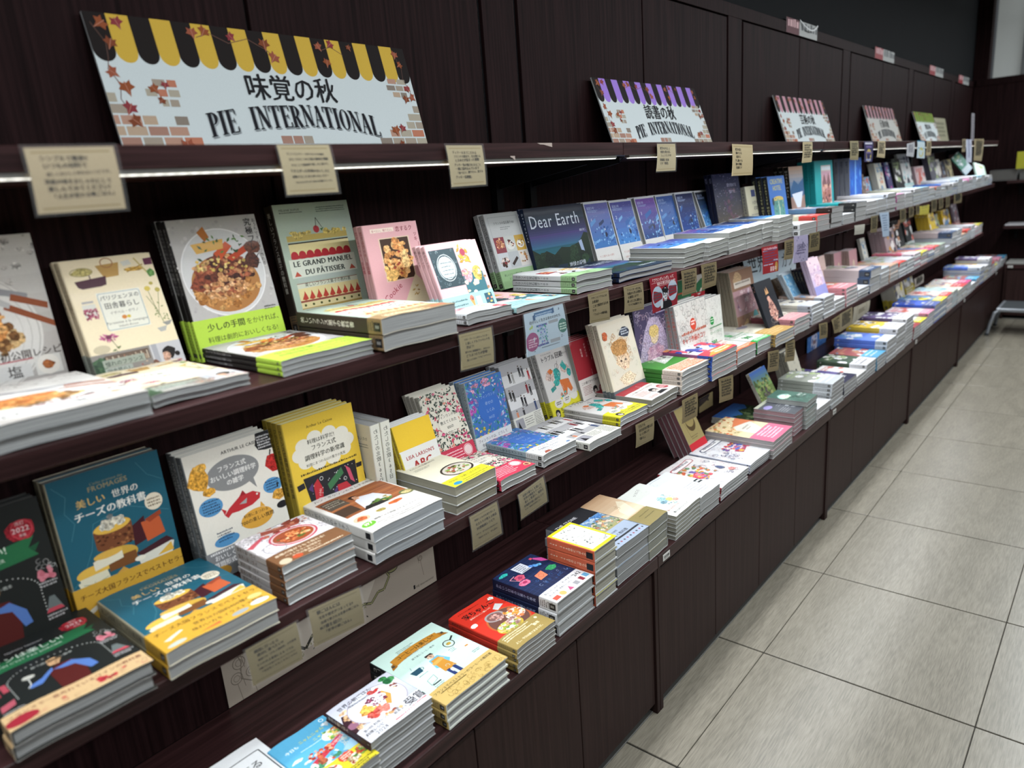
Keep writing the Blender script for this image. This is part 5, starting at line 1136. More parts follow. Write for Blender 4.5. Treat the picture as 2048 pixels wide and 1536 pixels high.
dz('portrait', 'ccc6b4', 'c0baa8', ('イラスト', '4c4840'), [('r', .06, .05, .94, .95, 'cdc8b8'), ('b', .5, .52, .22, .2, 'd4b898', 3), ('b', .5, .66, .26, .16, 'b08450', 4), ('s', 60, .24, .52, .78, .82, .03, .06, ['b88c58', 'a87840', 'c49c68', '94683c'], 5, 'curl'), ('b', .5, .46, .17, .14, 'd8c0a4', 7), ('e', .43, .49, .03, .022, '5c4c44', 12), ('e', .57, .49, .03, .022, '5c4c44', 12), ('e', .5, .40, .03, .01, 'a86c60', 10), ('b', .5, .26, .24, .12, 'd4c4a8', 8), ('s', 50, .06, .06, .94, .9, .02, .05, ['a4a498', '8c907c', 'b87c58', '9cacA0'.lower(), 'b8a470'], 9, 'curl'), ('b', .72, .82, .17, .09, '303848', 3), ('ln', .62, .85, .84, 3, .03, .03, 'b8c0c8', 3), ('b', .14, .84, .08, .07, 'b8603c', 5)],
   band=(.17, '5c6468', [('r', 0, 0, 1, 1, '5c6468'), ('ln', .1, .7, .5, 3, .2, .03, 'b0b4b8', 3), ('r', .7, .2, .86, .7, '888c90')], '5c6468'), pages='b8b4a8')
dz('lace', '423c58', '242430', ('ドリーミー', 'a8a0b8'), [('b', .5, .45, .42, .45, 'a89cb4', 3), ('s', 120, .1, .05, .92, .9, .03, .06, ['b0a4bc', '8c7ca0', 'c0b0c0', '9c8cac', 'b89ca8'], 4, 'curl'), ('b', .52, .60, .12, .12, 'd0bc9c', 5), ('b', .52, .66, .14, .10, 'c8b070', 6), ('b', .52, .34, .28, .16, 'b898a8', 7), ('s', 30, .3, .2, .75, .45, .03, .06, ['b08498', 'c0a0b0', 'a07c94'], 8), ('r', .60, .84, .98, .97, '3c3454'), ('ln', .63, .92, .95, 2, .05, .035, 'b0a8c4', 3), ('s', 10, .05, .8, .2, .95, .02, .04, ['c8c0d0'], 9, 'curl')])
LN = [('s', 110, 0, .3, 1, 1, .03, .06, ['9c9c98', 'a8a8a4', '848480'], 3, 'curl')]
dz('k160', 'c4c4be', '8c8c8c', ('キャラ作画のコツ160', 'b84434'), LN + [('e', .50, .66, .09, .09, 'c04430', 26), ('ln', .44, .69, .56, 2, .04, .03, 'e0d0c8', 3), ('t', 'キャラ作画のコツ', .08, .42, .095, 'b84c38', 'l', .03), ('ln', .1, .54, .9, 1, .04, .05, 'b86c58', 4), ('t', '160', .30, .20, .22, 'b84434', 'l', .06)],
   band=(.12, 'c05a34', [('r', 0, 0, 1, 1, 'c05a34'), ('ln', .1, .6, .9, 2, .3, .04, 'e0c8b0', 3)], 'c05a34'))
dz('k390', 'c6c8c2', 'a8aaa6', ('ドローイングのコツ390', '3c8c4c'), LN + [('e', .30, .62, .12, .12, '2c8c48', 26), ('ln', .2, .64, .4, 2, .04, .035, 'd0e0d0', 3), ('t', 'ドローイングのコツ', .06, .40, .092, '3c8450', 'l', .03), ('ln', .1, .50, .9, 1, .04, .05, '5c9468', 4), ('t', '390', .12, .20, .24, '3a8c4c', 'l', .05)],
   band=(.12, '3a9c50', [('r', 0, 0, 1, 1, '3a9c50'), ('ln', .1, .6, .9, 2, .3, .05, 'c8e0c8', 3)], '3a9c50'))
dz('pale', 'b4b494', '9ca48c', ('小さな本', '5c6450'), [('r', 0, .55, 1, 1, '6c8c98'), ('r', .18, .62, .80, .90, 'c8c4a0'), ('ln', .28, .80, .7, 2, .06, .04, '6c6c5c', 3), ('ln', .1, .5, .9, 6, .08, .02, '9c9c84', 4)])
dz('tea', '8a6c58', '8c8474', ('アンティーク', 'a8988c'), [('b', .3, .88, .2, .12, 'b89c78', 3), ('r', .12, .74, .86, .83, 'ccc4b8'), ('ln', .18, .79, .8, 1, .03, .04, '6c6458', 3), ('r', .02, .32, .98, .70, 'a8868c'), ('s', 40, .05, .34, .95, .68, .03, .07, ['c8a4a8', 'b88c94', 'd0b8bc', '8c6c84', 'c8b4c0'], 4, 'o'), ('e', .32, .52, .15, .15, 'c09aa0', 20), ('s', 20, .1, .05, .9, .3, .04, .07, ['c8a0a8', 'd0c0c4', 'b89c70', '8c6450'], 5), ('e', .84, .20, .12, .16, '4c8c90', 20)])
dz('blacklady', '14181f', '14181f', ('ドール', 'a88070'), [('b', .55, .46, .22, .28, 'a87c70', 3), ('b', .54, .66, .10, .09, 'b88c7c', 4), ('s', 50, .35, .26, .78, .6, .02, .05, ['8c5c54', 'c09c8c', '5c3c3c', 'a07060'], 5, 'o'), ('p', [(.44, .74), (.48, .86), (.54, .78), (.58, .88), (.64, .76)], 'b88c60'), ('ring', .55, .3, .28, .012, '7c7470', .08), ('s', 20, .2, .16, .9, .3, .02, .04, ['8c8480', '5c5450'], 6, 'curl')],
   band=(.12, '9c1f2c', [('r', 0, 0, 1, 1, '9c1f2c')], '9c1f2c'))
dz('golddoll', '8c7050', '6c5440', ('コスチューム', '2c2420'), [('s', 70, 0, .1, 1, 1, .04, .1, ['a08058', '6c5038', 'b89c78', '8c6c50', '503c30', 'c4b098'], 3), ('b', .5, .5, .2, .3, 'b09070', 4)])
dz('skygirl', 'b8c4cc', 'a8b4bc', ('スカイ', '3c5c80'), [('r', .06, .05, .94, .95, '6ca0c4'), ('s', 40, .06, .4, .94, .95, .05, .1, ['7cb0d0', 'a8c4d4', '5c94bc'], 3), ('b', .5, .34, .26, .25, 'c09484', 4), ('s', 30, .2, .08, .8, .45, .03, .07, ['b87c70', 'd0a898', '8c8494', '4c94a8'], 5)])
dz('purplegold', '6c4c58', '201c24', ('ファンタジー', 'a89c78'), [('s', 80, 0, 0, 1, 1, .04, .1, ['7c5448', 'b08c54', '4c3450', '8c6484', 'a87860', '5c4464'], 3), ('e', .5, .6, .25, .25, 'b89458')])
dz('violet', 'b4a0b0', 'a494a8', ('ガーリー', '705880'), [('g', 0, 0, 1, 1, '7c78a8', 'c8b0b8', 8), ('b', .5, .55, .3, .3, 'c0a4b0', 3), ('r', 0, .28, 1, .5, '7c7cac'), ('s', 20, .1, .5, .9, .95, .03, .07, ['d0bcc0', 'a88ca8'], 5)])
dz('blush', 'cbb0a8', 'c4a8a4', ('ふんわり', '9c7068'), [('s', 24, 0, 0, 1, 1, .03, .07, ['d0b8ac', 'c0988c', 'd4c4bc'], 3)])
dz('oval', 'a87f85', '8c7c74', ('ピンク', '7c5c60'), [('e', .52, .50, .13, .24, 'bfae98', 26), ('ring', .52, .5, .15, .012, 'b49c90', .26), ('s', 60, 0, 0, 1, 1, .01, .02, ['b08c92', '9c747c'], 3, 'star')], band=(.10, '6c8c64', [('r', 0, 0, 1, 1, '6c8c64')], '6c8c64'))
dz('korea', 'c3c0c2', 'a8a4a2', ('韓国の朝ごはん', '4c3c30'), [
    ('s', 24, 0, .5, 1, 1, .06, .12, ['ccc8cc', 'b8b4b8', 'd0ccd0'], 3), ('p', [(.35, .98), (.6, .92), (.9, .98), (.8, .80), (.5, .84), (.3, .88)], '94483c'), ('s', 30, .3, .8, .95, 1, .02, .05, ['a85c48', '7c3428', 'b87c60'], 4), ('p', [(.0, .72), (.30, .86), (.32, .82), (.05, .66)], 'b04c58'), ('e', .56, .58, .32, .24, 'c4a8a8', 36), ('ring', .56, .58, .32, .025, 'a8384c', .24), ('e', .56, .58, .27, .19, '8c4428', 32), ('s', 60, .34, .46, .78, .70, .02, .05, ['b86840', 'd0905c', '8c3c24', 'c8b088', '94401c', '4c5c2c'], 5, 'o'), ('ring', .22, .46, .14, .012, '8c8c90')],
   band=(.32, '6c4a30', [('r', 0, 0, 1, 1, '6c4a30'), ('t', '本場の味がうちで作れる!', .07, .70, .062, 'd0c4ac', 'l', .03), ('t', 'ベストセラー料理家の', .16, .48, .05, 'd0c4ac', 'l', .02), ('t', '毎日の食卓レシピ', .22, .28, .05, 'd0c4ac', 'l', .02), ('e', .10, .22, .075, .07, 'b0a48c', 20), ('e', .26, .20, .07, .05, 'a8482c'), ('ln', .4, .12, .9, 1, .1, .03, 'd0c4ac', 3)], '6c4a30'))
dz('kitchen', 'cbc9c4', 'c6c4c0', ('ハン・ボクソンのキッチン', '48484a'), [
    ('t', '金沢発 韓国家庭料理教室', .30, .95, .035, '4c4c4c'), ('t', 'ハン・ボクソンのキムチの料理', .10, .88, .062, '3c3c3e', 'l', .02), ('r', .06, .38, .98, .84, '8c5434')] + [('r', .06, .40 + i * .05, .98, .412 + i * .05, ['6c3c24', 'a06840', '7c4830'][i % 3]) for i in range(9)] + [
    ('r', .08, .62, .34, .80, '4c443c'), ('ln', .10, .76, .32, 3, .04, .03, '9c9484', 3), ('r', .06, .42, .30, .58, '3c2c24'), ('p', [(.34, .42), (.40, .62), (.52, .68), (.68, .64), (.76, .46), (.7, .40)], 'bcbec4'), ('b', .46, .70, .06, .07, '241c18', 4), ('b', .47, .68, .045, .05, 'b88c70', 5), ('b', .58, .44, .16, .05, '3c5c28', 6), ('s', 24, .45, .40, .75, .50, .02, .04, ['4c6c30', '2c3c1c', 'a08c50'], 7), ('p', [(.3, .38), (.66, .38), (.6, .44), (.38, .45)], '1c1c1c'),
    ('e', .14, .27, .10, .075, 'b8a48c', 22), ('b', .14, .27, .07, .05, 'a85430', 3), ('e', .42, .28, .10, .07, 'c0bcb0', 22), ('b', .42, .28, .07, .04, '8c7c3c', 4), ('b', .66, .32, .10, .045, 'b4582c', 6), ('e', .92, .40, .10, .07, '5c6040', 22), ('b', .92, .40, .07, .045, 'b8a878', 8), ('e', .10, .14, .085, .06, '5c9c30', 24), ('t', '197', .045, .13, .075, 'e0e8d0', 'l', .05), ('t', '韓国で17万冊愛されるベストセラー', .20, .155, .044, '38383a', 'l', .02), ('ln', .16, .09, .8, 2, .03, .02, '5c5c5c', 3)], pages='c2c8ce')
dz('greenkyara', '3c7c34', '34702e', ('キャラの伝え方まるわかり', 'b0c8a0'), [('t', 'キャラの', .30, .72, .11, 'b0d0a8', 'l', .03, .1), ('t', '伝え方', .34, .58, .11, 'b0d0a8', 'l', .03, .1), ('p', [(.36, .40), (.98, .52), (.98, .86), (.6, .82)], 'b4bcb0'), ('s', 16, .5, .5, .95, .8, .03, .07, ['3c3c3c', '8c8c8c', 'd0d0d0'], 3), ('s', 40, 0, .4, .5, 1, .02, .03, ['4c8c44', '2c642c'], 4, 'curl')],
   band=(.28, 'c9b8aa', [('r', 0, 0, 1, 1, 'c9b8aa'), ('ln', .08, .85, .95, 7, .11, .04, 'b8602c', 4), ('r', .05, .15, .95, .2, 'b04a24')], 'c8beb4'))
dz('animecol', 'c4c4cc', '7c4c70', ('イラスト集', 'c8c8c8'), [('s', 90, 0, 0, 1, 1, .06, .14, ['b84c68', '2c3c8c', 'c8c8d0', 'd0905c', '4c6cb0', 'b83c50', 'e0d8d8', '3c3448'], 3), ('e', .45, .62, .3, .24, 'c8ccd8'), ('b', .45, .7, .22, .12, '34407c', 4), ('e', .40, .56, .05, .03, '2c2c4c'), ('e', .54, .56, .05, .03, '2c2c4c')],
   band=(.20, 'bd3a48', [('r', 0, 0, 1, 1, 'bd3a48'), ('p', [(0, .2), (.5, .9), (1, .7), (1, .3), (.3, 0)], 'c88438'), ('ln', .3, .6, .9, 2, .3, .05, 'e8d8c8', 3)], '2c4c98'))
dz('goldbook', 'c2bfb0', '2c241c', ('メルヘン', 'b09858'), [('s', 50, 0, .4, 1, 1, .03, .08, ['b0ac9c', 'c8c4b8', '8c8478'], 3, 'curl'), ('e', .45, .64, .22, .08, '84808c'), ('r', .5, .8, .9, .9, '988c7c')], band=(.32, 'a88850', [('r', 0, 0, 1, 1, 'a88850'), ('ln', .1, .8, .9, 4, .18, .04, 'c8b080', 3)], '8c7440'))
dz('pinkbook', 'c4bcb4', '9c5c64', ('ロココ', 'c8b0b0'), [('s', 50, 0, .3, 1, 1, .03, .08, ['b0a898', 'c8bcb0', '7c5c50', '94705c'], 3)], band=(.30, 'c08c90', [('r', 0, 0, 1, 1, 'c08c90'), ('ln', .1, .8, .9, 3, .2, .04, 'd8b8b8', 3)], 'b88088'))
dz('magwhite', 'c4c6c8', 'b8bcc0', ('雑誌', '303030'), [('l', [(.08, .1), (.08, .86), (.92, .86), (.92, .1), (.08, .1)], .012, '1c1c1e'), ('t', '作品集', .2, .5, .2, '1c1c1e', 'l', .05), ('t', 'を作る', .5, .68, .12, '1c1c1e', 'l', .03)])
dz('nyam', '4f96b8', '4488aa', ('今日もニャムニャムニャム', 'c8c050'), [
    ('t', '今日も', .12, .76, .075, 'd0d8d8', 'l', .03, .03), ('t', 'ニャムニャム', .38, .80, .075, 'c0c048', 'l', .04, .03), ('t', 'ニャム', .56, .72, .075, 'c0c048', 'l', .04, .03), ('ln', .30, .68, .85, 1, .02, .02, 'c0d8e0', 3), ('ring', .90, .94, .04, .012, 'd0dce0'), ('b', .16, .60, .10, .035, 'c8d0d4', 3), ('b', .9, .86, .09, .03, 'c8d0d4', 5), ('b', .28, .50, .10, .03, 'c8d0d4', 6), ('p', [(.86, .84), (.97, .88), (.90, .80)], 'b0b8bc'),
    ('e', .82, .66, .16, .12, 'c8ccc4', 26), ('s', 30, .74, .60, .98, .74, .02, .05, ['c8b060', '6c9c48', 'd0d0c0', 'b8603c'], 4), ('p', [(.26, .44), (.66, .54), (.9, .60), (.92, .54), (.68, .47), (.28, .38)], 'a83040'), ('t', '맛있는 서울', .68, .50, .05, 'd8c0c0', 'l', .02, .24), ('s', 40, .3, .46, .66, .58, .02, .04, ['b84830', 'd0744c', 'c8a088', '8c2c20'], 5), ('p', [(.4, .36), (.66, .43), (.68, .39), (.42, .32)], 'c8ccc8'), ('t', '대성집', .44, .345, .05, '202020', 'l', .04, .2),
    ('s', 60, 0, .1, .7, .40, .03, .08, ['c8ccc8', '3c7c5c', 'b8402c', 'd0a848', 'e0d8c8', '5c9cb0', '8c4c34'], 6), ('e', .42, .26, .11, .09, 'd4d4d0'), ('e', .42, .26, .05, .04, 'c8a838'), ('r', .06, .28, .26, .38, '3c7c5c'), ('s', 50, .78, .36, .98, .62, .02, .05, ['c4c4b4', 'd4d0c0', 'b0b4a0', '4c7cac'], 7, 'curl'), ('p', [(.70, .34), (1, .46), (1, .30), (.8, .28)], '8cb0c8'), ('r', .95, .5, 1, .62, '3c70a0')],
   band=(.30, 'c3b52d', [('r', 0, 0, 1, 1, 'c3b52d'), ('e', .66, .84, .12, .10, 'b83c24', 22), ('ln', .58, .88, .75, 3, .1, .03, 'e0c8b8', 3), ('r', .62, .35, .80, .72, '8c7c50'), ('s', 24, .62, .36, .80, .72, .02, .04, ['c8b8a0', '8c3c24', '4c6c2c', 'e0d8c8'], 4), ('r', .82, .45, .99, .85, '3c5c2c'), ('s', 20, .83, .46, .98, .84, .02, .04, ['b84830', '6c8c3c', 'c8b890'], 5), ('e', .34, .6, .16, .12, 'c8ccc8'), ('s', 20, .2, .4, .5, .8, .03, .05, ['c8ccc8', 'a8acb0', 'b8402c', '3c3c3c'], 6), ('t', 'ブック', .06, .10, .12, '2c2c20', 'l', .05), ('ln', .4, .2, .95, 3, .1, .03, '3c3820', 7)], 'c3b52d'))
dz('breakfast', 'a9abb8', '3a2226', ('世界の朝ごはん', 'c8b8a8'), [
    ('g', 0, .3, 1, 1, 'a4a8b4', 'b4b6c2', 6), ('p', [(0, .30), (.10, .34), (.16, .7), (.06, .74), (0, .6)], '2c141c'), ('e', .06, .46, .07, .06, '7c5468'), ('s', 30, .08, .34, .18, .82, .025, .04, ['b89470', 'a07c58', 'c8a888'], 3), ('e', .52, .56, .42, .33, 'b8bcc4', 40), ('ring', .52, .56, .42, .012, '8c8490', .33), ('e', .52, .56, .35, .27, 'c4c8d0', 36),
    ('b', .38, .54, .16, .12, 'b87c38', 3), ('b', .38, .56, .13, .09, 'd0a04c', 4), ('p', [(.62, .38), (.74, .56), (.70, .72), (.60, .74), (.64, .58), (.58, .44)], 'b88440'), ('b', .54, .64, .15, .10, 'd4d4dc', 6), ('s', 50, .42, .52, .66, .74, .012, .026, ['5c2438', '7c3048', 'c8c8d0'], 7), ('s', 26, .24, .34, .56, .46, .035, .055, ['a83c34', 'c05c50', '94281c', 'c87468'], 8), ('s', 6, .56, .76, .7, .82, .035, .05, ['a0302c', 'b84c44'], 9), ('s', 8, .80, .78, .95, .92, .05, .08, ['2c6c3c', '3c7c48', '1c5430'], 10), ('t', '世界の朝ごはん', .10, .84, .078, '33333c', 'l', .02, .05), ('ln', .22, .80, .6, 2, .02, .02, '4c4c58', 3), ('s', 8, .78, .60, .9, .74, .02, .03, ['6c3c34', 'c8b8a0'], 12)],
   band=(.30, 'c5c6cc', [('r', 0, 0, 1, 1, 'c5c6cc'), ('t', '受賞', .70, .44, .16, '1c1c20', 'l', .05), ('t', '第11回 料理レシピ本大賞', .06, .70, .05, '26262c', 'l', .03), ('t', '絵本エッセイ賞', .50, .52, .052, '26262c', 'l', .03), ('p', [(.44, .24), (.98, .36), (.98, .28), (.44, .16)], 'a8303c'), ('ln', .46, .22, .95, 1, .1, .03, 'e0c8cc', 4), ('t', '料理レシピ', .04, .42, .055, '1c1c20', 'l', .05), ('t', '2024', .14, .12, .085, '303038', 'l', .0), ('s', 8, .4, .72, .66, .9, .02, .035, ['b87c50', 'c8a070', '8c4c3c'], 5), ('ring', .16, .30, .13, .006, '8c8c98')], '3a2226'))
dz('coffee', 'b0c8c0', '1b1f20', ('コーヒーは楽しい!', 'c0c0b8'), [
    ('ln', .30, .90, .56, 3, .02, .016, '5c6c68', 3)] + [('p', [(.14 + i * .072, .745 + .028 * math.sin(i * math.pi / 10)), (.14 + (i + 1) * .072, .745 + .028 * math.sin((i + 1) * math.pi / 10)), (.14 + (i + 1) * .072, .845 + .028 * math.sin((i + 1) * math.pi / 10)), (.14 + i * .072, .845 + .028 * math.sin(i * math.pi / 10))], 'a87428') for i in range(10)] + [
    ('p', [(.06, .72), (.15, .735), (.15, .80), (.10, .79)], '8c5c1c'), ('p', [(.86, .75), (.96, .73), (.92, .79), (.86, .82)], '8c5c1c'), ('t', 'コーヒーは楽しい!', .51, .80, .072, '33240f', 'c', .04), ('t', "LE CAFÉ C'EST PAS SORCIER", .51, .76, .034, '4c3414', 'c', .02), ('t', '絵で読むコーヒー教本', .5, .69, .036, '40504c', 'c', .01), ('r', .09, .75, .13, .78, '40382c'), ('r', .89, .77, .93, .80, '40382c'),
    ('b', .49, .60, .05, .055, 'b89880', 3), ('p', [(.44, .64), (.54, .64), (.55, .60), (.50, .625), (.44, .61)], '241c1c'), ('p', [(.38, .42), (.42, .555), (.56, .565), (.62, .44), (.56, .40), (.54, .48), (.44, .47), (.42, .40)], '5c9cb8'), ('p', [(.43, .54), (.55, .54), (.58, .32), (.40, .32)], 'a8762c'), ('p', [(.40, .50), (.56, .52), (.58, .48), (.40, .46)], 'b88c48'), ('r', .42, .22, .47, .33, '1c2c5c'), ('r', .51, .22, .56, .33, '1c2c5c'), ('r', .46, .27, .50, .31, 'c0c8d0'),
    ('p', [(.13, .56), (.28, .56), (.26, .49), (.15, .49)], '1c3c4c'), ('ring', .28, .53, .025, .008, '1c3c4c'), ('l', [(.18, .58), (.20, .62)], .006, '5c7478'), ('ln', .15, .45, .28, 1, .02, .014, '4c5c5c', 3), ('ring', .80, .60, .075, .012, '1c2424'), ('l', [(.86, .63), (.94, .67)], .022, '1c2424'), ('b', .80, .60, .035, .03, 'a88c3c', 4), ('p', [(.84, .50), (.95, .50), (.91, .44), (.96, .36), (.83, .36), (.88, .44)], 'c4d0cc'), ('r', .87, .43, .92, .45, 'a87434'), ('ln', .70, .52, .78, 3, .02, .014, '4c5c5c', 5), ('ln', .84, .32, .96, 2, .02, .014, '4c5c5c', 5), ('l', [(.14, .28), (.26, .31), (.28, .38), (.16, .36), (.14, .28)], .005, '3c4c4c'), ('r', .15, .265, .27, .28, '1c2020'), ('ln', .14, .24, .28, 2, .02, .014, '4c5c5c', 6), ('s', 10, .3, .3, .9, .8, .02, .04, ['a8c0b8'], 7, 'curl')],
   band=(.22, 'b49a5c', [('r', 0, 0, 1, 1, 'b49a5c'), ('t', 'フランスでベストセラーのコーヒーの教科書', .03, .70, .046, '2c2414', 'l', .04), ('s', 40, .08, .1, .95, .55, .02, .045, ['6c5828', '8c7438'], 5, 'curl'), ('ln', .1, .6, .5, 1, .1, .02, '5c4c24', 4)], 'b49a5c'), inner='d4d8d0', hard=True)
dz('chanko', 'b92c1e', 'a42618', ('家ちゃんこ', '1c1410'), [
    ('t', 'おすもうさん直伝!かんたん', .14, .93, .042, '2c0c08', 'l', .02), ('t', '家ちゃんこ', .12, .81, .15, '1a1210', 'l', .08), ('t', '鶴竜のおいしい鍋レシピ', .18, .76, .046, 'd8c0b0', 'l', .02), ('b', .90, .90, .07, .055, 'd0ccc4', 3), ('b', .10, .66, .07, .06, 'd0ccc4', 4), ('p', [(.88, .93), (.92, .95), (.9, .91)], 'b83020'),
    ('ring', .60, .44, .42, .035, 'a0522c', .36), ('e', .60, .44, .385, .33, '5c3c34', 40), ('e', .50, .60, .20, .14, '8c8484', 28), ('e', .50, .60, .16, .11, '6c4c48', 24), ('p', [(.66, .72), (.82, .78), (.90, .70), (.70, .66)], 'b8b8b8'), ('e', .46, .34, .28, .16, 'b09838', 32), ('e', .46, .34, .24, .13, '94803c', 28), ('e', .80, .46, .2, .15, 'c8b8ac', 28),
    ('s', 40, .24, .26, .62, .44, .03, .055, ['8ca03c', 'b8b490', 'd0ccb8', '6c8c30', 'c0a058'], 5, 'o'), ('s', 36, .62, .36, .96, .58, .02, .05, ['c07c34', 'd8d0c4', 'b0643c', 'c89c50', '8c5038'], 6, 'o'), ('s', 20, .4, .50, .66, .64, .02, .03, ['a87c70', 'c09088'], 7, 'o'), ('s', 20, .5, .3, .7, .46, .03, .04, ['94706c', 'b8a09c'], 8, 'o')],
   band=(.27, '8f7b45', [('r', 0, 0, 1, 1, '8f7b45'), ('ln', .06, .84, .7, 3, .12, .03, 'd8d0b0', 4), ('t', 'よし、今日は鍋で決まりだ。', .10, .20, .055, 'd8d0b0', 'l', .03), ('t', '鶴竜', .68, .46, .07, 'd8d0b0', 'l', .04), ('e', .88, .8, .03, .03, 'd8d0b0')], '8f7b45'), pages='b4b2ae')
dz('navy', '16203e', '141c38', ('かわいい日本のお菓子の事典', '8c98b8'), [('l', [(0, i * .07), (1, i * .07)], .006, '26365e') for i in range(15)] + [('l', [(i * .1, 0), (i * .1, 1)], .006, '26365e') for i in range(11)] + [
    ('r', .38, .76, .64, .95, 'b8bcc4'), ('ln', .42, .91, .60, 5, .035, .03, '50545c', 3), ('b', .16, .92, .10, .045, '2c9c94', 3), ('p', [(.04, .92), (.10, .95), (.10, .89)], '2c9c94'), ('b', .20, .60, .12, .085, 'c05c78', 4), ('b', .26, .72, .11, .08, 'b84c64', 5), ('l', [(.18, .66), (.10, .78), (.24, .80)], .012, 'c88c98'), ('e', .20, .60, .05, .035, '8c2c50'), ('e', .26, .72, .045, .035, '8c2c50'),
    ('b', .72, .76, .05, .05, '4c84c0', 5), ('b', .66, .79, .045, .045, '4c78b8', 6), ('b', .79, .73, .05, .045, '5c98c0', 7), ('p', [(.44, .60), (.64, .62), (.60, .48), (.40, .47)], 'c06c50'), ('ring', .52, .54, .05, .008, '8c3c30'), ('p', [(.86, .88), (.90, .90), (1, .82), (1, .70), (.90, .76)], 'b04484'), ('r', .82, .89, .88, .93, 'b04454'), ('b', .82, .56, .11, .085, '2c8454', 8), ('s', 14, .1, .35, .95, .5, .02, .04, ['3c6ca8', '8c9cc0'], 5, 'curl')],
   band=(.27, 'c5c6c8', [('r', 0, 0, 1, 1, 'c5c6c8'), ('t', '昔なつかしおやつ、あつめました', .06, .76, .05, '2c2c34', 'l', .02), ('t', '思い出で愛し推薦がいっぱい…', .08, .54, .045, '2c2c34', 'l', .01), ('t', '242', .78, .62, .11, '1c1c24', 'l', .02), ('r', .05, .12, .18, .38, 'b84c3c'), ('e', .28, .26, .06, .06, 'b0a060'), ('p', [(.4, .12), (.48, .42), (.52, .12)], 'a84c70'), ('r', .60, .14, .70, .42, '8c8c90'), ('r', .76, .14, .84, .46, '7c2838'), ('r', .88, .2, .98, .5, '5c94b8')], 'c5c6c8'), hard=True)
dz('y366', 'c9c21f', 'b2553a', ('366.366日のにっぽんの季語', 'd8c8b0'), [('r', .08, .07, .92, .93, 'c6c8c2'), ('s', 56, .12, .1, .88, .9, .018, .028, ['6c706c', '585c58', '9ca094'], 3, 'dot'), ('s', 60, .1, .08, .9, .92, .01, .02, ['8c9088', 'b8b088', 'a8b0ac'], 5, 'leaf'), ('e', .5, .5, .2, .15, 'c6c8c2', 20), ('t', '366日の', .5, .52, .07, '3c403c', 'c', .0), ('t', '風の季語', .5, .45, .045, '3c403c', 'c')], pages='c4c2b4', hard=True)
dz('stone', '8a98aa', '84888c', ('世界のデザインの教科書', '303438'), [('r', 0, .72, 1, 1, '26262a'), ('t', 'THE STONE', .06, .85, .10, 'b0b0b4', 'l', .05), ('g', 0, .34, 1, .72, '8c8860', '5c84b4', 8), ('s', 120, 0, .36, 1, .60, .02, .05, ['8c8c58', 'b89c6c', '5c6c40', 'c0b0a0', 'a0705c'], 3), ('s', 20, .2, .6, 1, .72, .03, .06, ['a8b8c8', '4c7cb4'], 4), ('r', 0, 0, 1, .34, '8f9bad'), ('t', '見えてくる歴史の秘密', .08, .25, .05, '2c3038', 'l', .02), ('t', '読みとく教科書', .20, .17, .075, '2c3038', 'l', .04), ('r', .05, .115, .95, .145, '26282c')] + [('e', .1 + i * .09, .06, .02, .02, ['8c4450', '3c3c40'][i % 2], 10) for i in range(10)], pages='b0b2b2')
dz('beige', 'b79d80', 'a8927a', ('台湾のお茶', '6c5c48'), [('g', 0, .32, 1, 1, 'c4b49c', 'b08f70', 8), ('p', [(.2, .34), (.6, .34), (.9, .62), (.8, .7), (.5, .58), (.3, .5)], 'cbc0a8'), ('v', '人生の茶', .52, .66, .06, '8c7458', .01), ('ln', .4, .6, .5, 3, .03, .02, '94805f', 3)],
   band=(.30, '7f7348', [('r', 0, 0, 1, 1, '7f7348'), ('ln', .3, .7, .8, 1, .1, .04, '4c4428', 3), ('ln', .3, .45, .8, 1, .1, .04, '4c4428', 4)], '7f7348'), pages='a8aa9e', rb=True, r=.006)
dz('watercol', 'c9cbc6', 'b8b8ac', ('やさしい', '5c5c54'), [('s', 14, .05, .6, .7, .95, .01, .03, ['9c9c9c', 'b0b0ac'], 3, 'curl'), ('t', 'つくること', .35, .80, .07, '3c3c3c', 'l', .02, .3), ('b', .52, .42, .10, .16, '8cb0b8', 4), ('b', .60, .34, .08, .07, 'c8c070', 5), ('b', .42, .36, .08, .07, '6c8c98', 6), ('b', .66, .26, .07, .06, 'c48c80', 7), ('s', 16, .4, .2, .8, .5, .02, .05, ['a8bcb8', 'b8b8a0', '8ca8ac'], 8), ('t', 'ぬくもりのしるし', .12, .16, .06, 'a85c50', 'l', .02), ('t', '暮らしのうつくしさ', .12, .06, .06, '404040', 'l', .04)], pages='b8b8ac', rb=True)
dz('logo', 'c8ccd0', 'c0c4c8', ('冊', '303030'), [('s', 6, .05, .6, .4, .95, .04, .08, ['9ca4a8', 'b0b8bc'], 3, 'curl'), ('ln', .10, .95, .6, 1, .02, .02, '707478', 3), ('e', .30, .7, .35, .1, 'd0d6da'), ('p', [(.78, .30), (.98, .30), (.98, .42), (.78, .42)], '202224'), ('r', .80, .34, .96, .38, 'c8ccd0'), ('ln', .3, .40, .75, 6, .06, .02, '5c6064', 5), ('ln', .05, .3, .3, 8, .03, .015, '8c9094', 6)])
EM = ['b84c54', 'c8746c', '6c5c8c', 'c09050', '8c94a8', '94443c', '6c7c9c']
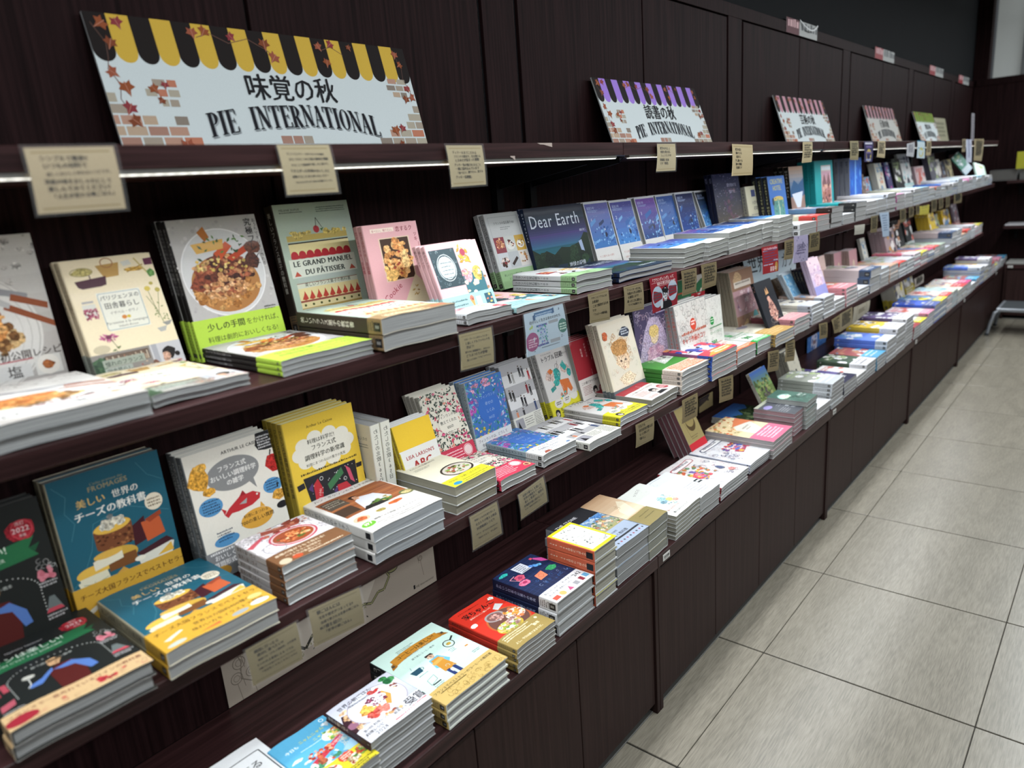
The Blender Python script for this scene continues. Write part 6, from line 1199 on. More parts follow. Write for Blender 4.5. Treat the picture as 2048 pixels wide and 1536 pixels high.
dz('redfloral', 'c9c6c6', '8c2c34', ('ヨーロッパ刺繍', 'd8c0c0'), [('s', 90, 0, 0, 1, 1, .03, .06, ['a8a8b4', '9ca4b0', 'b89ca0', 'c0b4b0'], 3, 'curl'), ('p', [(.16, .76), (.80, .80), (.84, .86), (.78, .92), (.16, .88), (.12, .82)], '94303c'), ('p', [(.18, .775), (.79, .81), (.82, .86), (.77, .905), (.18, .865), (.145, .82)], 'd0cccc'), ('ln', .24, .84, .7, 1, .03, .06, '4c4c58', 3), ('b', .30, .45, .17, .13, 'b03c4c', 4), ('b', .30, .45, .11, .08, 'c86c78', 5), ('b', .14, .70, .12, .08, 'b85c40', 6), ('b', .14, .70, .05, .04, 'd0c0a8', 7), ('s', 46, .05, .3, .6, .75, .03, .05, ['b87c44', 'c0a04c', '6c5c94', 'b84c54', '5c7c5c'], 8), ('s', 40, .55, .1, 1, .7, .03, .06, ['3c4c6c', 'a87c84', 'b88c8c', '5c6478'], 9, 'curl'), ('b', .75, .35, .06, .08, '4c5470', 3), ('b', .8, .18, .07, .06, 'b87c78', 4)])
dz('bluefloral', 'c9c9cc', '9ca0b0', ('アジア刺繍', '3c4468'), [('s', 90, 0, 0, 1, 1, .03, .06, ['a8acb4', '9ca4b0', 'b0a8b0', 'c0b8b4'], 5, 'curl'), ('p', [(.16, .80), (.84, .80), (.90, .86), (.84, .92), (.16, .90), (.12, .85)], '3c4460'), ('p', [(.18, .815), (.83, .815), (.88, .86), (.83, .905), (.18, .885), (.14, .85)], 'd0d0d0'), ('ln', .24, .85, .7, 1, .03, .06, '4c4c58', 3), ('p', [(.40, .60), (.82, .66), (.92, .40), (.50, .30)], '94384c'), ('s', 60, .42, .34, .90, .64, .03, .06, ['b83c50', 'c89c48', '6c4c84', 'c8c0c0', 'b85c6c', '4c5ca0'], 6), ('s', 30, .05, .3, .4, .8, .04, .06, ['3c4c70', '6c7494', 'b09c9c'], 7, 'curl'), ('s', 14, .1, .2, .4, .5, .03, .05, ['3c3c5c'], 9, 'curl')])
dz('pinkorange', 'cbb892', 'c8b8a8', ('暮らしの本', '6c5c50'), [('s', 80, 0, .55, 1, 1, .02, .05, ['b87c44', 'c8a060', '8c8458', 'c0603c', 'd0c0a0'], 3), ('p', [(.28, .62), (.64, .78), (.98, .66), (.62, .34), (.3, .3)], 'c9c6be'), ('p', [(.4, .72), (.98, .86), (.98, .58)], 'c0704c'), ('ln', .42, .55, .66, 2, .06, .05, '8c8478', 3)], band=(.34, 'c2607a', [('r', 0, 0, 1, 1, 'c2607a'), ('ln', .2, .8, .8, 5, .15, .05, 'e0b8c0', 3)], 'c2607a'), pages='b8b4b4', rb=True)
dz('darkpink', '4c4f55', 'a89aa0', ('森の図鑑', '303030'), [('e', .24, .72, .2, .12, '8c84b4'), ('r', .0, .9, 1, 1, '9ca090'), ('t', '草木', .62, .34, .13, 'c0c4c8', 'l', .05), ('t', 'たち', .62, .20, .13, 'c0c4c8', 'l', .05), ('ln', .1, .4, .5, 4, .06, .03, '9c9ca0', 4), ('ln', .5, .6, .9, 2, .06, .03, '9c9ca0', 4)], pages='b8969c', rb=True)
dz('lotus', '3f5c52', '8c9890', ('蓮の本', '303030'), [('b', .3, .66, .34, .2, '8cb0a8', 3), ('b', .34, .60, .25, .13, 'b0c4a8', 4), ('b', .3, .7, .2, .08, 'c0ccc8', 5), ('s', 20, 0, 0, 1, .5, .05, .1, ['2c463c', '4c6c60', '5c7468'], 6), ('t', '花のこえ', .62, .36, .10, 'c0c8c4', 'l', .04), ('t', '写真', .7, .24, .08, 'c0c8c4', 'l', .04)], pages='b0b4b0', rb=True)
dz('forest', '2c4468', 'b8b8b0', ('ランドスケープ', '505050'), [('g', 0, .4, 1, 1, '3c70a8', '2c4c84', 6), ('p', [(0, 0), (1, 0), (1, .75), (.8, .6), (.6, .72), (.4, .5), (.2, .6), (0, .4)], '2c3c28'), ('s', 70, .1, 0, 1, .6, .03, .07, ['3c5030', '1c2c1c', '4c5c3c', '5c6c48'], 4)])
dz('field', '5c6c3c', 'a8a498', ('散歩の本', '505048'), [('g', 0, .6, 1, 1, '6c8c50', '3c60a0', 6), ('s', 140, 0, 0, 1, .8, .03, .07, ['5c7038', '7c8c50', '3c4c28', '8c8c5c', '4c5c34'], 3), ('s', 30, .2, .25, .7, .6, .03, .05, ['302c30', '443c40', '5c5058'], 4), ('r', .1, .03, .6, .08, 'a8a078')])
dz('moon', 'bdb9a8', '9c988c', ('月と暮らす', '505048'), [('s', 14, .1, .3, .9, .9, .04, .08, ['34343c', '8c8c80', 'a0a090'], 3, 'curl'), ('r', .5, .35, .62, .5, '26262a'), ('ln', .2, .3, .8, 3, .05, .03, '6c6860', 4)], band=(.2, '8a8c8a', [('r', 0, 0, 1, 1, '8a8c8a')], '8a8c8a'))
dz('goldpink', '8f8050', '8a6a70', ('コスメ', '5c4c30'), [('r', 0, .28, 1, 1, '97895a'), ('e', .56, .66, .26, .26, '4c3c20', 26), ('e', .56, .72, .24, .22, '8f8050', 26), ('ln', .3, .4, .7, 2, .04, .03, '5c4c30', 3), ('l', [(.2, .8), (.3, .4)], .012, '5c4c30')], band=(.30, 'b4242e', [('r', 0, 0, 1, 1, 'b4242e'), ('ln', .12, .35, .92, 1, .1, .05, 'e0b8b8', 4)], 'b4242e'), pages='9c6870', rb=True)


# ------------------------------------------------------------ books
BM = {}


def book_meshes(k, W, H, t, amp=0.0, lo=False):
    key = (k, round(W, 4), round(H, 4), round(t, 4), amp, lo)
    if key in BM: return BM[key]
    d = D[k]
    rb = d['rb']
    NS = 8 if amp else 1
    xs = [W * i / NS for i in range(NS + 1)]

    def f(u):
        if rb: u = 1 - u
        return 0.55 * math.sin(math.pi * u * 1.12) + 0.30 * math.sin(math.pi * 2.5 * u + 0.5) - 0.35 * u
    fv = [f(i / NS) for i in range(NS + 1)]; mn = min(fv); fv = [(v - mn) * amp for v in fv]

    def dz_(x):
        if not amp: return 0.0
        q = min(max(x / W * NS, 0), NS - 1e-6); i = int(q)
        return fv[i] + (fv[i + 1] - fv[i]) * (q - i)
    c = 0.0022 if d['hard'] else 0.0008
    r = min(d['r'], t * 0.35)
    X = (lambda x: W - x) if rb else (lambda x: x)

    def profile(o):
        """outside (or inside, o < 0) outline of the cover in x, z"""
        P = []
        for x in reversed(xs[1:]): P.append((x, -o))
        n = 4
        P.append((r, -o))
        for i in range(1, n): a = -math.pi / 2 - i * math.pi / 2 / n; P.append((r + (r + o) * math.cos(a), r + (r + o) * math.sin(a)))
        P.append((-o, r)); P.append((-o, t - r))
        for i in range(1, n): a = math.pi - i * math.pi / 2 / n; P.append((r + (r + o) * math.cos(a), t - r + (r + o) * math.sin(a)))
        P.append((r, t + o))
        for x in xs[1:]: P.append((x, t + o))
        return P

    def wrap(mb, o0, o1, y0, y1, cb, cs, cf, edge):
        A, B = profile(o0), profile(o1)
        L = len(A); ns = len(xs) - 1
        for i in range(L - 1):
            a, b = A[i], A[i + 1]
            col = cb if i < ns else (cf if i >= L - 1 - ns else cs)
            q = lambda p, y: (X(p[0]), y, p[1] + dz_(X(p[0])))
            mb.poly([q(a, y0), q(a, y1), q(b, y1), q(b, y0)], col)
            e, g = B[i], B[i + 1]
            mb.poly([q(e, y0), q(g, y0), q(g, y1), q(e, y1)], edge)
            mb.poly([q(a, y0), q(b, y0), q(g, y0), q(e, y0)], edge)
            mb.poly([q(a, y1), q(e, y1), q(g, y1), q(b, y1)], edge)
        for j in (0, L - 1):
            mb.poly([(X(p[0]), y, p[1] + dz_(X(p[0]))) for p, y in ((A[j], y0), (A[j], y1), (B[j], y1), (B[j], y0))], edge)
    mb = MB()
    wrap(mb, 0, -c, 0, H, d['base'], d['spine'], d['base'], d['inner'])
    slabs = xs[1:-1]
    if not lo:
        Pen(mb, W, H, lambda x, y, l: (x, y, t + l + dz_(x)), slabs, y0=(d['band'][0] * H * 0.98 if d['band'] else 0)).draw(d['art'])
    # spine print
    bh = d['band'][0] * H if d['band'] else 0

    def splace(extra):
        if rb: return lambda u, v, l: (W + l + extra, v, t - u + dz_(W))
        return lambda u, v, l: (-l - extra, v, u + dz_(0))
    if t > 0.007:
        tt, tc = d['title']
        sp = Pen(mb, t, H, splace(0))
        hgt = min(t * 0.62, 0.0125, (H * 0.92 - bh) / (len(tt) * 1.04 + .1))
        sp.vtext(tt, t / 2, H * 0.95, hgt, tc, 0.02)
        sp.l = 4e-4
        sp.draw([('r', .22, .035, .78, .035 + .56 * t / H * 1.15, '16161a')] if not d['band'] else [])
    out = {'cover': mb.mesh('cover', [M_GLOSS if d['gloss'] else M_MATTE])}
    pb = MB()
    yi = 0.0035 if d['hard'] else 0.0012
    xe = W - (0.0035 if d['hard'] else 0.0012)
    px = [c + 0.0004] + [x for x in xs[1:-1]] + [xe]
    Pc = d['pages']
    for i in range(len(px) - 1):
        a, b = px[i], px[i + 1]
        za, zb = dz_(X(a)), dz_(X(b))
        z0, z1 = c + .0001, t - c - .0001
        q = lambda x, y, z, dd: (X(x), y, z + dd)
        pb.poly([q(a, yi, z0, za), q(b, yi, z0, zb), q(b, yi, z1, zb), q(a, yi, z1, za)], Pc)
        pb.poly([q(a, H - yi, z0, za), q(a, H - yi, z1, za), q(b, H - yi, z1, zb), q(b, H - yi, z0, zb)], Pc)
    zc = dz_(X(xe))
    pb.poly([(X(xe), yi, c + .0001 + zc), (X(xe), H - yi, c + .0001 + zc), (X(xe), H - yi, t - c - .0001 + zc), (X(xe), yi, t - c - .0001 + zc)], Pc)
    out['page_block'] = pb.mesh('page_block', [M_PAGES])
    if d['band']:
        b = d['band']
        bm = MB()
        wrap(bm, 0.0005, 0.0001, -0.0003, bh, b[1], b[3] if len(b) > 3 else b[1], b[1], 'c0c0bc')
        if not lo:
            Pen(bm, W, bh, lambda x, y, l: (x, y, t + 0.0005 + l + dz_(x)), slabs).draw(b[2])
        if t > 0.007:
            sp = Pen(bm, t, bh, splace(0.0005))
            sp.draw([('r', .22, .10, .78, .10 + .62 * t / bh, '16161a'), ('r', .40, .10 + .14 * t / bh, .60, .10 + .48 * t / bh, '8c8c88')])
            if bh > 0.03: sp.draw([('ln', .25, .88, .8, max(1, int((bh * .6) / .004)), .004 / bh * 1.4, .12, '4a4640', 3)])
        out['paper_band'] = bm.mesh('paper_band', [M_GLOSS])
    BM[key] = out
    return out


KIND = {}
for nm, ks in (('cookbook', 'chicken steak grand cookie jewel cheese wine caisne kagaku hokuou korea kitchen breakfast coffee chanko navy hokuoub'), ('comic_book', 'star1 star2 star3 star4 star5 star6 nyam'),
               ('photo_book', 'dear night blue2 teal alps hotel forest lotus field'), ('art_book', 'portrait lace k160 k390 greenkyara animecol golddoll skygirl purplegold blacklady tea violet trouble brand people'),
               ('craft_book', 'redfloral bluefloral watercol logo'), ('magazine', 'end0 end1 end2 end3 end4 end5')):
    for k_ in ks.split(): KIND[k_] = nm


def add_book(k, W, H, t, M, label, group, amp=0.0, lo=False, name=None):
    ms = book_meshes(k, W, H, t, amp, lo)
    nm = KIND.get(k, 'book'); e = bpy.data.objects.new(nm, None); e.empty_display_size = .03
    C.objects.link(e); e.matrix_world = M
    tag(e, label, nm.replace('_', ' '), group)
    for n, me in ms.items(): put(n, me, e)
    return e


LV = {1: ['only copy'], 2: ['top', 'lower'], 3: ['top', 'middle', 'lowest']}


def level(i, n):
    """words for the i-th book from the top of a pile of n"""
    if n == 1: return 'a single copy'
    if i == 0: return 'top of pile'
    if i == n - 1: return 'bottom of pile'
    return ['', 'second', 'third', 'fourth', 'fifth', 'sixth', 'seventh', 'eighth', 'ninth'][i] + ' from top'


WH = {'A': 'upper shelf', 'B': 'middle shelf', 'C': 'base ledge'}
RJ = random.Random(77)


def lie(k, s, fl, fr, n, desc, H=None, ratio=1.37, t=None, bl=None, Y=None, amp=0.005, rb=None, lo=False, W=None, bk=None):
    """a flat pile of n copies; fl, fr = front top corners in the photograph, bl = front bottom left corner"""
    yf, zs, _ = SH[s]
    if Y is None:
        if bl: Y = min(max(at(bl[0], bl[1], Z=zs).y, yf - 0.02), yf + 0.05)
        else: Y = yf + 0.002
    b = at(fr[0], fr[1], Y=Y)
    a = at(fl[0], fl[1], Y=Y) if fl else Vector((b.x - W, b.y, b.z))
    W = W or (b.x - a.x)
    zt = (a.z + b.z) / 2 if not amp else max(a.z, b.z) * .5 + min(a.z, b.z) * .5
    tt = t or max(0.004, (zt - zs - 0.0010 - abs(amp) * .35) / n)
    if bk:
        H = at(bk[0], bk[1], Z=zt).y - Y
        print('lie', k, 'W %.3f H %.3f t %.4f' % (W, H, tt))
    H = H or W * ratio
    for i in range(n):
        z = zs + 0.0006 + (n - 1 - i) * (tt + 0.0007)
        j = RJ.uniform(-.0025, .0025) if i else 0; jy = RJ.uniform(0, .004) if i else 0; rz = RJ.uniform(-.006, .006) if i else 0
        M = Matrix.Translation((a.x + j, Y + jy, z)) @ Matrix.Rotation(rz, 4, 'Z')
        add_book(k, W, H, tt, M, '%s, flat on %s, %s' % (desc, WH[s], level(i, n)), 'flat copies of the ' + desc, amp, lo or i > 0)
    return (a.x, Y, W, H, tt)


def proj(P):
    d = P - Vector((0, 0, CZ)); q = d.dot(AX_F)
    return 1024 + FPX * d.dot(AX_R) / q, 768 - FPX * d.dot(AX_U) / q


def stand(k, s, tl, tr, n, desc, ratio=1.37, t=0.016, H=None, W=None, side=None, ywall=1.366, gapx=0.0, left=False, thmax=30, ymin=0):
    """n copies leaning back; tl, tr = top corners of the front cover in the photograph, side = a point low on its right edge"""
    zs = SH[s][1]
    best = None
    ymax = ywall - t - (n - 1) * (t + .001)
    for rr, q in [(1 + r_ / 40, q_) for r_ in range(-6, 7) for q_ in range(4, thmax + 1)]:
        th = math.radians(q)
        for m_ in range(0, 64):
            yt = ymax - m_ * 0.005
            if yt < max(ymin, SH[s][0] + .02): break
            b = at(tr[0], tr[1], Y=yt)
            a = at(tl[0], tl[1], Y=yt) if tl else Vector((b.x - W, b.y, b.z))
            w = W or (b.x - a.x); h = (H or w * ratio) * rr
            z = zs + h * math.cos(th) + t * math.sin(th)
            az = a.z if tl else b.z
            px_ = proj(Vector((a.x, yt, z)))[1] - proj(Vector((a.x, yt, az)))[1]
            B = Vector((a.x + w, yt - h * math.sin(th), zs + t * math.sin(th))); Tt = Vector((a.x + w, yt, z))
            if left: B.x -= w; Tt.x -= w
            p0, p1 = proj(Tt), proj(B)
            e = px_ * px_
            if side:
                u = (side[1] - p0[1]) / ((p1[1] - p0[1]) or 1)
                e += 2.0 * (side[0] - (p0[0] + (p1[0] - p0[0]) * u)) ** 2
            e += (m_ * 0.005 * 12) ** 2 * .15 + ((rr - 1) * 30) ** 2 * (1 if side else 100)
            if best is None or e < best[0]: best = (e, th, a, w, h, yt)
    e, th, a, w, h, yt = best
    for i in range(n):   # i = 0 is the front copy
        Yb = yt - h * math.sin(th) + t * math.cos(th) + i * (t + .0008) / math.cos(th)
        M = Matrix.Translation((a.x + gapx * i + (RJ.uniform(-.002, .002) if i else 0), Yb, zs + 0.0006)) @ Matrix.Rotation(math.pi / 2 - th, 4, 'X')
        w_ = 'front copy' if i == 0 else (['', 'second', 'third', 'fourth', 'fifth'][i] + ' from front' if i < n - 1 else 'rearmost copy')
        if n == 1: w_ = 'the only one'
        add_book(k, w, h, t, M, '%s, leaning on wall, %s, %s' % (desc, WH[s], w_), 'leaning copies of the ' + desc, 0.0, lo=i > 0)
    print('stand %-10s th %.1f yt %.3f w %.3f h %.3f err %.1f top %.3f' % (k, math.degrees(th), yt, w, h, e, zs + h * math.cos(th) + t * math.sin(th)))

# ------------------------------------------------------------ everything that stands on the shelves
chars = set('0123456789')


def walk(o):
    if isinstance(o, str): chars.update(o)
    elif isinstance(o, (list, tuple)):
        if o and o[0] in ('t', 'v') and len(o) > 1 and isinstance(o[1], str): chars.update(o[1])
        else:
            for q in o:
                if isinstance(q, (list, tuple)): walk(q)


for d in D.values():
    walk(d['art']); chars.update(d['title'][0])
    if d['band']: walk(d['band'][2])
for c in CARDS:
    for l in (c[3] or []): chars.update(l)
    if c[8]: walk(c[8])
chars.update('味覚読書芸術行楽食欲の秋育趣味文芸実用書川。ろうPIE International')
chars.discard(' ')
bake_glyphs(chars)
tasks_signs()
build_cards()
build_posters()
build_stool()

# upper shelf, leaning rows
stand('chicken', 'A', None, (58.6, 465), 1, 'grey chicken dish cookbook', W=.190, H=.250, t=.018, side=(141.6, 761))
stand('paris', 'A', (114, 526), (298, 507), 3, 'cream country life book', ratio=1.38, t=.011, side=(368, 712))
stand('steak', 'A', (325.6, 443), (508, 430), 4, 'grey steak cookbook with green band', ratio=1.40, t=.011, side=(560, 620))
stand('grand', 'A', (541, 414), (693.5, 409), 1, 'pale green pastry manual', H=.257, t=.030, side=(735, 590.6))
stand('cookie', 'A', (722, 453), (831, 443.6), 2, 'pink cookie tin book', ratio=1.38, t=.014, side=(864, 600))
stand('letter', 'A', (847, 493), (950, 482), 3, 'small pink and teal book', ratio=1.05, t=.012, side=(988, 588))
stand('jewel', 'A', (966, 430), (1034.6, 423), 2, 'grey jewel sweets book', ratio=1.36, t=.018, side=(1068, 536))
stand('dear', 'A', (1045, 419), (1161, 408.6), 2, 'wide night blue photo book', ratio=.80, t=.014, side=(1188, 524), ymin=1.3)
for i, (tl, tr, sd) in enumerate((((1165, 406), (1213, 399.5), (1243, 515)), ((1216, 403), (1261, 395), (1284.6, 487)), ((1267, 395.6), (1306.7, 390), (1330, 477)), ((1309, 391), (1347, 385), (1366.6, 464.6)), ((1348, 386.5), (1383.5, 381), (1401, 455)), ((1387, 382), (1420, 376), (1444, 450.6)))):
    stand('star%d' % (i + 1), 'A', tl, tr, 3, '%s blue star comic from left' % ['first', 'second', 'third', 'fourth', 'fifth', 'darker sixth'][i], ratio=1.42, t=.012, side=sd)
stand('night', 'A', (1422, 352), (1475, 347.6), 2, 'purple night sky photo book', ratio=1.2, t=.016, side=(1488.5, 430.6), ymin=1.28)
stand('greycream', 'A', (1489, 374), (1518, 370), 1, 'small pale grey travel book', ratio=1.42, t=.022, side=(1528, 434), ymin=1.25)
stand('hotel', 'A', (1533, 358.7), (1567, 355), 3, 'blue hotel picture book', ratio=1.42, t=.022, side=(1576, 424), ymin=1.2)
stand('alps', 'A', (1576, 336.5), (1603.6, 335.4), 3, 'tall brown and blue travel book', ratio=1.75, t=.022, side=(1612, 420.6), ymin=1.2)
stand('teal', 'A', (1627, 353), (1663, 348.7), 3, 'teal book with framed picture', ratio=1.25, t=.026, side=(1669, 406), ymin=1.2)
stand('blue2', 'A', (1697, 342), (1721, 340), 3, 'bright blue scenery book', ratio=1.55, t=.026, side=(1722, 391), ymin=1.2)
# upper shelf, flat piles
lie('chicken', 'A', None, (303, 803), 2, 'grey chicken dish cookbook', W=.190, H=.257, t=.017, amp=.003)
lie('paris', 'A', (304, 794), (498, 745), 2, 'cream country life book', ratio=1.38, bl=(303, 823), bk=(177.5, 756.6))
lie('steak', 'A', (561.6, 721), (745, 682), 3, 'grey steak cookbook with green band', ratio=1.36, bl=(557, 759.6), amp=.003, bk=(398, 700))
lie('grand', 'A', (762, 639), (911, 606), 2, 'pale green pastry manual', H=.257, bl=(778, 705), bk=(592.6, 625))
lie('cookie', 'A', (933, 632), (1023.7, 606), 2, 'pink cookie tin book', ratio=1.38, bl=(925, 657))
lie('letter', 'A', (1033, 617), (1141, 588), 1, 'small pink and teal book', ratio=1.2, bl=(1033, 630))
lie('jewel', 'A', (1153, 557), (1224.7, 533.6), 3, 'grey jewel sweets book', ratio=1.36, bl=(1154, 591), bk=(1029, 550))
lie('dear', 'A', (1239, 553), (1344.5, 519), 2, 'wide night blue photo book', ratio=.85, bl=(1238, 569), t=.013)
for i, (k, fl, fr, bl, n) in enumerate(((1, (1369.6, 497), (1410, 487), (1371.7, 535), 4), (2, (1419, 486), (1457, 478), (1418, 521), 4), (3, (1458.6, 466), (1494, 458), (1457, 510), 4), (4, (1495, 458), (1526, 448), (1495, 498), 4), (5, (1527, 448), (1556, 441), (1527, 487), 4), (6, (1559, 436), (1586, 432), (1558, 482), 5))):
    lie('star%d' % k, 'A', fl, fr, n, '%s pile of blue star comics' % ['first', 'second', 'third', 'fourth', 'fifth', 'sixth'][i], ratio=1.42, bl=bl)
# middle shelf, leaning rows
stand('wine', 'B', None, (72, 992), 2, 'black wine guide', W=.188, H=.257, t=.022, side=(139, 1216))
stand('cheese', 'B', (85, 971), (316, 914), 2, 'teal cheese guide', H=.257, t=.022, side=(364, 1125))
stand('caisne', 'B', (359, 918), (536, 863), 3, 'white food science book', ratio=1.35, t=.020, side=(577, 1031))
stand('kagaku', 'B', (561, 850), (701.6, 804), 4, 'yellow food science book', ratio=1.38, t=.018, side=(728.6, 945))
for i, x in enumerate((.936, .965)):
    M = Matrix.Translation((x + .03, 1.365 - .15 * 1, SH['B'][1] + .0006)) @ Matrix.Rotation(math.pi / 2 + 0, 4, 'Z').inverted() @ Matrix.Rotation(math.pi / 2, 4, 'X')
    M = Matrix.Translation((x, 1.235, SH['B'][1] + .0006)) @ Matrix(((0, 0, -1, .028), (1, 0, 0, 0), (0, 1, 0, 0), (0, 0, 0, 1)))
    add_book('hokuou', .128, .200, .027, M, 'cream nordic diary, shelved spine outward, %s of the pair' % ('left' if i == 0 else 'right'), 'upright copies of the cream nordic diary')
stand('abc', 'B', (782, 855), (857, 832), 4, 'yellow and white alphabet book', ratio=1.25, t=.010, side=(883, 909), ywall=1.31)
stand('floral', 'B', (834, 793), (907.5, 776), 4, 'pink floral book with red band', ratio=1.42, t=.014, side=(952, 895))
stand('bluefin', 'B', (928, 769), (1000.6, 746), 3, 'blue floral book with white band', ratio=1.42, t=.018, side=(1022, 849))
stand('people', 'B', (995, 718), (1052, 702), 3, 'grey fashion people book', ratio=1.42, t=.016, side=(1091, 838))
stand('trouble', 'B', (1069, 708), (1128, 692), 2, 'grey guide with teal and orange figures', ratio=1.42, t=.018, side=(1161, 795))
stand('brand', 'B', (1137, 679), (1184, 658.7), 4, 'red design textbook', ratio=1.42, t=.016, side=(1210, 766))
stand('portrait', 'B', (1192, 651), (1257, 627), 3, 'cream portrait drawing book', ratio=1.35, t=.014, side=(1277, 706))
stand('lace', 'B', (1264, 622), (1334, 606), 2, 'purple lace girl book', ratio=1.3, t=.014, side=(1342, 678), ymin=1.24)
stand('k160', 'B', (1346, 616), (1408, 598), 3, 'white drawing tips book with red 160', ratio=1.15, t=.020, side=(1420, 668), ymin=1.2)
stand('k390', 'B', (1409.5, 600), (1440, 590), 3, 'white drawing tips book with green 390', ratio=1.75, t=.018, side=(1447, 659.5))
stand('pale', 'B', (1443, 601), (1459, 597), 1, 'slim pale green book', ratio=1.8, t=.014, side=(1473, 648))
stand('tea', 'B', (1457, 548), (1502, 536), 4, 'pink and brown teacup book', ratio=1.42, t=.015, side=(1518, 620), ymin=1.27)
stand('blacklady', 'B', (1506, 567), (1539.6, 556.7), 1, 'black book with a doll', ratio=1.36, t=.014, side=(1560, 613))
stand('golddoll', 'B', (1544, 559), (1559, 552.5), 1, 'brown and gold costume book', ratio=1.9, t=.014, side=(1581, 596))
stand('skygirl', 'B', (1563, 548), (1583, 542), 2, 'sky blue framed book', ratio=1.7, t=.012, side=(1605, 585))
stand('purplegold', 'B', (1600, 540), (1618, 535.6), 3, 'dark purple and gold book', ratio=1.75, t=.014, side=(1635, 580))
stand('violet', 'B', (1611, 520), (1634, 512), 2, 'lilac pastel book', ratio=1.7, t=.014, side=(1650, 563))
stand('blush', 'B', (1637, 514), (1648, 510), 1, 'blush peach book', ratio=2.2, t=.014, side=(1655, 552.5))
stand('oval', 'B', (1667, 508), (1694, 502), 3, 'pink book with oval, left set', H=.19, W=.15, t=.018, side=(1671, 561), left=True, ymin=1.2)
stand('oval', 'B', (1697, 502), (1721, 496.5), 3, 'pink book with oval, right set', H=.19, W=.15, t=.018, side=(1701, 553), left=True, ymin=1.2)
# middle shelf, flat piles
lie('wine', 'B', (22, 1470), (306, 1316), 2, 'black wine guide', H=.257, bl=(30, 1534))
lie('cheese', 'B', (333, 1310), (553, 1193), 2, 'teal cheese guide', H=.257, bl=(325, 1377))
lie('korea', 'B', (567, 1151), (703, 1055.5), 5, 'brown band hotpot cookbook', ratio=1.30, bl=(567, 1220), amp=.003, bk=(470, 1090))
lie('kitchen', 'B', (746.6, 1074), (884, 989.6), 3, 'white korean kitchen cookbook', H=.252, bl=(754, 1135), bk=(585, 1018))
lie('hokuoub', 'B', (910, 974), (990.6, 937), 3, 'thick cream recipe diary', ratio=1.42, bl=(910, 1035), amp=.002, bk=(793, 941))
lie('floral', 'B', (1002, 968), (1071, 922), 2, 'pink floral book with red band', ratio=1.42, bl=(999, 989), bk=(916, 905))
lie('bluefin', 'B', (1087, 921), (1152.5, 870), 2, 'blue floral book with white band', ratio=1.42, bl=(1089, 939), bk=(978, 879))
lie('people', 'B', (1179, 888), (1243, 854), 1, 'grey fashion people book', ratio=1.42, bl=(1182, 904))
lie('trouble', 'B', (1241, 841), (1296, 804), 2, 'grey guide with teal and orange figures', ratio=1.42, bl=(1242, 855), bk=(1125, 812))
lie('brand', 'B', (1303, 797), (1355.5, 776), 2, 'red design textbook', ratio=1.42, bl=(1302, 826), bk=(1190, 777))
lie('greenkyara', 'B', (1365, 750), (1422, 715), 5, 'green character drawing guide', ratio=1.36, bl=(1367, 792), bk=(1235, 728))
lie('animecol', 'B', (1425, 716), (1475, 690), 5, 'colourful illustration album', ratio=1.36, bl=(1425, 765), bk=(1296, 696))
lie('k160', 'B', (1475, 695), (1512.5, 676), 2, 'white drawing tips book with red 160', ratio=1.36, bl=(1473, 734), t=.026)
lie('k390', 'B', (1515, 684), (1549, 667), 2, 'white drawing tips book with green 390', ratio=1.36, bl=(1514, 711))
lie('goldbook', 'B', (1552, 676), (1589.6, 648), 4, 'white book with gold band', ratio=1.36, bl=(1552, 696))
lie('pinkbook', 'B', (1589.6, 645), (1621, 623), 4, 'white book with pink band', ratio=1.36, bl=(1590.6, 672))
# base ledge, flat piles
lie('magwhite', 'C', (430, 1650), (520, 1585), 4, 'white book with black frame', W=.186, H=.225, Y=.935, t=.0165)
lie('nyam', 'C', (645, 1590), (759, 1505.7), 4, 'blue comic essay', ratio=1.38, Y=.936, t=.0165, bk=(501.5, 1527))
lie('breakfast', 'C', (743, 1493), (864, 1393), 6, 'breakfast cookbook', ratio=1.36, bl=(752, 1570), amp=.004, bk=(651, 1430.6))
lie('coffee', 'C', (892, 1411), (1015, 1316), 3, 'pale green coffee guide', H=.238, bl=(895, 1467), amp=.003, bk=(748, 1321.6))
lie('chanko', 'C', (1035, 1309), (1110, 1236), 5, 'red hotpot cookbook', ratio=1.36, bl=(1038, 1351), bk=(894.4, 1243))
lie('navy', 'C', (1114.6, 1208.6), (1188, 1149), 3, 'navy sweets encyclopedia', ratio=1.36, bl=(1114.6, 1280), amp=.002, bk=(984, 1159))
lie('y366', 'C', (1189, 1110), (1233, 1068), 5, 'yellow seasons book with orange spine', ratio=1.30, bl=(1191, 1219), amp=.001, bk=(1086, 1081))
lie('stone', 'C', (1233, 1101), (1299, 1053), 4, 'blue grey design textbook', ratio=1.36, bl=(1237, 1174), amp=.003)
lie('beige', 'C', (1299, 1060), (1335, 1016), 4, 'beige book with olive band', ratio=1.5, bl=(1302, 1121), amp=.004, bk=(1158, 1017))
lie('watercol', 'C', (1352.5, 1030), (1401, 1000), 6, 'white watercolour book', ratio=1.36, bl=(1356, 1080))
lie('logo', 'C', (1400.6, 996), (1440.5, 968), 3, 'white book with black mark', ratio=1.36, bl=(1402, 1040))
lie('redfloral', 'C', (1443, 981), (1498, 931), 4, 'white embroidery book with red title', ratio=1.36, bl=(1445, 1003), amp=.005, bk=(1332, 939))
lie('bluefloral', 'C', (1501, 935), (1549, 890), 4, 'white embroidery book with blue title', ratio=1.36, bl=(1502, 950), bk=(1375, 910.6))
lie('pinkorange', 'C', (1547, 885), (1585, 853), 4, 'orange and pink book', ratio=1.36, bl=(1552, 914), bk=(1416, 857.5))
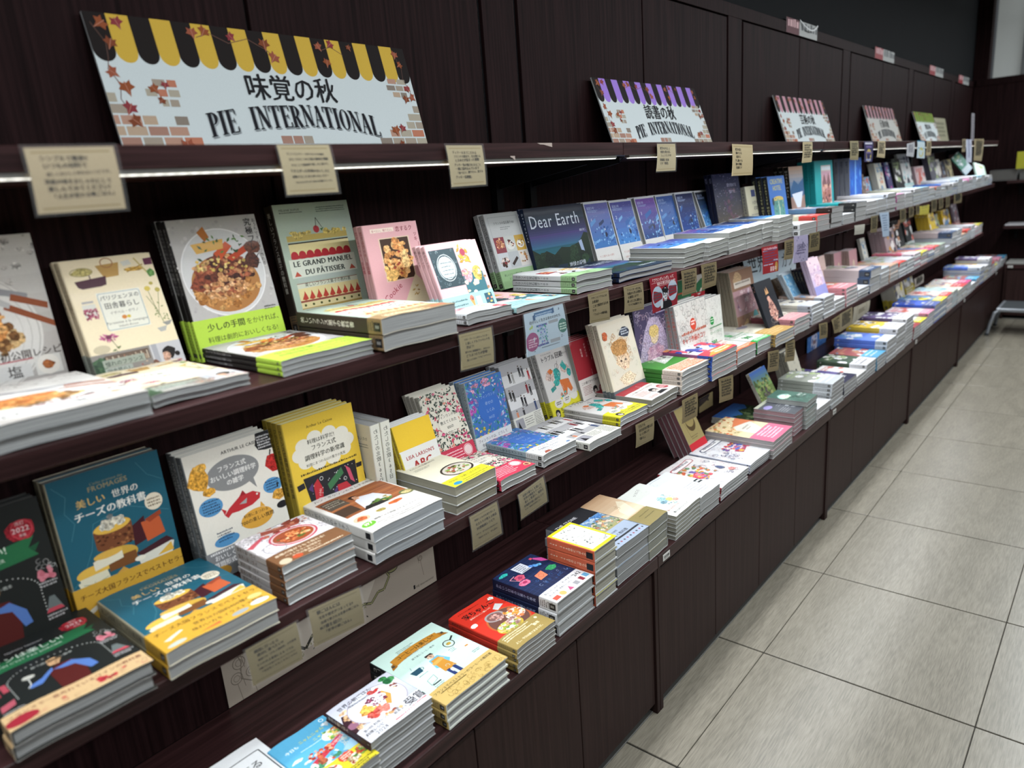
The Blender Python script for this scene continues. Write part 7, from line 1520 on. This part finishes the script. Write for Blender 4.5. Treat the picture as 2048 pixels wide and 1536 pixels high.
lie('darkpink', 'C', (1589, 834), (1613, 806), 5, 'dark grey book with pink pages', ratio=1.5, bl=(1590, 871), amp=.002, bk=(1509, 816.5))
lie('lotus', 'C', (1614, 807), (1635, 789), 6, 'green lotus photo book', ratio=1.5, bl=(1614, 858), amp=.002, bk=(1535.6, 794))
lie('forest', 'C', (1516, 812), (1545, 795), 2, 'wide blue forest book', W=.22, ratio=.9, Y=1.10, t=.014, amp=0)
# a kraft card lying on the blue grey pile
q = MB(); q.bbox(0, 0, 0, .105, .075, .0008, .0002, '9a7c5c')
Pen(q, .105, .075, lambda x, y, l: (x, y, .0008 + l)).draw([('t', '見えてくる', .12, .62, .12, '20180f', 'l', .05), ('ln', .12, .45, .85, 4, .12, .05, '3c2c1c', 3)])
o = put('note_card', q.mesh('note_card', [M_MATTE]))
pc = at(1197, 1068, Z=.615); o.matrix_world = Matrix.Translation((pc.x - .035, pc.y - .005, .6065)) @ Matrix.Rotation(-.35, 4, 'Z')
tag(o, 'kraft card lying on the blue grey pile behind the yellow books', 'note')
# base ledge, leaning books under the middle shelf
stand('goldpink', 'C', (1347, 822), (1379, 806), 4, 'gold book with red band and pink pages', ratio=1.55, t=.020, side=(1410.6, 875))
stand('field', 'C', (1497, 748), (1528, 725), 1, 'green meadow book', ratio=1.25, t=.016, side=(1544, 764))
stand('moon', 'C', (1568, 706), (1589, 690), 3, 'white book with dark shapes', ratio=1.45, t=.022, side=(1599, 727))


# the far, out of focus part of the run: each book still a thing of its own
PAL = dict(A=[('c2c4c8', 'white'), ('3c5ca0', 'blue'), ('a8bcc8', 'pale blue'), ('b84c8c', 'magenta'), ('c8c8a8', 'cream'), ('8c9498', 'grey'), ('1c1c20', 'black')],
           B=[('c8b8a0', 'cream'), ('a89898', 'grey'), ('c08c78', 'peach'), ('5c6c80', 'slate'), ('b83c34', 'red'), ('c8c8cc', 'white'), ('bca838', 'yellow')],
           C=[('c8c8cc', 'white'), ('3c5cb0', 'blue'), ('b83c44', 'red'), ('c4bc30', 'yellow'), ('c884a0', 'pink'), ('6ca8c8', 'sky blue'), ('3c4c38', 'dark green'), ('4c4474', 'violet')])


def far_design(key, base, band, seed, spine=None, pages='b6b6b6'):
    R = random.Random(seed)
    cs = [base, 'c8c8c8', band, R.choice(['4c4c58', 'a87c60', '5c84a8', 'b85c50', '8c9c70', '3c3c48'])]
    art = [('s', 16, 0, .3, 1, 1, .06, .16, cs[1:], seed), ('ln', .15, .86, .85, 2, .08, .07, cs[3], seed + 1)]
    dz(key, base, spine or base, ('本', 'c0c0c0'), art, band=(R.choice([.22, .3, .34]), band, [('r', 0, 0, 1, 1, band), ('ln', .1, .7, .9, 2, .3, .06, 'c8c8c8' if band != 'c8c8cc' else '505058', seed)], band), pages=pages)


FAR = MB()


def far_piles(s, x0, x1, specs, word):
    """specs: list of (width, books, thickness, base, band, colour words)"""
    x = x0
    i = -1
    specs = list(specs)
    while len(specs) < 60: specs += [(w_, max(2, n_ - 1 + q_ % 3), t_, b_, c_, cw_) for q_, (w_, n_, t_, b_, c_, cw_) in enumerate(specs[4:12])]
    for i, (w, n, t, base, band, cw) in enumerate(specs):
        if x + w > x1: break
        key = 'far_%s_%d' % (s, i)
        far_design(key, base, band, i * 7 + ord(s))
        Y = SH[s][0] + .002
        for j in range(n):
            z = SH[s][1] + .0006 + (n - 1 - j) * (t + .0008)
            if x > 4.7 and j:   # too far off to pick apart: joined below
                a, b = RJ.uniform(-.003, .003) + x, RJ.uniform(0, .006) + Y
                FAR.bbox(a, b, z, a + w, b + w * 1.38, z + .0012, .0004, base if j % 2 else 'b8b8b8')
                FAR.bbox(a + .002, b + .002, z + .0013, a + w - .001, b + w * 1.38 - .002, z + t - .0013, .0004, 'a0a4a8')
                FAR.bbox(a, b, z + t - .0012, a + w, b + w * 1.38, z + t, .0004, 'b8babc')
                continue
            M = Matrix.Translation((x + RJ.uniform(-.003, .003), Y + RJ.uniform(0, .006), z)) @ Matrix.Rotation(RJ.uniform(-.01, .01), 4, 'Z')
            add_book(key, w, w * 1.38, t, M, '%s book, %s pile of far %s, %s' % (cw, ORDN[i], word, level(j, n)), 'flat books at the far end of the ' + word, 0.002, j > 0)
        x += w + .010


ORDN = ['first', 'second', 'third', 'fourth', 'fifth', 'sixth', 'seventh', 'eighth', 'ninth', 'tenth', 'eleventh', 'twelfth', 'thirteenth', 'fourteenth', 'fifteenth', 'sixteenth', 'seventeenth', 'eighteenth', 'nineteenth', 'twentieth', 'twenty-first', 'twenty-second', 'twenty-third', 'twenty-fourth', 'twenty-fifth', 'twenty-sixth', 'twenty-seventh', 'twenty-eighth', 'twenty-ninth', 'thirtieth', 'thirty-first', 'thirty-second', 'thirty-third']
xa = at(1601, 467, Y=1.0).x
far_piles('A', xa, 7.69, [
    (.20, 2, .022, 'c6c8ca', 'c6c8ca', 'blurred white'), (.16, 3, .020, 'b8b49c', 'b83c34', 'cream and red'), (.16, 4, .020, '5c7c9c', '2c2420', 'dotted black'), (.17, 2, .020, 'c4c8cc', 'c4c8cc', 'blurred white'), (.17, 4, .020, '1c8488', '1c1c1e', 'teal and black'), (.18, 4, .018, '4468b0', 'c8c8cc', 'blue topped'),
    (.17, 4, .018, 'c4c6ca', 'b8c4d0', 'pale blue'), (.18, 5, .018, 'c8c8cc', 'c0c4cc', 'white'), (.18, 4, .019, 'c8c8cc', 'b04c8c', 'white and magenta'), (.18, 4, .018, 'b8c8d0', 'c8c8cc', 'icy blue'), (.18, 5, .017, 'c8c8b4', 'c8c8cc', 'ivory'), (.19, 5, .017, 'c0c8cc', '8cb0c0', 'sky tinted'),
    (.18, 4, .018, 'c8c4b0', 'a8a8a8', 'cream grey'), (.17, 4, .018, 'b8b4a8', '94503c', 'grey and rust'), (.17, 3, .018, 'a8a8a8', 'b0b8c0', 'dull grey')], 'upper shelf')
xb = at(1626, 640, Y=1.05).x
far_piles('B', xb, 7.85, [
    (.15, 5, .016, 'c0bcb0', 'b0b4bc', 'spiral bound grey'), (.15, 5, .018, 'a48c80', 'a8acb4', 'brown and grey'), (.16, 3, .018, 'c8c8cc', 'c8c8cc', 'white'), (.19, 5, .017, 'b0583c', 'c07c84', 'orange and pink'), (.20, 3, .016, 'b8bcc4', 'b8bcc4', 'cool grey'), (.20, 3, .040, 'b8a8a8', '3c4c68', 'thick cream and navy'),
    (.19, 4, .024, 'a8a0a0', 'a8b0bc', 'grey mauve'), (.19, 4, .022, 'c0a890', 'b8947c', 'peach banded'), (.18, 4, .020, 'a8acb4', 'b83428', 'grey with red'), (.18, 4, .020, 'b4b8bc', 'b0b4bc', 'silver grey'), (.18, 5, .018, 'b85c70', 'c8b8c0', 'rose'), (.19, 4, .020, 'c08078', 'bdb43c', 'coral with yellow'),
    (.18, 4, .018, '5c78a8', 'b04478', 'blue with pink'), (.18, 4, .018, 'c8b4a8', 'b84c48', 'peach with red'), (.17, 4, .018, '8ca08c', '9cac9c', 'sage green')], 'middle shelf')
xc = at(1636, 850, Y=.93).x
far_piles('C', xc, 8.5, [
    (.17, 2, .024, 'c8c8ca', 'c8c8ca', 'plain white'), (.17, 6, .018, '7c8078', 'a8acb0', 'grey patterned'), (.19, 4, .017, '4c4474', '24243c', 'violet blossom'), (.15, 3, .017, 'c8c8c8', 'c4c4c4', 'small white'), (.17, 4, .017, '38483a', 'c8c8cc', 'dark green'), (.17, 4, .017, '8c4c4c', '4c94bc', 'red and sky blue'), (.19, 5, .022, '4c68b4', 'b8bcc4', 'blue and white'),
    (.19, 6, .023, 'bca038', 'c8c8cc', 'yellow blue picture'), (.18, 9, .017, '54486c', 'c8c8cc', 'tall white'), (.17, 4, .018, 'c88c8c', '8c2c34', 'pink with dark red'), (.17, 4, .018, 'c8c8cc', 'c4bf2c', 'white with yellow'), (.18, 5, .018, 'c8bcc4', 'c07c94', 'white with pink'), (.18, 6, .018, '3450a8', '4c5c98', 'deep blue'),
    (.19, 6, .018, '5c7ca0', 'c4bc34', 'blue with yellow'), (.18, 6, .018, 'c8a8a0', 'b83838', 'white with red'), (.18, 6, .018, 'a8c0c8', 'b0b8a8', 'pale aqua'), (.17, 5, .018, 'c8c4b0', 'c8c8b8', 'warm ivory'), (.18, 5, .018, 'c8b8a8', 'b43438', 'cream with red'), (.18, 5, .018, 'b8b4b4', 'b4346c', 'grey with magenta')], 'base ledge')


def far_stands(s, xs, word):
    for i, (x, w, h, n, t, base, band, cw) in enumerate(xs):
        key = 'fars_%s_%d' % (s, i)
        far_design(key, base, band, i * 13 + ord(s) + 5, spine=base)
        th = .26
        for j in range(n):
            Yb = 1.366 - h * math.sin(th) - (n - 1 - j) * (t + .001) / math.cos(th)
            M = Matrix.Translation((x, Yb, SH[s][1] + .0006)) @ Matrix.Rotation(math.pi / 2 - th, 4, 'X')
            add_book(key, w, h, t, M, '%s book, %s leaner of far %s, %s' % (cw, ORDN[i], word, 'front' if j == 0 else ['', 'middle', 'rear', 'last', 'rearmost'][j] if n > 2 else 'behind'), 'leaning books at the far end of the ' + word, 0, j > 0)


fx = lambda px, py, Y=1.33: at(px, py, Y=Y).x
far_stands('A', [
    (fx(1722, 360), .10, .19, 1, .02, '7c685c', '7c685c', 'narrow brown'), (fx(1731, 360), .13, .17, 1, .02, '78a8cc', '8c7464', 'sky blue'), (fx(1745, 340), .16, .25, 2, .02, 'bcbab0', 'b0643c', 'white figure'), (fx(1764, 335), .12, .25, 2, .02, '2c2858', 'b0408c', 'navy magenta'), (fx(1779, 325), .22, .27, 2, .02, '16181a', '3c4440', 'black with blue drop'),
    (fx(1798, 318), .30, .30, 1, .02, 'c8c8c4', '9cc0c0', 'white with oval'), (fx(1825, 345), .30, .20, 2, .02, 'b8a0a4', 'c8c0c0', 'pink grey'), (fx(1851, 312), .26, .29, 2, .02, '4c4c58', '8c8c98', 'slate grey'), (fx(1866, 328), .28, .24, 1, .02, 'c8c4bc', 'b0602c', 'white orange'), (fx(1884, 330), .16, .22, 1, .02, '6c5c58', '4c4450', 'brown'), (fx(1892, 328), .25, .23, 1, .02, 'c4b890', 'bcae84', 'straw yellow')], 'upper shelf')
far_stands('B', [
    (fx(1724, 490), .10, .21, 1, .02, 'b8b8b0', 'b8b8b0', 'white'), (fx(1745, 472), .25, .24, 3, .03, '8c7c80', 'b0843c', 'mauve box'), (fx(1780, 450), .24, .26, 2, .02, '1e2022', '303234', 'black triangle'), (fx(1803, 445), .20, .25, 2, .02, '242628', 'a0a8a8', 'dark striped'), (fx(1838, 432), .20, .25, 4, .022, 'b89c34', 'c0a848', 'yellow'), (fx(1858, 432), .28, .21, 2, .02, '4c3464', 'b0a038', 'violet and yellow'), (fx(1880, 428), .30, .22, 2, .02, 'b4962c', '5c84a8', 'gold and blue'), (fx(1905, 425), .22, .24, 1, .02, '6c6068', '8c5c60', 'dusky')], 'middle shelf')
far_stands('C', [
    (fx(1766, 585), .24, .20, 3, .03, 'b4b0a4', 'b8a83c', 'ivory comic'), (fx(1787, 572), .20, .20, 1, .02, 'b48890', 'b48890', 'pale rose'), (fx(1806, 560), .28, .20, 1, .02, '8c8884', 'a8983c', 'grey photo')], 'base ledge')
# books slipped over at the very end of the upper shelf
for key, base, band, p, rx, ry, rz, w, h, lab in (
        ('tiltg', '3c6c5c', '8c98a0', at(1929, 352, X=7.35), 1.2, .62, -.4, .10, .19, 'green book slipping sideways at the end of the upper shelf'),
        ('mint', 'a3b5a8', 'a3b5a8', at(1952, 357, X=7.45), 1.15, .22, -.35, .165, .145, 'pale mint square book propped at the end of the upper shelf')):
    far_design(key, base, band, 5)
    M = Matrix.Translation(p) @ Matrix.Rotation(rz, 4, 'Z') @ Matrix.Rotation(ry if key == 'mint' else -ry, 4, 'Y') @ Matrix.Rotation(rx, 4, 'X')
    add_book(key, w, h, .014, M, lab, None)
# grey magazines and a white sheet on the shelves across the aisle end
R = random.Random(5)
for s, zz, nm in (('A', SH['A'][1], 'upper'), ('B', SH['B'][1], 'middle')):
    if s == 'B': continue
    for i in range(6):
        c = ['3a3c40', '4c4e52', '6c6a62', '74726a', '5c5c5c', '80786c'][i]
        key = 'end%d' % i
        far_design(key, c, c, i + 50, pages='6c6a66')
        for j in range(5 if s == 'A' else 2):
            M = Matrix.Translation((8.29, 1.12 - i * .235, zz + .001 + j * .0185)) @ Matrix.Rotation(-math.pi / 2, 4, 'Z')
            add_book(key, .21, .27, .018, M, 'grey magazine on the crosswise shelf, %s pile from corner, %s' % (ORDN[i], level(4 - j, 5)), 'grey magazines on the crosswise shelf', 0, True)
q = MB(); q.bbox(8.325, -.9, SH['B'][1] + .0008, 8.60, .97, SH['B'][1] + .012, .001, 'd0d0d4'); tag(put('paper_sheet', q.mesh('paper_sheet', [M_PLAIN])), 'white sheet covering the crosswise middle shelf', 'sheet')
q = MB(); q.bbox(8.23, -.6, .5132, 8.50, .92, .530, .001, '9c9c98'); tag(put('paper_sheet', q.mesh('paper_sheet', [M_PLAIN])), 'grey white sheet on the crosswise base cabinet', 'sheet')
q = MB(); q.bbox(0, 0, 0, .004, .12, .15, .001, 'b4b43a'); o = put('flyer', q.mesh('flyer', [M_PLAIN])); o.location = (8.25, .80, 1.372); tag(o, 'yellow green card standing on the grey magazines', 'flyer')
tag(put('book_piles', FAR.mesh('book_piles', [M_PLAIN])), 'under copies of the blurred book piles at the far end of all shelves', 'books', kind='stuff')
print('objects', len(bpy.data.objects), 'tris', sum(len(p.vertices) - 2 for m_ in bpy.data.meshes for p in m_.polygons))
